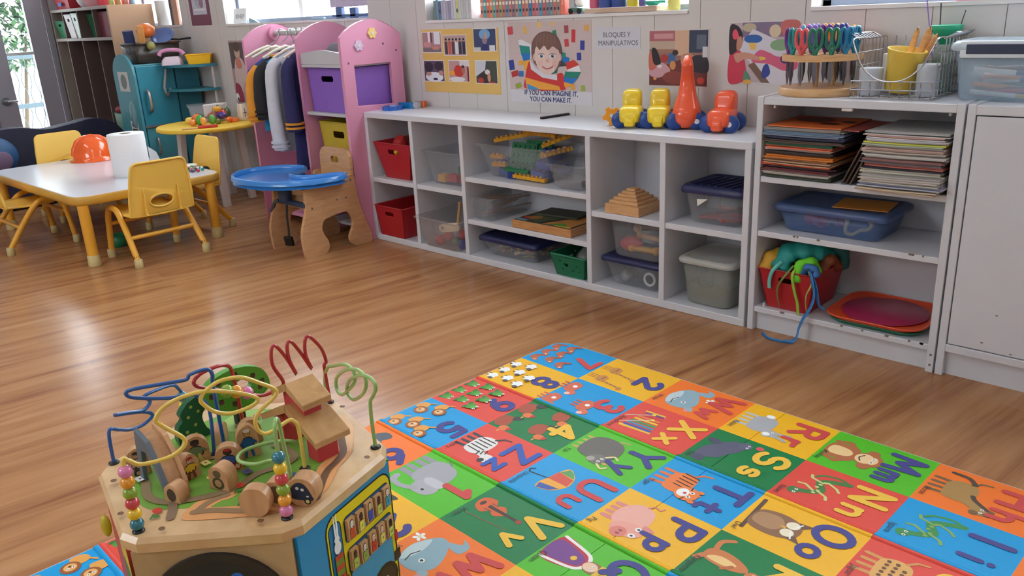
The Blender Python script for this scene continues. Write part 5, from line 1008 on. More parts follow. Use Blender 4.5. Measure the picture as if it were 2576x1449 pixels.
MB().tube(spline([(.288, .05, .515), (.315, .05, .53), (.322, .05, .58), (.315, .05, .63), (.288, .05, .645)], 5), .011, 8).build('door_handle', chrome, d1)
d2 = MB().box(.27, .288, .006, .24, .06, .42).build('oven_door', ktl, kt, bevel=.004)
MB().tube(spline([(.288, .06, .35), (.31, .06, .345), (.31, .06, .26), (.288, .06, .255)], 5), .007, 8).build('door_handle', chrome, d2)
MB().box(.27, .3, .0, .25, .42, .432).build('worktop', chrome, kt)
MB().box(.27, .284, .25, .40, .0, .80).build('front_panel', mat('kitchen_dark_teal', (44, 118, 136), .45), kt)  # this panel and the corner shelves are a darker teal
for z in (.785, .64):
    q = [(.27, .17)]+[(.27+.29*math.sin(a), .40-.23*math.cos(a)) for a in [PI/2*k/12 for k in range(13)]]+[(.27, .40)]
    MB().prism(q, z-.015, z, lambda u, v, w: Vector((u, v, w))).build('corner_shelf', mat('kitchen_dark_teal', (44, 118, 136), .45), kt, bevel=.003)
MB().cyl((.535, .375, .0), (.535, .375, .785), .009, n=12).build('post', mat('post_white', (196, 192, 194), .4), kt)
MB().tube([(.2935, .19, .76), (.31, .165, .70), (.318, .15, .655), (.312, .16, .60), (.2935, .2, .645)], .008, 8).build('hose', mat('hose_grey', (150, 146, 146), .4), kt)
# dark bin of kitchen toys on the fridge
kb = round_bin('storage_bin', 'smoky clear bin heaped with kitchen toys on top of the play kitchen', -2.36, -2.12, -.40, -.09, .8008, .925, .02, clear('smoke_plastic', (70, 62, 56), .78, .3), .008)
solid('toy_pot', 'orange toy pot heaped in the smoky bin', 'toy', lambda b: b.lathe([(.02, -.03), (.05, -.02), (.058, .02), (.03, .05), (.002, .055)], n=20), mat('pot_orange', (226, 120, 50), .35), (-2.24, -.255, .985), (.2, .1, 0))
solid('toy_bowl', 'blue toy bowl tilted in the smoky bin', 'toy', lambda b: b.lathe([(.02, 0), (.05, .01), (.075, .035), (.072, .037), (.045, .014)], n=24), mat('bowl_blue', (96, 122, 180), .3), (-2.22, -.155, .935), (.5, .5, 0))
solid('toy_pan', 'dark toy pan leaning in the smoky bin', 'toy', lambda b: (b.lathe([(.04, 0), (.045, .012), (.04, .012), (.03, .003)], n=20), b.cyl((.04, 0, .008), (.12, 0, .02), .006, n=8)), mat('pan_dark', (40, 42, 46), .4), (-2.22, -.10, .93), (0, .1, 1.2))
solid('toy_spatula', 'tan toy spatula sticking out of the smoky bin', 'toy', lambda b: b.box(-.02, .02, -.004, .004, -.06, .07), mat('spat_tan', (226, 160, 92), .4), (-2.17, -.32, .96), (.3, .1, .9), bevel=.003)
solid('toy_can', 'navy toy can at the left of the smoky bin', 'toy', lambda b: b.cyl((0, 0, -.04), (0, 0, .045), .032, n=18), mat('can_navy', (36, 50, 96), .4), (-2.26, -.36, .955), (.1, .1, 0))
solid('toy_pepper', 'orange toy dish low at the right of the smoky bin', 'toy', ball(.045, (1.2, 1, .5)), mat('pot_orange', (226, 120, 50), .35), (-2.2, -.13, .905))
solid('toy_ball', 'olive toy ball pressed against the front of the smoky bin', 'toy', ball(.026), mat('ball_olive', (150, 146, 84), .4), (-2.10, -.30, .905))
ph = thing('toy_telephone', 'pink and white toy telephone on the curved kitchen shelf', 'telephone', (-2.03, -.215, .786), .9)
MB().loft([rrect(-.06+g, .06-g, -.05+g, .05-g, .02, z) for z, g in ((0, 0), (.03, .004), (.05, .02))]).build('base', mat('phone_white', (214, 196, 210), .4), ph)
MB().tube(spline([(-.075, 0, .06), (-.055, 0, .082), (0, 0, .09), (.055, 0, .082), (.075, 0, .06)], 5), [.014]*3+[.012]*15+[.014]*3, 10).build('handset', mat('phone_pink', (208, 140, 180), .35), ph)
yb = wall_bin('storage_bin', 'shallow yellow bin on the curved kitchen shelf', -1.995, -1.845, -.15, -.03, .786, .842, .012, .01, mat('bin_yellow', (246, 190, 30), .35), slots=False)
yb.rotation_euler = (0, 0, 1.0)
# ---------------------------------------------------------------- cubby lockers
brn = mat('locker_brown', (92, 74, 70), .6, var=.1, scale=5); tanp = mat('locker_tan', (196, 158, 126), .5, var=.06, scale=3); edg = mat('locker_edge', (150, 140, 132), .5)
X0, X1, D_, H_ = -3.715, -2.655, .30, 1.165
cb = thing('cubby_locker', 'brown cubby locker unit with tan end panel and upper bin row', 'locker', (0, 0, 0))
MB().box(X1-.02, X1, -D_, -.003, 0, H_).build('end_panel', tanp, cb, bevel=.002); MB().box(X0, X0+.02, -D_, -.003, 0, H_).build('end_panel', edg, cb, bevel=.002)
MB().box(X0+.02, X1-.02, -D_, -.003, H_-.02, H_).build('top', edg, cb, bevel=.002); MB().box(X0+.02, X1-.02, -.012, -.004, .0, H_-.02).build('back_panel', brn, cb); MB().box(X0+.02, X1-.02, -D_, -.012, .03, .05).build('base', brn, cb)
MB().box(X0+.02, X1-.02, -D_, -.012, .945, .965).build('shelf', edg, cb, bevel=.002)
for x in (-3.49, -3.21, -2.93): MB().box(x-.007, x+.007, -D_+.002, -.012, .05, .945).build('divider', brn, cb, bevel=.002); MB().box(x-.007, x+.007, -D_+.002, -.012, .965, H_-.02).build('divider', brn, cb, bevel=.002)
dg = mat('cub_green', (40, 120, 80), .4); dr = mat('cub_maroon', (120, 44, 60), .5); dw = mat('cub_print', (206, 200, 202), .4, var=.25, scale=25); dw2 = mat('cub_print2', (206, 224, 210), .4, var=.3, scale=25)
wall_bin('storage_bin', 'green bin in the leftmost upper cubby', -3.685, -3.51, -.295, -.06, .966, 1.085, .02, .02, dg)
wall_bin('storage_bin', 'white patterned tall bin in the second upper cubby', -3.465, -3.335, -.298, -.06, .966, 1.125, .012, .02, dw); wall_bin('storage_bin', 'white and green patterned tall bin beside the divider', -3.33, -3.225, -.298, -.06, .966, 1.13, .012, .02, dw2)
wall_bin('storage_bin', 'deep green bin slid into the third upper cubby', -3.195, -2.945, -.24, -.04, .966, 1.12, .01, .02, dg, slots=False)
tag(MB().box(-2.915, -2.69, -.27, -.05, .966, 1.13).build('storage_box', dr, bevel=.004), 'maroon box in the rightmost upper cubby', 'box')
wall_bin('storage_bin', 'green bin on the locker floor under the maroon box', -2.90, -2.70, -.294, -.05, .051, .46, .02, .02, dg, slots=False)
solid('cloth_bundle', 'red cloth draped over the green locker bin', 'cloth', ball(.045, (1.4, 1, .7)), mat('cl_red', (150, 60, 66), .8), (-2.86, -.25, .478))
rb_ = wall_bin('storage_bin', 'red bin with a blue tag on top of the cubby locker', -3.66, -3.38, -.285, -.04, H_+.001, H_+.13, .02, .02, mat('cub_red', (176, 44, 56), .45))
MB().box(-.04, .03, -.127, -.121, .02, .045).build('name_tag', mat('tag_blue', (50, 100, 160), .4), rb_)
solid('plush_toy', 'round white plush toy between the red bins atop the locker', 'plush', ball(.075, (1.1, .8, 1)), mat('plush', (236, 236, 240), .95, bump=.5, scale=80), (-3.26, -.2, H_+.07))
wall_bin('storage_bin', 'second red basket on top of the cubby locker', -3.13, -2.86, -.285, -.04, H_+.001, H_+.13, .02, .02, mat('cub_red', (176, 44, 56), .45))
for k, (x, c, n) in enumerate(((-2.82, (200, 200, 120), 'lime'), (-2.78, (206, 160, 100), 'tan'), (-2.735, (226, 140, 120), 'coral'), (-2.695, (150, 180, 206), 'pale blue'))): tag(MB().lathe([(.016, 0), (.019, .01), (.017, .05), (.006, .06)], n=14).build('craft_bottle', mat('cb_'+n, c, .4), None, (x, -.2+.03*k, H_+.0005)), n+' craft bottle on the locker end', 'bottle')
# ---------------------------------------------------------------- navy couch
cvn = mat('couch_navy', (34, 36, 62), .6, var=.12, scale=5); cvb = mat('couch_blue', (42, 84, 130), .55, var=.1, scale=5)
co = thing('foam_couch', 'dark navy foam couch with a wavy back behind the table', 'couch', (-2.62, -.95, 0))
prof = [(y, z) for y, z in [(p.x, p.y) for p in spline([(-.62, .30, 0), (-.5, .385, 0), (-.25, .455, 0), (-.06, .468, 0), (.10, .440, 0), (.25, .455, 0), (.40, .472, 0), (.52, .425, 0), (.60, .31, 0)], 6)]]
MB().prism(prof+[(.60, 0), (-.62, 0)], -.07, .06, lambda u, v, w: Vector((w, u, v)), smooth=True).build('backrest', cvn, co, bevel=.012, seg=3)
MB().box(.062, .215, -.60, .58, .0, .19).build('seat', cvn, co, bevel=.03, seg=3)
cu_ = thing('cushion', 'blue cushion with a dusky round patch leaning on the navy couch', 'cushion', (-2.475, -1.23, .325))
MB().sph((0, 0, 0), .17, 20, 12, 0, (.45, 1, .75)).build('cover', cvb, cu_); MB().sph((.067, .06, -.02), .055, 16, 10, 0, (.3, 1, 1)).build('patch', mat('patch_mauve', (110, 90, 120), .7), cu_)
# ---------------------------------------------------------------- wooden chair with swivelling blue tray
plyw = wood('birch_ply', (198, 150, 106), (216, 170, 124), .42, (2, 2, 14)); btr = mat('tray_blue', (54, 134, 214), .28, coat=.4, var=.03)
wc = thing('feeding_chair', 'wooden toddler chair with a big blue swivel tray', 'chair', (.018, 0, 0))
def side(x0):
    half = [(-.700, .012), (-.705, .10), (-.69, .16), (-.672, .21), (-.665, .29), (-.66, .311), (-.46, .311), (-.43, .33), (-.40, .33), (-.395, .27), (-.385, .20), (-.36, .12), (-.335, .05), (-.332, .012), (-.35, 0), (-.42, 0), (-.45, .02), (-.455, .05), (-.435, .09), (-.432, .13), (-.45, .165), (-.48, .172), (-.545, .165), (-.585, .155), (-.60, .12), (-.592, .09), (-.575, .06), (-.572, .03), (-.59, .004), (-.62, 0), (-.685, 0)]
    p = [(q.x, q.y) for q in spline([(a, b, 0) for a, b in half], 3, True)]
    s_ = MB().prism(p, 0, .018, lambda u, v, w: Vector((x0+w, u, v)), smooth=True).build('side_panel', plyw, wc, bevel=.003)
    for y, z in ((-.42, .31), (-.505, .235), (-.455, .235), (-.64, .22)): MB().cyl((x0+.018, y, z), (x0+.0195, y, z), .005, n=10).build('screw', chrome, s_)
side(-.012); side(-.275)
MB().box(-.257, -.012, -.60, -.40, .19, .205).build('seat', plyw, wc, bevel=.003)
bp_ = [(q.x, q.y) for q in rrect(-.255, -.014, .20, .445, .05, 0, 5)]
MB().prism(bp_, 0, .015, lambda u, v, w: Vector((u, -.405+w+.03*(v-.2), v)), [[(q.x, q.y) for q in rrect(-.165, -.105, .375, .405, .012, 0, 3)]]).build('backrest', plyw, wc, bevel=.003)
MB().box(-.257, -.012, -.62, -.605, .20, .26).build('front_rail', plyw, wc, bevel=.002)
out = spline([(.035, -.475), (.055, -.53), (.02, -.66), (-.08, -.755), (-.22, -.80), (-.36, -.79), (-.455, -.73), (-.49, -.65), (-.47, -.56), (-.41, -.49), (-.34, -.46), (-.285, -.475), (-.262, -.53), (-.22, -.60), (-.14, -.625), (-.06, -.585), (-.02, -.50), (.005, -.468)] if 0 else [(a, b, 0) for a, b in [(.035, -.475), (.055, -.53), (.02, -.66), (-.08, -.755), (-.22, -.80), (-.36, -.79), (-.455, -.73), (-.49, -.65), (-.47, -.56), (-.41, -.49), (-.34, -.46), (-.285, -.475), (-.262, -.53), (-.22, -.60), (-.14, -.625), (-.06, -.585), (-.02, -.50), (.005, -.468)]], 4, True)
cxy = Vector((-.2, -.68, 0))
def off(g, z): return [Vector((p.x, p.y, z))+(Vector((nrm[1], -nrm[0], 0))*g) for p, nrm in zip(out, nrms)]
nrms = []
for k in range(len(out)):
    t_ = (out[(k+1) % len(out)]-out[k-1]).normalized(); nrms.append((t_.x, t_.y))
sg = 1 if (off(1, 0)[8]-cxy).length < (out[8]-cxy).length else -1
O = lambda g, z: off(g*sg, z)
ty = MB(); ty.loft([O(.012, .315), O(.002, .320), O(0, .335), O(.003, .352), O(.009, .354), O(.014, .350), O(.018, .332)], 0, False, False)
for L_, rev in ((O(.012, .315), 1), (O(.018, .332), 0)):
    tr_ = geometry.tessellate_polygon([[Vector((p.x, p.y, 0)) for p in L_]]); ty.add(L_, [tuple(q) for q in tr_])
trayo = ty.build('tray', btr, wc)
MB().cyl((-.17, -.66, .24), (-.17, -.66, .315), .03, .034, n=18).build('swivel_post', mat('swivel_blue', (38, 58, 90), .4), wc)
MB().box(-.2, .0, -.675, -.645, .225, .245).build('swivel_arm', mat('swivel_blue', (38, 58, 90), .4), wc, bevel=.004)
st_ = ribbon('strap', '', [(-.17, -.655, .235), (-.165, -.668, .17), (-.155, -.675, .11), (-.15, -.68, .075)], .018, blackc)
for k in ('label', 'category'): del st_[k]
st_.parent = wc
MB().box(-.022, .022, -.008, .008, 0, .045).build('buckle', black, wc, (-.15, -.68, .035), (.2, 0, .4), bevel=.004)
MB().tube([(-.22, -.665, .235), (-.25, -.67, .225), (-.275, -.68, .18)], .009, 8).build('lever', mat('lever_grey', (70, 78, 90), .4), wc)
# bins in the pink unit
wall_bin('storage_bin', 'purple fabric bin in the upper compartment of the pink wardrobe', -.335, -.03, -.345, -.07, .596, .795, .006, .006, mat('bin_purple', (140, 98, 190), .6, var=.05), slots=True)
wall_bin('storage_bin', 'olive yellow bin in the middle compartment of the pink wardrobe', -.330, -.035, -.318, -.065, .301, .545, .02, .012, mat('bin_olive', (204, 176, 52), .5))
cap = thing('dress_up_hat', 'dark grey cap with pale lettering on top of the pink wardrobe tray', 'cap', (-.19, -.22, .816), .2)
MB().lathe([(.10, .0), (.105, .01), (.098, .05), (.07, .085), (.001, .098)], n=24, cap1=False).build('crown', mat('cap_grey', (110, 106, 116), .8), cap)
d = Draw(lambda u, v, e: Vector((-.06+u*.12, -.106+.055*v*v-e*4, .02+v*.055))); d.text('US', .5, .55, .75, (206, 206, 214), ax=.5); d.stroke([(.1, .15), (.9, .3)], .05, (206, 206, 214)); d.build('lettering', cap)
solid('plush_toy', 'black and white small toy on the olive bin in the pink wardrobe', 'plush', lambda b: (b.sph((0, 0, 0), .022, 12, 8), b.sph((.03, 0, .004), .016, 10, 7)), mat('toy_dk', (60, 58, 60), .7), (-.12, -.29, .562))
# ================================================================ wooden hexagonal activity centre
BLUE2 = [(-.052, -.025, -.002), (-.051, -.02, .077), (-.053, -.03, .103), (-.056, -.04, .113), (-.066, -.074, .117), (-.077, -.111, .128), (-.081, -.127, .137), (-.080, -.122, .145), (-.066, -.074, .142), (-.058, -.045, .14), (-.056, -.038, .147), (-.049, -.014, .149), (-.047, -.007, .139), (-.049, -.008, .12), (-.055, -.005, .06), (-.058, -.003, -.002)]
GREENC = [(.12, .008, .035), (.097, -.004, .035), (.088, -.025, .035), (.065, -.036, .035), (.046, -.031, .035), (.036, -.01, .035), (.046, .026, .035), (.066, .05, .034)]
def activity():
    maple = wood('maple', (206, 166, 116), (226, 192, 146), .4, (3, 3, 3), .35); mapleS = wood('maple_side', (176, 146, 104), (200, 172, 130), .45, (2, 2, 2)); beech = wood('beech_piece', (190, 140, 96), (212, 166, 120), .45, (8, 8, 2))
    ct = thing('activity_cube', 'hexagonal wooden activity centre with bead wires and a printed bus panel', 'activity toy', (2.014, -2.061, .0126))
    Z0 = .3374; Rr = .2335; ang = [math.radians(-73+60*k) for k in range(6)]
    def hexa(r, cutc=.018):
        out = []
        for k in range(6):
            c = Vector((math.cos(ang[k]), math.sin(ang[k]), 0))*r; a = Vector((math.cos(ang[k-1]), math.sin(ang[k-1]), 0))*r; b = Vector((math.cos(ang[(k+1) % 6]), math.sin(ang[(k+1) % 6]), 0))*r
            out += [c+(a-c).normalized()*cutc, c+(b-c).normalized()*cutc]
        return out
    lv = lambda r, z: [Vector((p.x, p.y, z)) for p in hexa(r)]
    MB().loft([lv(Rr, Z0-.022), lv(Rr+.001, Z0-.007), lv(Rr-.005, Z0)], 0, True, True, False).build('top_board', maple, ct)
    MB().loft([lv(Rr-.006, .0), lv(Rr-.006, Z0-.022)], 0, True, False, False).build('inner_case', mapleS, ct)
    def panel(k, m, name):
        """side panel between corner k and k+1; returns print mapping (u 0..1, d metres below the top board)"""
        a = Vector((math.cos(ang[k]), math.sin(ang[k]), 0))*(Rr-.003); b = Vector((math.cos(ang[(k+1) % 6]), math.sin(ang[(k+1) % 6]), 0))*(Rr-.003)
        nrm = Vector((a.y-b.y, b.x-a.x, 0)).normalized(); nrm = nrm if nrm.dot(a) > 0 else -nrm
        fn = lambda u, d, h: a.lerp(b, u)+Vector((0, 0, Z0-.022-d))+nrm*(h-.0005)
        p = MB().prism([(.02, .0), (.98, .0), (.98, .312), (.02, .312)], -.006, .0, fn).build(name, m, ct)
        return p, fn
    # chalk-black roundel on the near panel, bus on the right panel
    p0, f0 = panel(0, mapleS, 'side_panel'); L0 = .2305
    circ = lambda r, n=40: [(.5+r/L0*math.cos(2*PI*k/n), .112+r*math.sin(2*PI*k/n)) for k in range(n)]
    MB().prism(circ(.103), 0, .006, f0, smooth=True).build('roundel', mat('roundel_black', (44, 40, 40), .5), p0); 
    d = Draw(lambda u, v, h: f0(.5+u/L0, .112-v, .006+h)); d.ell(0, 0, .092, .092, (34, 36, 40))
    d.stroke([(.045*math.cos(a)-.02, .035*math.sin(a)+.028) for a in [PI*k/12 for k in range(13)]], .010, (40, 104, 62)); d.stroke([(-.055, -.05)]+[(.03*math.cos(a)+.04, .03*math.sin(a)+.02) for a in [PI-.2-2.4*k/12 for k in range(13)]], .009, (36, 80, 120)); d.ell(.03, .062, .009, .009, (36, 110, 206)); d.ell(-.056, .05, .008, .008, (26, 116, 70)); d.ell(.0, -.03, .03, .03, (60, 60, 110)); d.build('maze_print', p0)
    p1, f1 = panel(1, mat('bus_blue', (20, 140, 200), .4, var=.03), 'bus_panel'); k1 = 1/L0
    Y, BK, BL = (232, 214, 20), (24, 22, 24), (40, 130, 190)
    d = Draw(lambda u, v, h: f1(u, v, h)); rr = lambda x0, x1, y0, y1, r: [(q.x*k1, q.y) for q in rrect(x0, x1, y0, y1, r, 0, 4)]
    d.poly(rr(.060, .226, .010, .27, .026), BK); d.poly(rr(.063, .223, .013, .27, .023), Y)
    d.poly(rr(.066, .096, .024, .30, .012), BK); d.poly(rr(.068, .094, .026, .30, .010), BL)
    for y0, y1 in ((.030, .076), (.086, .132)): d.poly(rr(.102, .218, y0, y1, .008), BK); d.poly(rr(.1035, .2165, y0+.0015, y1-.0015, .007), (30, 92, 140)); d.poly(rr(.1035, .2165, y1-.008, y1-.0015, .003), (44, 130, 190))
    for y in (.146, .160): d.stroke([(.46, y), (.92, y)], .022, BK, ax=1/k1); d.stroke([(.46, y), (.92, y)], .014, (60, 150, 200), ax=1/k1)
    d.poly(rr(.215, .232, .165, .185, .003), (50, 34, 30)); d.poly(rr(.222, .229, .128, .150, .003), (200, 40, 40)); d.ell(.80, .205, .036*k1, .036, BK); d.ell(.80, .205, .028*k1, .028, (52, 38, 34)); d.ell(.80, .205, .012*k1, .012, (226, 226, 226)); d.ell(.80, .205, .005*k1, .005, BK)
    d.ell(.352, .066, .008*k1, .011, (244, 244, 244)); d.ell(.352, .052, .006*k1, .006, (244, 244, 244)); d.stroke([(.345, .048), (.34, .034)], .012, (244, 244, 244), ax=1/k1); d.stroke([(.358, .048), (.365, .034)], .012, (244, 244, 244), ax=1/k1)
    for k in range(5): d.poly([(.312, .078+.009*k), (.392, .078+.009*k), (.392, .087+.009*k), (.312, .087+.009*k)], ((196, 70, 44), (110, 140, 50))[k % 2])
    d.ell(.352, .126, .017*k1, .005, (160, 50, 40)); d.ell(.352, .142, .011*k1, .015, (226, 150, 70)); d.ell(.33, .146, .004*k1, .003, (226, 150, 70)); d.stroke([(.335, .138), (.36, .137)], .01, BK, ax=1/k1); d.ell(.35, .172, .016*k1, .018, (176, 40, 40)); d.build('bus_print', p1)
    faces = [((240, 240, 236), (214, 80, 40)), ((70, 46, 44), (226, 220, 90)), ((226, 206, 150), (50, 80, 190)), ((70, 46, 40), (196, 206, 90)), ((240, 236, 230), (60, 160, 190)), ((60, 40, 38), (170, 196, 90)), ((220, 220, 220), (150, 170, 80)), ((236, 190, 180), (206, 50, 44)), ((236, 200, 190), (226, 214, 110)), ((50, 34, 34), (206, 220, 110))]
    for n in range(10):
        row, col = divmod(n, 5); u = (.113+.0235*col)*k1; y0 = .034+.056*row; hw = .0085*k1; yy = y0+.002*math.sin(n*2.3)
        bl = MB().prism([(u-hw, yy), (u+hw, yy), (u+hw, yy+.036), (u-hw, yy+.036)], .0015, .007, f1).build('number_block', beech, p1)
        d = Draw(lambda a, b, h: f1(u+a*hw, yy+.018-b*.018, .007+h)); fc, bc = faces[n]
        d.rect(-.72, .72, -.92, .12, BK); d.rect(-.64, .64, -.88, .06, bc); d.ell(0, .48, .5, .42, BK); d.ell(0, .46, .44, .36, fc); d.ell(-.17, .5, .06, .05, BK); d.ell(.17, .5, .06, .05, BK); d.stroke([(-.15, .3), (0, .25), (.15, .3)], .06, (150, 40, 40)); d.text(str(n+1), 0, -.42, .85, BK, ax=2.1, sx=1.0); d.build('number_print', bl)
    pm_, fm = panel(5, mat('side_red', (176, 44, 48), .45), 'side_panel')
    d = Draw(fm); d.blob([(.5, .0), (.95, .0), (.98, .08), (.7, .1)], (210, 190, 60)); d.blob([(.6, .06), (.98, .05), (.98, .12), (.7, .14)], (70, 130, 60)); d.blob([(.7, .1), (.98, .1), (.98, .2), (.75, .2)], (90, 60, 120)); d.build('side_print', pm_)
    for k, c in ((2, (60, 150, 70)), (3, (226, 190, 50)), (4, (60, 120, 190))): panel(k, flat(c, .45), 'side_panel')
    tg = MB().sph((-.05, -.206, .30), .018, 14, 9, 0, (.6, .4, 1)).build('spinning_knob', mat('knob_olive', (190, 170, 50), .4), ct)
    # painted top
    top = lambda u, v, h: Vector((u, v, Z0+h)); d = Draw(top)
    GR, OR, WD = (112, 160, 54), (224, 160, 100), (176, 148, 108)
    d.blob([(-.09, -.15), (-.04, -.165), (.02, -.165), (.06, -.13), (.13, -.06), (.16, -.02), (.14, .06), (.10, .12), (.03, .14), (-.06, .15), (-.14, .11), (-.175, .05), (-.165, -.03), (-.13, -.10)], GR, 8)
    d.blob([(.02, .16), (.05, .17), (.06, .15), (.035, .14)], (150, 186, 90)); d.blob([(-.13, .02), (-.08, .06), (-.12, .11), (-.16, .08)], (150, 186, 90))
    d.stroke([(.085, -.13), (.074, -.108), (.070, -.085), (.075, -.07)], .03, OR, smooth=True); d.stroke([(.085, -.13), (.11, -.105), (.135, -.078), (.155, -.056), (.168, -.03), (.175, -.005)], .03, OR, smooth=True); d.stroke([(.175, -.005), (.168, .025), (.15, .05), (.13, .072), (.118, .098), (.10, .122), (.07, .138), (.04, .15)], .032, OR, smooth=True); d.stroke([(.10, .12), (.05, .16), (.0, .175)], .03, (236, 190, 140), smooth=True)
    d.stroke([(.084, -.124), (.076, -.105), (.074, -.085), (.078, -.072)], .011, (150, 118, 84), smooth=True); d.stroke([(.082, -.126), (.10, -.105), (.13, -.082), (.155, -.06)], .012, (150, 118, 84), smooth=True)  # slot grooves only painted: darker wood strokes stand in for shaded recesses
    d.stroke([(.19, .01), (.172, .028), (.155, .045), (.138, .065), (.126, .09), (.112, .112), (.085, .13), (.05, .15)], .012, (112, 82, 58), smooth=True); d.stroke([(.172, .028), (.155, .022), (.14, .032)], .012, (132, 98, 70), smooth=True)
    d.stroke([(-.064, -.135), (-.045, -.14), (-.02, -.15), (.005, -.15), (.03, -.137), (.05, -.11), (.062, -.085), (.07, -.05), (.06, -.01), (.07, .03), (.06, .055), (.03, .06), (.0, .055)], .013, (140, 118, 84), smooth=True); d.stroke([(.035, -.135), (.055, -.145), (.07, -.155)], .013, (130, 104, 80)); d.stroke([(-.12, -.06), (-.06, -.05), (-.03, .0), (-.06, .06), (-.11, .05)], .012, (156, 130, 92), smooth=True)
    for x, y in ((.070, -.046), (.105, -.060), (.039, -.160), (-.115, .09), (-.135, .07)): d.ell(x, y, .008, .0065, (206, 56, 34)); d.stroke([(x+.006, y-.008), (x+.014, y-.016)], .003, (60, 110, 40)); d.ell(x+.014, y-.008, .006, .003, (60, 120, 44), .8)
    for x, y, c in ((.045, -.02, (84, 84, 130)), (.115, .02, (60, 90, 160)), (.02, -.065, (226, 206, 110)), (-.03, -.05, (226, 206, 120)), (.05, .03, (232, 200, 90)), (-.065, -.14, (226, 226, 230)), (-.09, .0, (230, 230, 232))): d.blob([(x+.008*(1+.35*(k % 2))*math.cos(k*PI/4), y+.006*(1+.35*(k % 2))*math.sin(k*PI/4)) for k in range(8)], c, 3); d.ell(x, y, .002, .002, (80, 60, 50), n=8)
    for x, y in ((.093, -.177), (.184, -.077), (.2, -.004), (.161, .124), (-.018, .204), (.01, -.20), (-.09, -.17)): d.ell(x, y, .0055, .0045, (120, 84, 52))
    d.build('painted_scene', ct)
    # wires
    def wire(pts, c, name, label, r=.0031): return MB().tube(spline([(x, y, Z0+z) for x, y, z in pts], 5), r, 8).build('bead_wire', mat('wire_'+name, c, .3, coat=.4), ct, label=label)
    blue = (36, 90, 160); yw = (232, 200, 92); gw = (150, 188, 110); rw = (176, 38, 44)
    w1 = wire([(-.157, -.144, -.002), (-.158, -.141, .055), (-.165, -.125, .05), (-.170, -.105, .040), (-.178, -.080, .036), (-.186, -.060, .043), (-.180, -.078, .058), (-.165, -.125, .076), (-.171, -.105, .070), (-.180, -.075, .060), (-.187, -.059, .068), (-.185, -.068, .081), (-.192, -.045, .081), (-.204, -.012, .075), (-.209, .0, .062), (-.211, .005, .045), (-.21, .004, -.002)], blue, 'blue', 'blue bead wire at the far corner')
    w2 = wire(BLUE2, blue, 'blue', 'long blue bead wire over the scene')
    ypts = [(.064, -.198, -.002), (.064, -.198, .105), (.065, -.192, .110), (.067, -.178, .098), (.072, -.146, .094), (.075, -.128, .098), (.078, -.117, .108), (.077, -.120, .119), (.074, -.133, .134), (.072, -.147, .151), (.072, -.147, .158), (.073, -.140, .167), (.076, -.126, .174), (.079, -.105, .177), (.084, -.077, .175), (.090, -.039, .160), (.094, -.016, .147), (.096, -.009, .139), (.093, -.019, .131), (.088, -.049, .130), (.085, -.071, .141), (.083, -.084, .157), (.082, -.086, .166), (.084, -.078, .176), (.087, -.056, .184), (.092, -.027, .180), (.096, -.002, .163), (.099, .016, .149), (.1, .020, .141), (.099, .014, .133), (.095, -.008, .120), (.094, -.017, .107), (.094, -.016, .093), (.095, -.008, .082), (.097, .006, .081), (.101, .031, .089), (.103, .039, .086), (.104, .045, .070), (.104, .046, -.002)]
    w3 = wire(ypts, yw, 'yellow', 'looping yellow bead wire')
    w4 = wire([(-.069, .207, -.003), (-.072, .208, .039), (-.045, .200, .075), (-.012, .193, .091), (.046, .180, .114), (.080, .172, .113), (.070, .176, .088), (.012, .189, .045), (-.017, .197, .043), (-.007, .193, .070), (.051, .176, .107), (.107, .163, .127), (.132, .158, .118), (.110, .166, .087), (.059, .180, .053), (.033, .185, .056), (.057, .176, .089), (.112, .162, .120), (.154, .152, .131), (.168, .150, .120), (.149, .156, .096), (.136, .159, .081), (.134, .159, .043), (.138, .158, -.002)], gw, 'green', 'coiled pale green bead wire')
    w5 = wire([(-.059, .206, -.002), (-.059, .203, .068), (-.059, .204, .078), (-.059, .208, .082), (-.059, .202, .108), (-.059, .186, .133), (-.059, .177, .140), (-.059, .171, .132), (-.057, .168, .108), (-.055, .175, .080), (-.061, .163, .110), (-.062, .147, .139), (-.062, .138, .136), (-.058, .136, .110), (-.055, .144, .081), (-.061, .133, .113), (-.062, .117, .141), (-.062, .108, .138), (-.060, .105, .110), (-.060, .119, .077), (-.060, .115, .067), (-.060, .088, .063), (-.060, .069, .068), (-.060, .049, .080), (-.060, .017, .096), (-.061, -.015, .113), (-.061, -.031, .124), (-.061, -.030, .134), (-.064, -.011, .140), (-.072, .027, .135), (-.085, .045, .105), (-.09, .05, -.002)], rw, 'red', 'zigzag red bead wire')
    w6 = wire([(.199, -.045, -.002), (.196, -.042, .10), (.194, -.040, .136), (.186, -.032, .146), (.177, -.024, .134), (.173, -.020, .100), (.168, -.014, .04), (.16, -.02, .033)]+GREENC+[(.068, .062, .02), (.068, .064, -.002)], gw, 'green', 'pale green bead wire looping low over the scene')
    for x, y in ((-.157, -.144), (-.052, -.025), (.104, .046), (.138, .158), (-.062, .206), (.199, -.045), (.064, -.198)): MB().lathe([(.0085, 0), (.0085, .002), (.006, .0035)], (x, y, Z0), 14).build('grommet', black, ct)
    def beads(wireobj, x, y, z, cols, dx=0, dy=0, r=.0096):
        for k, c in enumerate(cols): MB().sph((x+dx*k, y+dy*k, Z0+z+.0166*k), r, 18, 12).build('bead', mat('bead_%s' % c[0], c[1], .22, coat=.5, var=.02), wireobj)
    P_, O_, G_, R_, Y_, T_ = ('pinkb', (222, 130, 176)), ('orangeb', (238, 160, 40)), ('limeb', (140, 170, 50)), ('redb', (206, 64, 72)), ('yellowb', (236, 196, 40)), ('tealb', (44, 122, 140))
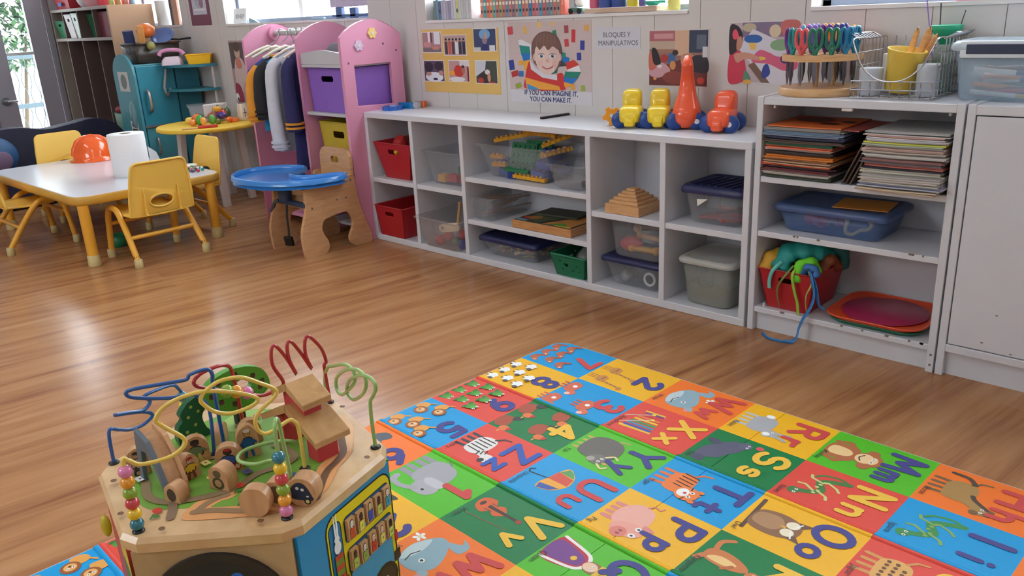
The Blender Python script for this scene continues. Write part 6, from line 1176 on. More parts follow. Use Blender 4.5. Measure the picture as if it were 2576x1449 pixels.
    beads(w3, .064, -.198, .012, [T_, Y_, R_, G_, O_, P_]); beads(w6, .199, -.0445, .012, [P_, O_, G_, R_, Y_, T_], -.0004, .0004)
    beads(w1, -.21, .0045, .012, [('grnb', (40, 120, 70)), Y_, T_]); beads(w5, -.0605, .052, .079, [P_], r=.011); beads(w5, -.0605, .034, .088, [O_], r=.011); beads(w5, -.0605, .018, .095, [G_, ], r=.011)
    # tree, cactus hill, slide, house, sliding figures
    tr_ = MB().prism([(q.x, q.y) for q in spline([(-.060, .05, 0), (-.045, .085, 0), (0, .098, 0), (.045, .085, 0), (.058, .05, 0), (.035, .03, 0), (.012, .018, 0), (-.02, .02, 0), (-.04, .028, 0)], 5, True)], -.007, .007, lambda u, v, w: Vector((-.118+w+.1*u, .06+u, Z0+v+.008)), [[(.012+.016*math.cos(a), .062+.013*math.sin(a)) for a in [2*PI*k/12 for k in range(12)]]], smooth=True).build('tree_crown', mat('tree_green', (84, 158, 48), .4, var=.05), ct, bevel=.0015)
    for u, v in ((-.03, .08), (.0, .086), (.03, .075), (.045, .06), (-.045, .06), (-.03, .045), (-.008, .034), (.025, .04), (.04, .05), (-.022, .06)): d = Draw(lambda u, v, h: Vector((-.111+h+.1*u, .06+u, Z0+v+.008))); d.ell(u, v, .0045, .0045, (92, 52, 44)); d.stroke([(u-.003, v+.004), (u+.003, v+.004)], .002, (40, 24, 20)); d.build('apple_print', tr_)
    MB().box(-.126, -.112, .052, .068, Z0, Z0+.028).build('tree_trunk', mat('trunk_dark', (48, 40, 40), .6), ct)
    hl = MB().prism([(q.x, q.y) for q in spline([(-.03, 0, 0), (-.032, .03, 0), (-.022, .042, 0), (-.024, .055, 0), (-.005, .072, 0), (.022, .078, 0), (.026, .06, 0), (.012, .04, 0), (.014, .02, 0), (.02, 0, 0)], 5, True)], -.007, .007, lambda u, v, w: Vector((-.13+w, -.015+u, Z0+v)), smooth=True).build('green_hill', mat('hill_green', (22, 92, 56), .45), ct, bevel=.0015)
    d = Draw(lambda u, v, h: Vector((-.123+h, -.015+u, Z0+v)))
    for u, v in ((-.018, .02), (-.002, .028), (-.012, .045), (.006, .05), (.015, .066), (-.004, .012), (-.005, .062)): d.ell(u, v, .0028, .0028, (170, 180, 70))
    d.build('dot_print', hl)
    sl = [(-.062, 0), (-.050, .0), (-.046, .03), (-.036, .06), (-.02, .062), (.0, .045), (.018, .018), (.024, 0), (.034, 0), (.03, .02), (.012, .055), (-.012, .082), (-.05, .092), (-.056, .06)]
    for y in (-.134, -.106): MB().prism(sl, -.003, .003, lambda u, v, w, y=y: Vector((u-.008, y+w, Z0+v))).build('slide_side', mat('slide_grey', (92, 104, 116), .5) if y < -.12 else beech, ct, bevel=.0008)
    MB().loft([[Vector((u-.008, yy, Z0+v)) for yy in (-.131, -.109)]+[Vector((u-.008, yy, Z0+v-.003)) for yy in (-.109, -.131)] for u, v in ((-.05, .08), (-.03, .078), (-.01, .066), (.012, .042), (.026, .014), (.032, .004))], 0, True, True, False).build('slide_chute', beech, ct)
    red = mat('house_red', (196, 62, 66), .45, var=.04)
    for x0, x1 in ((-.015, .012), (.078, .108)): MB().box(x0, x1, .070, .108, Z0, Z0+.052).build('house_wall', red, ct, bevel=.001)
    MB().prism([(-.015, .042), (.108, .042), (.046, .076)], .072, .106, lambda u, v, w: Vector((u, w, Z0+v))).build('house_gable', red, ct)
    rf = wood('roof_wood', (184, 138, 84), (204, 160, 104), .45, (6, 6, 6))
    def roof(xc, hw, ze, zr, y0, y1, nm): 
        for s in (-1, 1): MB().prism([(0, zr), (s*hw, ze), (s*hw, ze+.010), (0, zr+.012)], y0, y1, lambda u, v, w: Vector((xc+u, w, Z0+v))).build(nm, rf, ct, bevel=.001)
    roof(.046, .080, .036, .074, .058, .122, 'roof_board'); MB().box(.018, .076, .074, .106, Z0+.068, Z0+.098).build('cupola', red, ct, bevel=.001); roof(.047, .046, .088, .110, .064, .116, 'cupola_roof')
    def fig(x, y, rz, w, h, sh, prints, nm='sliding_piece', th=.016, label=None):
        M_ = Matrix.Translation((x, y, Z0)) @ Matrix.Rotation(rz, 4, 'Z')
        pts = [(-w/2, .0), (w/2, .0), (w/2, h*.55)]+[(w/2*math.cos(a), h*.55+h*.45*math.sin(a)) for a in [PI*k/10 for k in range(1, 10)]]+[(-w/2, h*.55)] if sh == 'arch' else [(w/2*math.cos(a)*abs(math.cos(a))**-.2 if abs(math.cos(a)) > .01 else 0, h/2+h/2*math.sin(a)) for a in [2*PI*k/24 for k in range(24)]]
        o = MB().prism(pts, -th/2, th/2, lambda u, v, q: M_ @ Vector((q, u, v)), smooth=True).build(nm, beech, ct, bevel=.0012, label=label)
        if prints:
            d = Draw(lambda u, v, h_: M_ @ Vector((th/2+h_, u*w, v*h)));
            for p in prints: getattr(d, p[0])(*p[1:])
            d.build('figure_print', o)
        return o
    def person(top_, leg, skin, hair): return [('ell', 0, .78, .17, .13, (30, 24, 22)), ('ell', 0, .77, .145, .11, skin), ('ell', 0, .85, .16, .06, hair), ('blob', [(-.2, .62), (.2, .62), (.25, .3), (-.25, .3)], (30, 24, 22)), ('blob', [(-.17, .6), (.17, .6), (.21, .33), (-.21, .33)], top_), ('stroke', [(-.1, .3), (-.16, .08)], .14, leg), ('stroke', [(.1, .3), (.17, .08)], .14, leg), ('ell', -.05, .78, .02, .015, (20, 20, 20)), ('ell', .05, .78, .02, .015, (20, 20, 20)), ('stroke', [(-.2, .55), (-.36, .42)], .09, top_), ('stroke', [(.2, .55), (.36, .46)], .09, top_)]
    F = -.35
    fig(-.055, -.052, F, .040, .046, 'arch', person((110, 130, 92), (200, 180, 90), (60, 44, 40), (40, 30, 28)), label='arched piece with a running boy')
    fig(-.005, .012, F, .034, .056, 'arch', person((36, 92, 150), (36, 92, 150), (190, 140, 70), (210, 200, 190)), label='arched piece with a figure in blue')
    fig(.012, -.030, F-.2, .040, .045, 'arch', person((60, 90, 160), (90, 70, 140), (70, 46, 44), (170, 40, 44))+[('ell', .3, .2, .14, .14, (176, 44, 40)), ('ell', .3, .2, .09, .09, (214, 180, 140))], label='arched piece with a cyclist')
    fig(-.016, -.085, F+.5, .032, .042, 'arch', person((226, 180, 50), (130, 60, 44), (214, 160, 140), (170, 40, 36)), label='arched piece with a skateboarder')
    fig(-.092, -.13, F, .034, .046, 'arch', person((200, 170, 130), (70, 60, 60), (206, 160, 120), (60, 40, 36))+[('ell', 0, .12, .2, .12, (50, 46, 52)), ('ell', 0, .12, .13, .08, (190, 150, 110))], label='arched piece with a wheel rider')
    fig(.052, -.062, -1.2, .036, .040, 'arch', [('ell', 0, .3, .3, .26, (70, 70, 44)), ('ell', 0, .3, .18, .16, (170, 130, 90)), ('ell', 0, .7, .2, .16, (96, 84, 56))], th=.022, label='thick piece with a bicycle')
    fig(.030, -.125, -1.2, .028, .030, 'arch', [('ell', 0, .45, .3, .36, (70, 56, 44))], th=.02)
    fig(.186, -.004, -1.0, .044, .046, 'round', [('blob', [(-.36, .3), (-.34, .66), (-.1, .86), (.15, .8), (.36, .45), (.36, .25)], (34, 52, 74)), ('ell', -.12, .66, .06, .05, (214, 220, 220)), ('ell', .06, .62, .06, .05, (214, 220, 220)), ('ell', .2, .22, .12, .11, (30, 30, 30)), ('ell', .2, .22, .07, .065, (206, 206, 130)), ('ell', .22, .8-.4, .05, .03, (230, 230, 230))], th=.026, label='rounded piece with a blue car')
    fig(.160, -.030, -1.0, .042, .042, 'round', [('ell', 0, .5, .3, .34, (120, 92, 66))], th=.022); fig(.158, -.066, -.9, .044, .046, 'round', None, th=.018)
    fig(-.085, .005, F+1.2, .03, .034, 'arch', None); fig(-.045, .038, F, .036, .042, 'arch', [('ell', -.1, .6, .16, .12, (230, 230, 230)), ('ell', 0, .35, .16, .12, (70, 110, 160)), ('stroke', [(-.2, .15), (.3, .25)], .08, (180, 90, 50))], label='arched piece with a skater')
activity()
# ================================================================ folding alphabet play mat
def arcp(cx, cy, rx, ry, a0, a1, n=10): return [(cx+rx*math.cos(math.radians(a0+(a1-a0)*k/n)), cy+ry*math.sin(math.radians(a0+(a1-a0)*k/n))) for k in range(n+1)]
# stroke letters in a 0..1 x 0..1 box (capitals and figures 1 high, small letters about .62 high)
G = {'Z': [[(.1, .95), (.8, .95), (.1, .05), (.85, .05)]], 'z': [[(.15, .6), (.65, .6), (.15, .05), (.68, .05)]], 'U': [[(.1, .95)]+arcp(.45, .35, .35, .32, 180, 360)+[(.8, .95)]], 'u': [[(.15, .6)]+arcp(.4, .28, .25, .24, 180, 360)+[(.65, .6)]],
     'Y': [[(.08, .95), (.45, .5), (.82, .95)], [(.45, .5), (.45, .03)]], 'y': [[(.15, .6), (.4, .15)], [(.68, .6), (.3, -.25)]], 'X': [[(.1, .95), (.8, .05)], [(.8, .95), (.1, .05)]], 'x': [[(.15, .6), (.65, .05)], [(.65, .6), (.15, .05)]],
     'W': [[(.02, .95), (.25, .05), (.47, .7), (.7, .05), (.95, .95)]], 'w': [[(.08, .6), (.24, .05), (.42, .45), (.6, .05), (.76, .6)]], 'R': [[(.15, .03), (.15, .95), (.45, .95)]+arcp(.45, .71, .3, .24, 90, -90)+[(.15, .47)], [(.45, .47), (.8, .03)]], 'r': [[(.2, .6), (.2, .05)], [(.2, .35), (.35, .56), (.58, .58)]],
     'S': [arcp(.46, .71, .32, .24, 25, 265, 9)+arcp(.46, .26, .34, .24, 85, -150, 9)], 's': [arcp(.42, .45, .2, .15, 25, 265, 8)+arcp(.42, .17, .22, .15, 85, -150, 8)], 'M': [[(.08, .03), (.15, .95), (.48, .3), (.8, .95), (.88, .03)]], 'm': [[(.1, .58), (.1, .04)], [(.1, .35)]+arcp(.25, .38, .15, .2, 180, 0, 6)+[(.4, .04)], [(.4, .38)]+arcp(.55, .38, .15, .2, 180, 0, 6)+[(.7, .04)]],
     'N': [[(.12, .03), (.12, .95), (.78, .05), (.78, .95)]], 'n': [[(.18, .58), (.18, .04)], [(.18, .35)]+arcp(.4, .36, .22, .22, 180, 0, 7)+[(.62, .04)]], 'H': [[(.12, .95), (.12, .03)], [(.78, .95), (.78, .03)], [(.12, .5), (.78, .5)]], 'h': [[(.18, .95), (.18, .04)], [(.18, .35)]+arcp(.4, .36, .22, .22, 180, 0, 7)+[(.62, .04)]],
     'I': [[(.45, .95), (.45, .03)]], 'i': [[(.4, .58), (.4, .04)], [(.4, .84), (.4, .86)]], 'T': [[(.08, .93), (.82, .93)], [(.45, .93), (.45, .03)]], 't': [[(.38, .8), (.38, .15), (.5, .05), (.6, .08)], [(.15, .55), (.62, .55)]], 'P': [[(.15, .03), (.15, .95), (.45, .95)]+arcp(.45, .70, .3, .25, 90, -90)+[(.15, .45)]], 'p': [[(.18, .6), (.18, -.28)], arcp(.42, .32, .24, .26, 0, 360, 14)],
     'O': [arcp(.46, .49, .38, .46, 0, 360, 20)], 'o': [arcp(.42, .31, .26, .27, 0, 360, 14)], 'V': [[(.08, .95), (.45, .05), (.82, .95)]], 'v': [[(.15, .6), (.4, .05), (.65, .6)]], 'K': [[(.15, .95), (.15, .03)], [(.78, .95), (.18, .45), (.8, .03)]], 'k': [[(.2, .95), (.2, .04)], [(.6, .58), (.22, .3), (.64, .04)]], 'Q': [arcp(.46, .49, .38, .46, 0, 360, 20), [(.55, .25), (.85, -.02)]], 'q': [arcp(.42, .32, .24, .26, 0, 360, 14), [(.66, .6), (.66, -.28)]], 'J': [[(.65, .95), (.65, .3)]+arcp(.4, .28, .25, .25, 0, -160, 7)], 'j': [[(.5, .58), (.5, -.1), (.35, -.26), (.2, -.2)], [(.5, .84), (.5, .86)]],
     '1': [[(.25, .75), (.48, .95), (.48, .03)]], '2': [arcp(.45, .7, .3, .25, 160, -20, 8)+[(.12, .05), (.8, .05)]], '3': [arcp(.42, .72, .28, .22, 150, -90, 9), arcp(.42, .27, .32, .24, 90, -150, 9)], '4': [[(.62, .03), (.62, .95), (.08, .32), (.85, .32)]], '5': [[(.75, .95), (.22, .95), (.18, .55)]+arcp(.42, .32, .32, .28, 110, -150, 10)], '6': [[(.62, .95), (.3, .65), (.15, .35)], arcp(.45, .31, .3, .28, 0, 360, 14)], '7': [[(.1, .93), (.8, .93), (.35, .03)]], '8': [arcp(.45, .72, .25, .22, 0, 360, 14), arcp(.45, .26, .31, .25, 0, 360, 14)], '9': [arcp(.45, .67, .3, .28, 0, 360, 14), [(.75, .67), (.65, .3), (.35, .03)]]}
Bc, Yc, Rc, Oc, Lc, Dc = (4, 156, 220), (244, 184, 24), (226, 76, 62), (246, 122, 36), (84, 190, 30), (6, 122, 64)
NV, RD, YL, BLU = (58, 56, 136), (206, 62, 62), (240, 190, 50), (36, 84, 176)
K = (40, 34, 36); Wt = (244, 244, 242)
def eyes(d, x, y, s=1, gap=.05): 
    for q in (-gap, gap): d.ell(x+q*s, y, .028*s, .024*s, Wt); d.ell(x+q*s, y, .012*s, .011*s, K)
def quad(d, c, c2, hx=.25, tail=True, neck=0, legs=4, head=None, y=0):
    for k in range(legs): d.stroke([(.36+.1*k, .22+y), (.34+.11*k, .06+y)], .055, c2)
    d.blob([(.3, .2+y), (.28, .36+y), (.45, .44+y), (.68, .42+y), (.74, .3+y), (.66, .18+y), (.45, .17+y)], c)
    if tail: d.stroke([(.72, .36+y), (.82, .42+y), (.84, .5+y)], .03, c2)
    if neck: d.poly([(.3, .3+y), (.4, .42+y), (hx+.08, .5+neck+y), (hx-.02, .46+neck+y)], c)
    d.ell(hx, .47+neck+y, .1, .08, head or c); d.ell(hx-.07, .44+neck+y, .05, .04, c2); d.ell(hx-.05, .54+neck+y, .03, .04, c2); d.ell(hx+.05, .55+neck+y, .03, .04, c2); eyes(d, hx, .49+neck+y, .7)
def whale(d): d.blob([(.2, .2), (.18, .4), (.35, .52), (.6, .46), (.78, .32), (.72, .2), (.45, .12)], (140, 170, 184)); d.blob([(.22, .2), (.45, .26), (.68, .2), (.45, .12)], (190, 206, 210)); d.blob([(.74, .3), (.84, .46), (.92, .42), (.86, .54), (.7, .52)], (140, 170, 184)); d.blob([(.2, .44), (.16, .56), (.28, .52)], (150, 176, 188)); d.ell(.36, .36, .035, .03, Wt); d.ell(.36, .36, .02, .018, K); d.stroke([(.24, .25), (.35, .22), (.46, .25)], .012, K); d.ell(.16, .5, .04, .03, (220, 150, 160)); 
def flower(d, x, y): [d.ell(x+.05*math.cos(a), y+.04*math.sin(a), .03, .02, Wt, a) for a in (0, 1.2, 2.5, 3.7, 5)]; d.ell(x, y, .02, .015, (230, 220, 150))
def umbrella(d): d.blob([(.25, .3), (.32, .46), (.5, .54), (.7, .5), (.84, .36), (.7, .3), (.5, .28), (.36, .26)], (240, 170, 60)); d.poly([(.5, .28), (.5, .53), (.66, .51), (.7, .3)], (216, 84, 60)); d.poly([(.7, .31), (.68, .5), (.78, .44), (.83, .36)], (90, 160, 90)); d.poly([(.25, .3), (.3, .43), (.4, .5), (.36, .27)], (60, 90, 170)); d.stroke([(.5, .28), (.46, .06), (.52, .03), (.56, .07)], .018, K)
def pig(d): [d.stroke([(.36+.1*k, .18), (.35+.1*k, .08)], .07, (226, 140, 130)) for k in range(4)]; d.blob([(.24, .3), (.3, .46), (.5, .5), (.74, .44), (.8, .28), (.66, .16), (.4, .15)], (240, 176, 160)); d.blob([(.16, .32), (.2, .5), (.36, .54), (.44, .42), (.38, .26), (.24, .22)], (238, 164, 148)); d.ell(.2, .34, .1, .08, (226, 130, 116)); d.ell(.17, .35, .02, .022, (160, 80, 76)); d.ell(.23, .35, .02, .022, (160, 80, 76)); eyes(d, .3, .47, 1.4); d.blob([(.38, .5), (.44, .6), (.48, .48)], (226, 140, 130)); d.stroke([(.79, .34), (.86, .38), (.84, .44), (.9, .46)], .018, (226, 140, 130), smooth=True)
def owl(d): d.stroke([(.2, .1), (.85, .06)], .04, (90, 62, 44)); d.blob([(.3, .12), (.26, .34), (.34, .5), (.5, .54), (.66, .48), (.72, .3), (.66, .12), (.5, .08)], (140, 96, 62)); d.blob([(.4, .12), (.36, .3), (.5, .38), (.64, .3), (.6, .12)], (176, 132, 90)); d.poly([(.32, .46), (.3, .6), (.42, .52)], (110, 74, 50)); d.poly([(.68, .46), (.7, .6), (.58, .52)], (110, 74, 50)); [d.ell(x, .44, .075, .06, (240, 230, 200)) or d.ell(x, .44, .045, .038, (226, 180, 60)) or d.ell(x, .44, .02, .018, K) for x in (.42, .58)]; d.poly([(.47, .4), (.53, .4), (.5, .34)], (226, 170, 60)); d.stroke([(.34, .5), (.47, .46)], .015, Wt); d.stroke([(.66, .5), (.53, .46)], .015, Wt)
def lizard(d, c, c2): d.stroke([(.78, .52), (.7, .36), (.6, .3), (.46, .36), (.36, .3), (.3, .2)], .08, c, smooth=True); d.stroke([(.78, .52), (.84, .42), (.8, .28), (.72, .22)], .035, c, smooth=True); d.ell(.27, .16, .075, .06, c); d.stroke([(.62, .32), (.66, .2), (.72, .18)], .03, c2); d.stroke([(.42, .34), (.36, .44), (.3, .46)], .03, c2); d.stroke([(.4, .3), (.48, .2), (.46, .14)], .03, c2); d.stroke([(.66, .36), (.6, .46), (.54, .5)], .03, c2); [d.ell(.36+.07*k, .32+.02*math.sin(k*2), .022, .02, c2) for k in range(5)]; eyes(d, .26, .18, .7)
def monkey(d): d.blob([(.34, .06), (.3, .3), (.5, .36), (.7, .3), (.66, .06)], (176, 100, 50)); d.blob([(.4, .08), (.4, .24), (.5, .3), (.6, .24), (.6, .08)], (236, 200, 140)); [d.stroke([(.5+s*.16, .28), (.5+s*.28, .2), (.5+s*.22, .08)], .06, (176, 100, 50)) for s in (-1, 1)]; [d.ell(.5+s*.19, .46, .07, .06, (176, 100, 50)) or d.ell(.5+s*.19, .46, .04, .035, (236, 190, 140)) for s in (-1, 1)]; d.ell(.5, .46, .18, .14, (176, 100, 50)); d.ell(.5, .42, .13, .09, (240, 204, 150)); d.ell(.5, .5, .1, .05, (240, 204, 150)); eyes(d, .5, .5, .9); d.stroke([(.42, .4), (.5, .37), (.58, .4)], .014, K, smooth=True)
def elephant(d): [d.stroke([(x, .25), (x, .05)], .09, (150, 150, 156)) for x in (.4, .52, .66, .78)]; d.blob([(.34, .26), (.34, .5), (.55, .6), (.8, .54), (.88, .34), (.8, .2), (.5, .18)], (164, 164, 170)); d.blob([(.16, .42), (.2, .6), (.36, .64), (.46, .52), (.42, .36), (.26, .34)], (170, 170, 176)); d.stroke([(.22, .42), (.14, .28), (.16, .14), (.26, .1)], .08, (164, 164, 170), smooth=True); d.blob([(.38, .44), (.4, .62), (.52, .6), (.52, .42), (.45, .36)], (190, 190, 196)); d.ell(.26, .5, .02, .02, K); d.stroke([(.87, .4), (.94, .3)], .02, (120, 120, 124))
def violin(d): d.stroke([(.3, .1), (.36, .58)], .014, (130, 84, 50)); d.blob([(.46, .1), (.42, .2), (.5, .26), (.46, .34), (.56, .42), (.68, .34), (.64, .26), (.72, .2), (.68, .08), (.56, .06)], (216, 96, 40)); d.poly([(.54, .2), (.6, .2), (.59, .56), (.55, .56)], (70, 44, 36)); d.ell(.57, .59, .04, .035, (150, 70, 36)); d.ell(.57, .12, .05, .025, (60, 40, 36)); d.stroke([(.5, .2), (.51, .28)], .01, K); d.stroke([(.63, .2), (.63, .28)], .01, K)
def zebra(d): quad(d, (228, 226, 222), (60, 58, 60), .3, neck=.08); [d.stroke([(.38+.07*k, .2), (.36+.075*k, .4)], .018, K) for k in range(5)]; [d.stroke([(.3+.03*k, .4+.04*k), (.38+.03*k, .38+.04*k)], .014, K) for k in range(3)]
def yak(d): quad(d, (96, 92, 84), (190, 170, 90), .27); d.blob([(.26, .16), (.24, .44), (.45, .56), (.72, .5), (.8, .3), (.72, .14), (.5, .1)], (104, 100, 92)); d.ell(.26, .42, .12, .1, (120, 116, 108)); d.stroke([(.16, .48), (.1, .56), (.16, .6)], .03, (226, 210, 150), smooth=True); d.stroke([(.36, .48), (.44, .54), (.4, .6)], .03, (226, 210, 150), smooth=True); d.ell(.22, .36, .06, .045, (170, 160, 150)); eyes(d, .26, .46, .8)
def tiger(d): quad(d, (236, 124, 50), (226, 110, 50), .34, head=(240, 130, 54)); [d.stroke([(.44+.07*k, .26), (.42+.07*k, .42)], .016, K) for k in range(5)]; d.ell(.34, .46, .15, .12, (240, 130, 54)); d.ell(.34, .42, .09, .06, Wt); eyes(d, .34, .5, 1.0); d.ell(.34, .44, .025, .018, (200, 80, 80)); [d.ell(.34+s*.12, .56, .035, .035, (236, 124, 50)) for s in (-1, 1)]; [d.stroke([(.34+s*.15, .46), (.34+s*.09, .47)], .014, K) for s in (-1, 1)]
def kangaroo(d): d.blob([(.46, .08), (.42, .3), (.5, .46), (.6, .42), (.68, .24), (.64, .08)], (206, 120, 60)); d.blob([(.48, .1), (.46, .28), (.54, .36), (.58, .2)], (240, 200, 130)); d.stroke([(.62, .12), (.8, .1), (.9, .18)], .05, (206, 120, 60), smooth=True); d.stroke([(.5, .08), (.4, .04)], .06, (206, 120, 60)); d.ell(.48, .52, .08, .06, (206, 120, 60)); d.ell(.43, .5, .045, .035, (226, 150, 90)); d.stroke([(.5, .56), (.5, .66)], .035, (206, 120, 60)); d.stroke([(.54, .56), (.58, .65)], .035, (206, 120, 60)); d.stroke([(.5, .34), (.4, .28)], .035, (190, 104, 50)); eyes(d, .48, .53, .6)
def queen(d): d.blob([(.3, .05), (.34, .36), (.5, .46), (.66, .36), (.74, .05)], (190, 40, 60)); d.blob([(.36, .05), (.4, .34), (.5, .4), (.6, .34), (.66, .05)], (120, 60, 140)); d.stroke([(.3, .06), (.36, .36), (.46, .44)], .04, (240, 236, 230), smooth=True); d.stroke([(.74, .06), (.66, .36), (.56, .44)], .04, (240, 236, 230), smooth=True); d.ell(.5, .5, .1, .09, (150, 110, 70)); d.ell(.5, .48, .075, .07, (240, 200, 170)); d.poly([(.4, .55), (.4, .64), (.45, .59), (.5, .66), (.55, .59), (.6, .64), (.6, .55)], (236, 190, 60)); eyes(d, .5, .5, .5); d.ell(.5, .3, .04, .03, (236, 190, 60))
def xylo(d): d.poly([(.2, .12), (.26, .1), (.3, .5), (.24, .52)], (236, 190, 50)); d.poly([(.74, .18), (.8, .16), (.82, .42), (.76, .44)], (236, 190, 50)); [d.poly([(.26+.075*k, .14+.008*k), (.31+.075*k, .14+.008*k), (.33+.075*k, .5-.012*k), (.28+.075*k, .5-.012*k)], c) for k, c in enumerate(((60, 80, 170), (50, 140, 170), (60, 150, 80), (236, 190, 50), (230, 120, 60), (206, 60, 60), (130, 60, 130)))]; d.stroke([(.3, .08), (.6, .36)], .02, (220, 200, 180)); d.ell(.6, .36, .03, .026, (236, 210, 90)); d.stroke([(.5, .05), (.74, .3)], .02, (220, 200, 180)); d.ell(.74, .3, .03, .026, (236, 210, 90))
def seal(d): d.blob([(.2, .12), (.3, .3), (.46, .36), (.66, .44), (.8, .4), (.84, .3), (.7, .2), (.5, .1), (.3, .08)], (84, 84, 110)); d.blob([(.14, .08), (.1, .2), (.2, .22), (.26, .14)], (70, 70, 96)); d.blob([(.6, .16), (.66, .04), (.74, .08), (.7, .2)], (70, 70, 96)); d.ell(.8, .42, .09, .07, (90, 90, 116)); eyes(d, .8, .45, .6); d.ell(.86, .56, .05, .042, (220, 80, 90))
def rabbit(d): quad(d, (170, 172, 176), (190, 192, 196), .32, tail=False); d.ell(.76, .3, .05, .05, Wt); d.stroke([(.3, .52), (.24, .66)], .055, (170, 172, 176)); d.stroke([(.36, .53), (.4, .66)], .055, (170, 172, 176)); d.ell(.28, .44, .05, .04, Wt)
def horse(d): quad(d, (170, 130, 66), (120, 88, 50), .22, neck=.06); d.stroke([(.28, .58), (.4, .46), (.48, .42)], .045, (70, 56, 44), smooth=True); d.stroke([(.74, .38), (.86, .3), (.88, .16)], .05, (70, 56, 44), smooth=True)
def jaguar(d): quad(d, (226, 170, 90), (214, 150, 76), .3); [d.ell(.38+.07*(k % 5), .24+.07*(k//5), .022, .018, (110, 66, 40)) for k in range(14)]; d.ell(.3, .46, .13, .1, (230, 176, 100)); d.ell(.3, .42, .07, .05, Wt); eyes(d, .3, .5, .9)
def giraffe(d, q):
    [d.stroke([(.2+q+.05*k, .2), (.2+q+.05*k, .03)], .022, (190, 120, 50)) for k in range(3)]; d.blob([(.14+q, .18), (.14+q, .28), (.3+q, .3), (.36+q, .2), (.26+q, .15)], (206, 140, 60)); d.stroke([(.18+q, .26), (.12+q, .54)], .045, (206, 140, 60)); d.ell(.1+q, .57, .055, .035, (200, 130, 56)); [d.ell(.17+q-.012*k, .22+.07*k, .015, .014, (140, 80, 36)) for k in range(5)]; [d.ell(.22+q+.04*k, .24, .016, .014, (140, 80, 36)) for k in range(3)]
class Big:
    """scales a small figure about its own centre"""
    def __init__(s, d, x, y, k): s.d, s.x, s.y, s.k = d, x, y, k
    def t(s, p): return (s.x+(p[0]-s.x)*s.k, s.y+(p[1]-s.y)*s.k)
    def ell(s, x, y, rx, ry, c, rot=0, n=14): s.d.ell(*s.t((x, y)), rx*s.k, ry*s.k, c, rot, n)
    def blob(s, pts, c, n=5): s.d.blob([s.t(p) for p in pts], c, n)
    def poly(s, pts, c): s.d.poly([s.t(p) for p in pts], c)
    def stroke(s, pts, w, c, smooth=False): s.d.stroke([s.t(p) for p in pts], w*s.k, c, smooth=smooth)
def herd(n, fn, cols=3, s=.3):
    def f(d):
        rows = -(-n//cols)
        for k in range(n):
            r_, c_ = divmod(k, cols); x, y = .2+.62*(c_+.25*(r_ % 2))/max(1, cols-.75), .10+.44*r_/max(1, rows-1) if rows > 1 else .3; fn(Big(d, x, y, 1.3 if n > 4 else 1.6), x, y, s)
    return f
def m_squirrel(d, x, y, s): d.ell(x, y, .07, .045, (190, 96, 60)); d.ell(x-.06, y+.045, .04, .034, (200, 110, 72)); d.stroke([(x+.06, y), (x+.1, y+.07)], .045, (170, 84, 50)); d.ell(x-.07, y+.05, .012, .01, Wt)
def m_sheep(d, x, y, s): [d.ell(x+.04*math.cos(a), y+.03*math.sin(a), .035, .03, Wt) for a in (0, 1.2, 2.4, 3.6, 4.9)]; d.ell(x, y, .06, .045, Wt); d.ell(x-.075, y+.02, .03, .028, (80, 80, 84)); d.stroke([(x-.03, y-.04), (x-.03, y-.065)], .014, K); d.stroke([(x+.03, y-.04), (x+.03, y-.065)], .014, K)
def m_frog(d, x, y, s): d.ell(x, y, .07, .045, (70, 150, 50)); d.ell(x+.05, y-.04, .04, .018, (50, 120, 44)); d.ell(x-.05, y-.04, .04, .018, (50, 120, 44)); d.ell(x, y+.035, .05, .03, (90, 170, 60)); eyes(d, x, y+.06, .6, .05)
def m_lion(d, x, y, s): d.blob([(x-.02, y-.06), (x+.1, y-.05), (x+.12, y+.03), (x, y+.04)], (226, 160, 70)); d.ell(x-.05, y+.04, .085, .07, (150, 84, 40)); d.ell(x-.05, y+.035, .055, .045, (230, 170, 90)); eyes(d, x-.05, y+.045, .5, .045); d.ell(x-.05, y+.025, .014, .01, (90, 50, 40)); d.stroke([(x+.11, y+.02), (x+.16, y+.07)], .02, (226, 150, 60))
def m_cow(d, x, y, s): [d.stroke([(x-.05+.05*k, y-.03), (x-.05+.05*k, y-.09)], .025, (206, 90, 60)) for k in range(3)]; d.blob([(x-.08, y-.03), (x-.08, y+.05), (x+.08, y+.06), (x+.1, y-.03)], (214, 100, 66)); d.ell(x-.11, y+.06, .05, .04, (220, 110, 76)); d.ell(x-.14, y+.045, .03, .022, (240, 190, 180)); d.ell(x+.02, y+.02, .025, .02, Wt)
def m_hen(d, x, y, s): d.blob([(x-.09, y-.02), (x-.04, y+.06), (x+.06, y+.05), (x+.12, y+.09), (x+.1, y-.04), (x, y-.07)], (170, 76, 44)); d.ell(x-.09, y+.07, .045, .04, (226, 120, 60)); d.poly([(x-.14, y+.07), (x-.18, y+.06), (x-.14, y+.05)], (236, 180, 60)); d.ell(x-.08, y+.11, .025, .018, (206, 50, 50)); d.blob([(x+.06, y+.04), (x+.14, y+.1), (x+.14, y+.02)], (50, 60, 56))
def bird(d): d.blob([(.3, .15), (.3, .4), (.5, .5), (.7, .36), (.66, .14)], (110, 116, 126)); d.blob([(.5, .3), (.8, .44), (.86, .3), (.66, .2)], (84, 90, 100)); d.ell(.34, .46, .09, .075, Wt); eyes(d, .34, .48, .6)
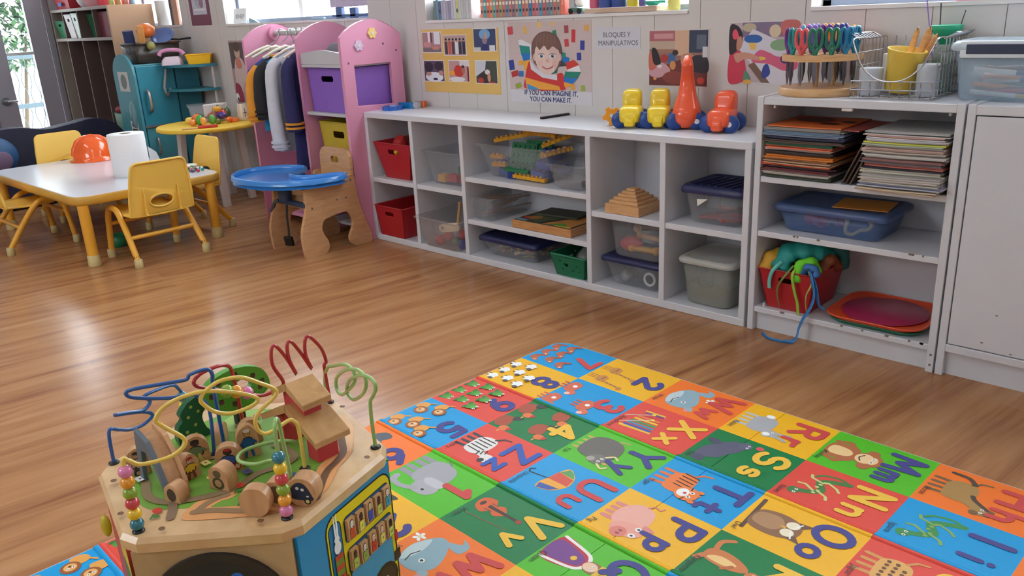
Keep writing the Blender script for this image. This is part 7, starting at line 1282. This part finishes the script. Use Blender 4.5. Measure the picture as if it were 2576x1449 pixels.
CELLS = {(0, 0): (Bc, '7', RD, herd(7, m_squirrel), ''), (0, 1): (Yc, '2', NV, (lambda d: giraffe(d, 0), lambda d: giraffe(d, .36)), ''), (0, 2): (Oc, 'Ww', RD, (whale, lambda d: flower(d, .62, .6)), 'Whale'), (0, 3): (Yc, 'Rr', RD, rabbit, 'Rabbit'), (0, 4): (Lc, 'Mm', NV, monkey, 'Monkey'), (0, 5): (Oc, 'Hh', RD, horse, 'Horse'), (0, 6): (Lc, 'Dd', NV, None, ''),
         (1, 0): (Yc, '8', NV, herd(8, m_sheep), ''), (1, 1): (Bc, '3', RD, herd(3, m_cow, 2), ''), (1, 2): (Rc, 'Xx', YL, xylo, 'Xylophone'), (1, 3): (Dc, 'Ss', YL, seal, 'Seal'), (1, 4): (Rc, 'Nn', YL, lambda d: lizard(d, (60, 120, 50), (206, 206, 130)), 'Newt'), (1, 5): (Bc, 'Ii', NV, lambda d: lizard(d, (50, 140, 70), (130, 170, 90)), 'Iguana'), (1, 6): (Oc, '', RD, None, ''),
         (2, 0): (Rc, '9', NV, herd(9, m_frog), ''), (2, 1): (Dc, '4', YL, herd(4, m_hen, 2), ''), (2, 2): (Lc, 'Yy', NV, yak, 'Yak'), (2, 3): (Bc, 'Tt', NV, tiger, 'Tiger'), (2, 4): (Yc, 'Oo', NV, owl, 'Owl'), (2, 5): (Rc, 'Jj', YL, jaguar, 'Jaguar'), (2, 6): (Bc, '', NV, None, ''),
         (3, 0): (Bc, '5', NV, herd(5, m_lion, 2), ''), (3, 1): (Rc, 'Zz', BLU, zebra, 'Zebra'), (3, 2): (Bc, 'Uu', RD, umbrella, 'Umbrella'), (3, 3): (Yc, 'Pp', NV, pig, 'Pig'), (3, 4): (Dc, 'Kk', YL, kangaroo, 'Kangaroo'), (3, 5): (Oc, '', RD, None, ''), (3, 6): (Lc, '', RD, None, ''),
         (4, 0): (Oc, '6', NV, bird, ''), (4, 1): (Lc, '1', RD, elephant, ''), (4, 2): (Dc, 'Vv', YL, violin, 'Violin'), (4, 3): (Lc, 'Qq', NV, queen, 'Queen'), (4, 4): (Bc, '', YL, None, ''),
         (5, 0): (Rc, '', NV, None, ''), (5, 1): (Yc, '2', NV, lambda d: herd(2, m_hen, 2)(d), ''), (5, 2): (Oc, 'Ww', RD, (whale, lambda d: flower(d, .62, .08)), 'Whale'), (5, 3): (Yc, '', RD, None, ''), (6, 0): (Yc, '8', NV, None, ''), (7, 0): (Rc, '9', NV, herd(9, m_frog), ''), (8, 0): (Bc, '5', NV, herd(5, m_lion, 2), ''), (7, 1): (Dc, '', YL, None, '')}
MA, MBb, MO, MANG, MZ = .22819, .17648, (1.5596, -.7570), -.0313, .0115
def play_mat():
    ex = Vector((math.cos(MANG), math.sin(MANG), 0)); ey = Vector((math.sin(MANG), -math.cos(MANG), 0)); NI, NJ = 10, 7
    root = thing('play_mat', 'colourful folding alphabet and number foam mat on the floor', 'mat', (MO[0], MO[1], 0))
    P3 = lambda i, j, h: ex*(j*MA)+ey*(i*MBb)+Vector((0, 0, h))
    fall = [Bc, Yc, Rc, Oc, Lc, Dc]; rq = random.Random(4)
    for i in range(NI):
        for j in range(NJ):
            col, let, lc, pic, capn = CELLS.get((i, j), (fall[(i*2+j*3+1) % 6], '', NV, None, ''))
            m = mat('mat_%d_%d_%d' % col, col, .45, var=.05, scale=90, bump=.12, spec=.28)
            lo = .05 if i % 2 == 0 and i > 0 else .0; hi = .95 if i % 2 == 1 and i < NI-1 else 1.0
            corner = (i in (0, NI-1)) and (j in (0, NJ-1))
            poly = [(lo, 0), (hi, 0), (hi, 1), (lo, 1)]
            if i == 0 and j == 0: poly = [(.0+.3*(1-math.cos(a)), .24*(1-math.sin(a))) for a in [PI/2*k/5 for k in range(6)]]+[(1, 0), (1, 1), (0, 1)]
            crease = j == 3 and i < 6
            if crease: parts = [[(lo, 0), (hi, 0), (hi, .368), (lo, .368)], [(lo, .374), (hi, .374), (hi, 1), (lo, 1)]]
            else: parts = [poly]
            b = MB()
            for pp in parts: b.prism(pp, 0, MZ, lambda u, v, w: P3(i+u, j+v, w))
            if crease: b.prism([(lo, .36), (hi, .36), (hi, .38), (lo, .38)], 0, MZ-.0025, lambda u, v, w: P3(i+u, j+v, w))
            t = b.build('tile', m, root)
            for e, on in ((.0, lo > 0), (1.0, hi < 1)):
                if on:
                    s = .026 if e == 0 else .974
                    MB().tube([P3(i+s, j+.001+.0998*k*.9995, MZ-.0025) for k in range(11)], .0075, 10, flatten=.85).build('fold_rib', m, t)
            fn = lambda u, v, h: P3(i+u, j+v, MZ+h)
            AXr = MA/MBb
            if let and pic is not None or let and (i, j) in CELLS:
                big = len(let) == 1
                for q, chh in enumerate(let):
                    if chh not in G: continue
                    d = Draw(fn, .00004, .0012)
                    if big: x0, y0, sx, sy, w = .29, .62, .40, .33, .105
                    elif q == 0: x0, y0, sx, sy, w = .12, .60, .42, .33, .092
                    else: x0, y0, sx, sy, w = .57, .60, .38, .29, .078
                    for st_ in G[chh]: d.stroke([(x0+a*sx, y0+bq*sy) for a, bq in st_], w, lc, ax=AXr)
                    d.build('letter', t)
            if pic:
                for pf in (pic if isinstance(pic, tuple) else (pic,)):
                    d = Draw(lambda u, v, h: fn(1-u, v, h), .00004); pf(d); d.build('picture', t)
            if capn:
                d = Draw(fn, h0=.0016); d.text(capn, .74 if len(capn) > 4 else .82, .06, .11, (40, 40, 40), ax=AXr, sx=.8); d.build('caption', t)
    ring = [P3(.3*(1-math.cos(a)), .24*(1-math.sin(a)), MZ*.6) for a in [PI/2*(1-k/6) for k in range(7)]]
    pts = [P3(NI, 0, MZ*.6)]+[P3(NI-NI*k/30, 0, MZ*.6) for k in range(1, 30)]
    edge = [P3(NI-k*.1, 0, MZ*.6) for k in range(int((NI-.4)*10))]+[P3(.3*(1-math.cos(a)), .24*(1-math.sin(a)), MZ*.6) for a in [PI/2*k/6 for k in range(7)]]+[P3(0, .4+k*.1, MZ*.6) for k in range(int((NJ-.3)*10))]
    MB().tube(edge, .0048, 6).build('edge_binding', mat('binding', (206, 190, 184), .7), root)
play_mat()
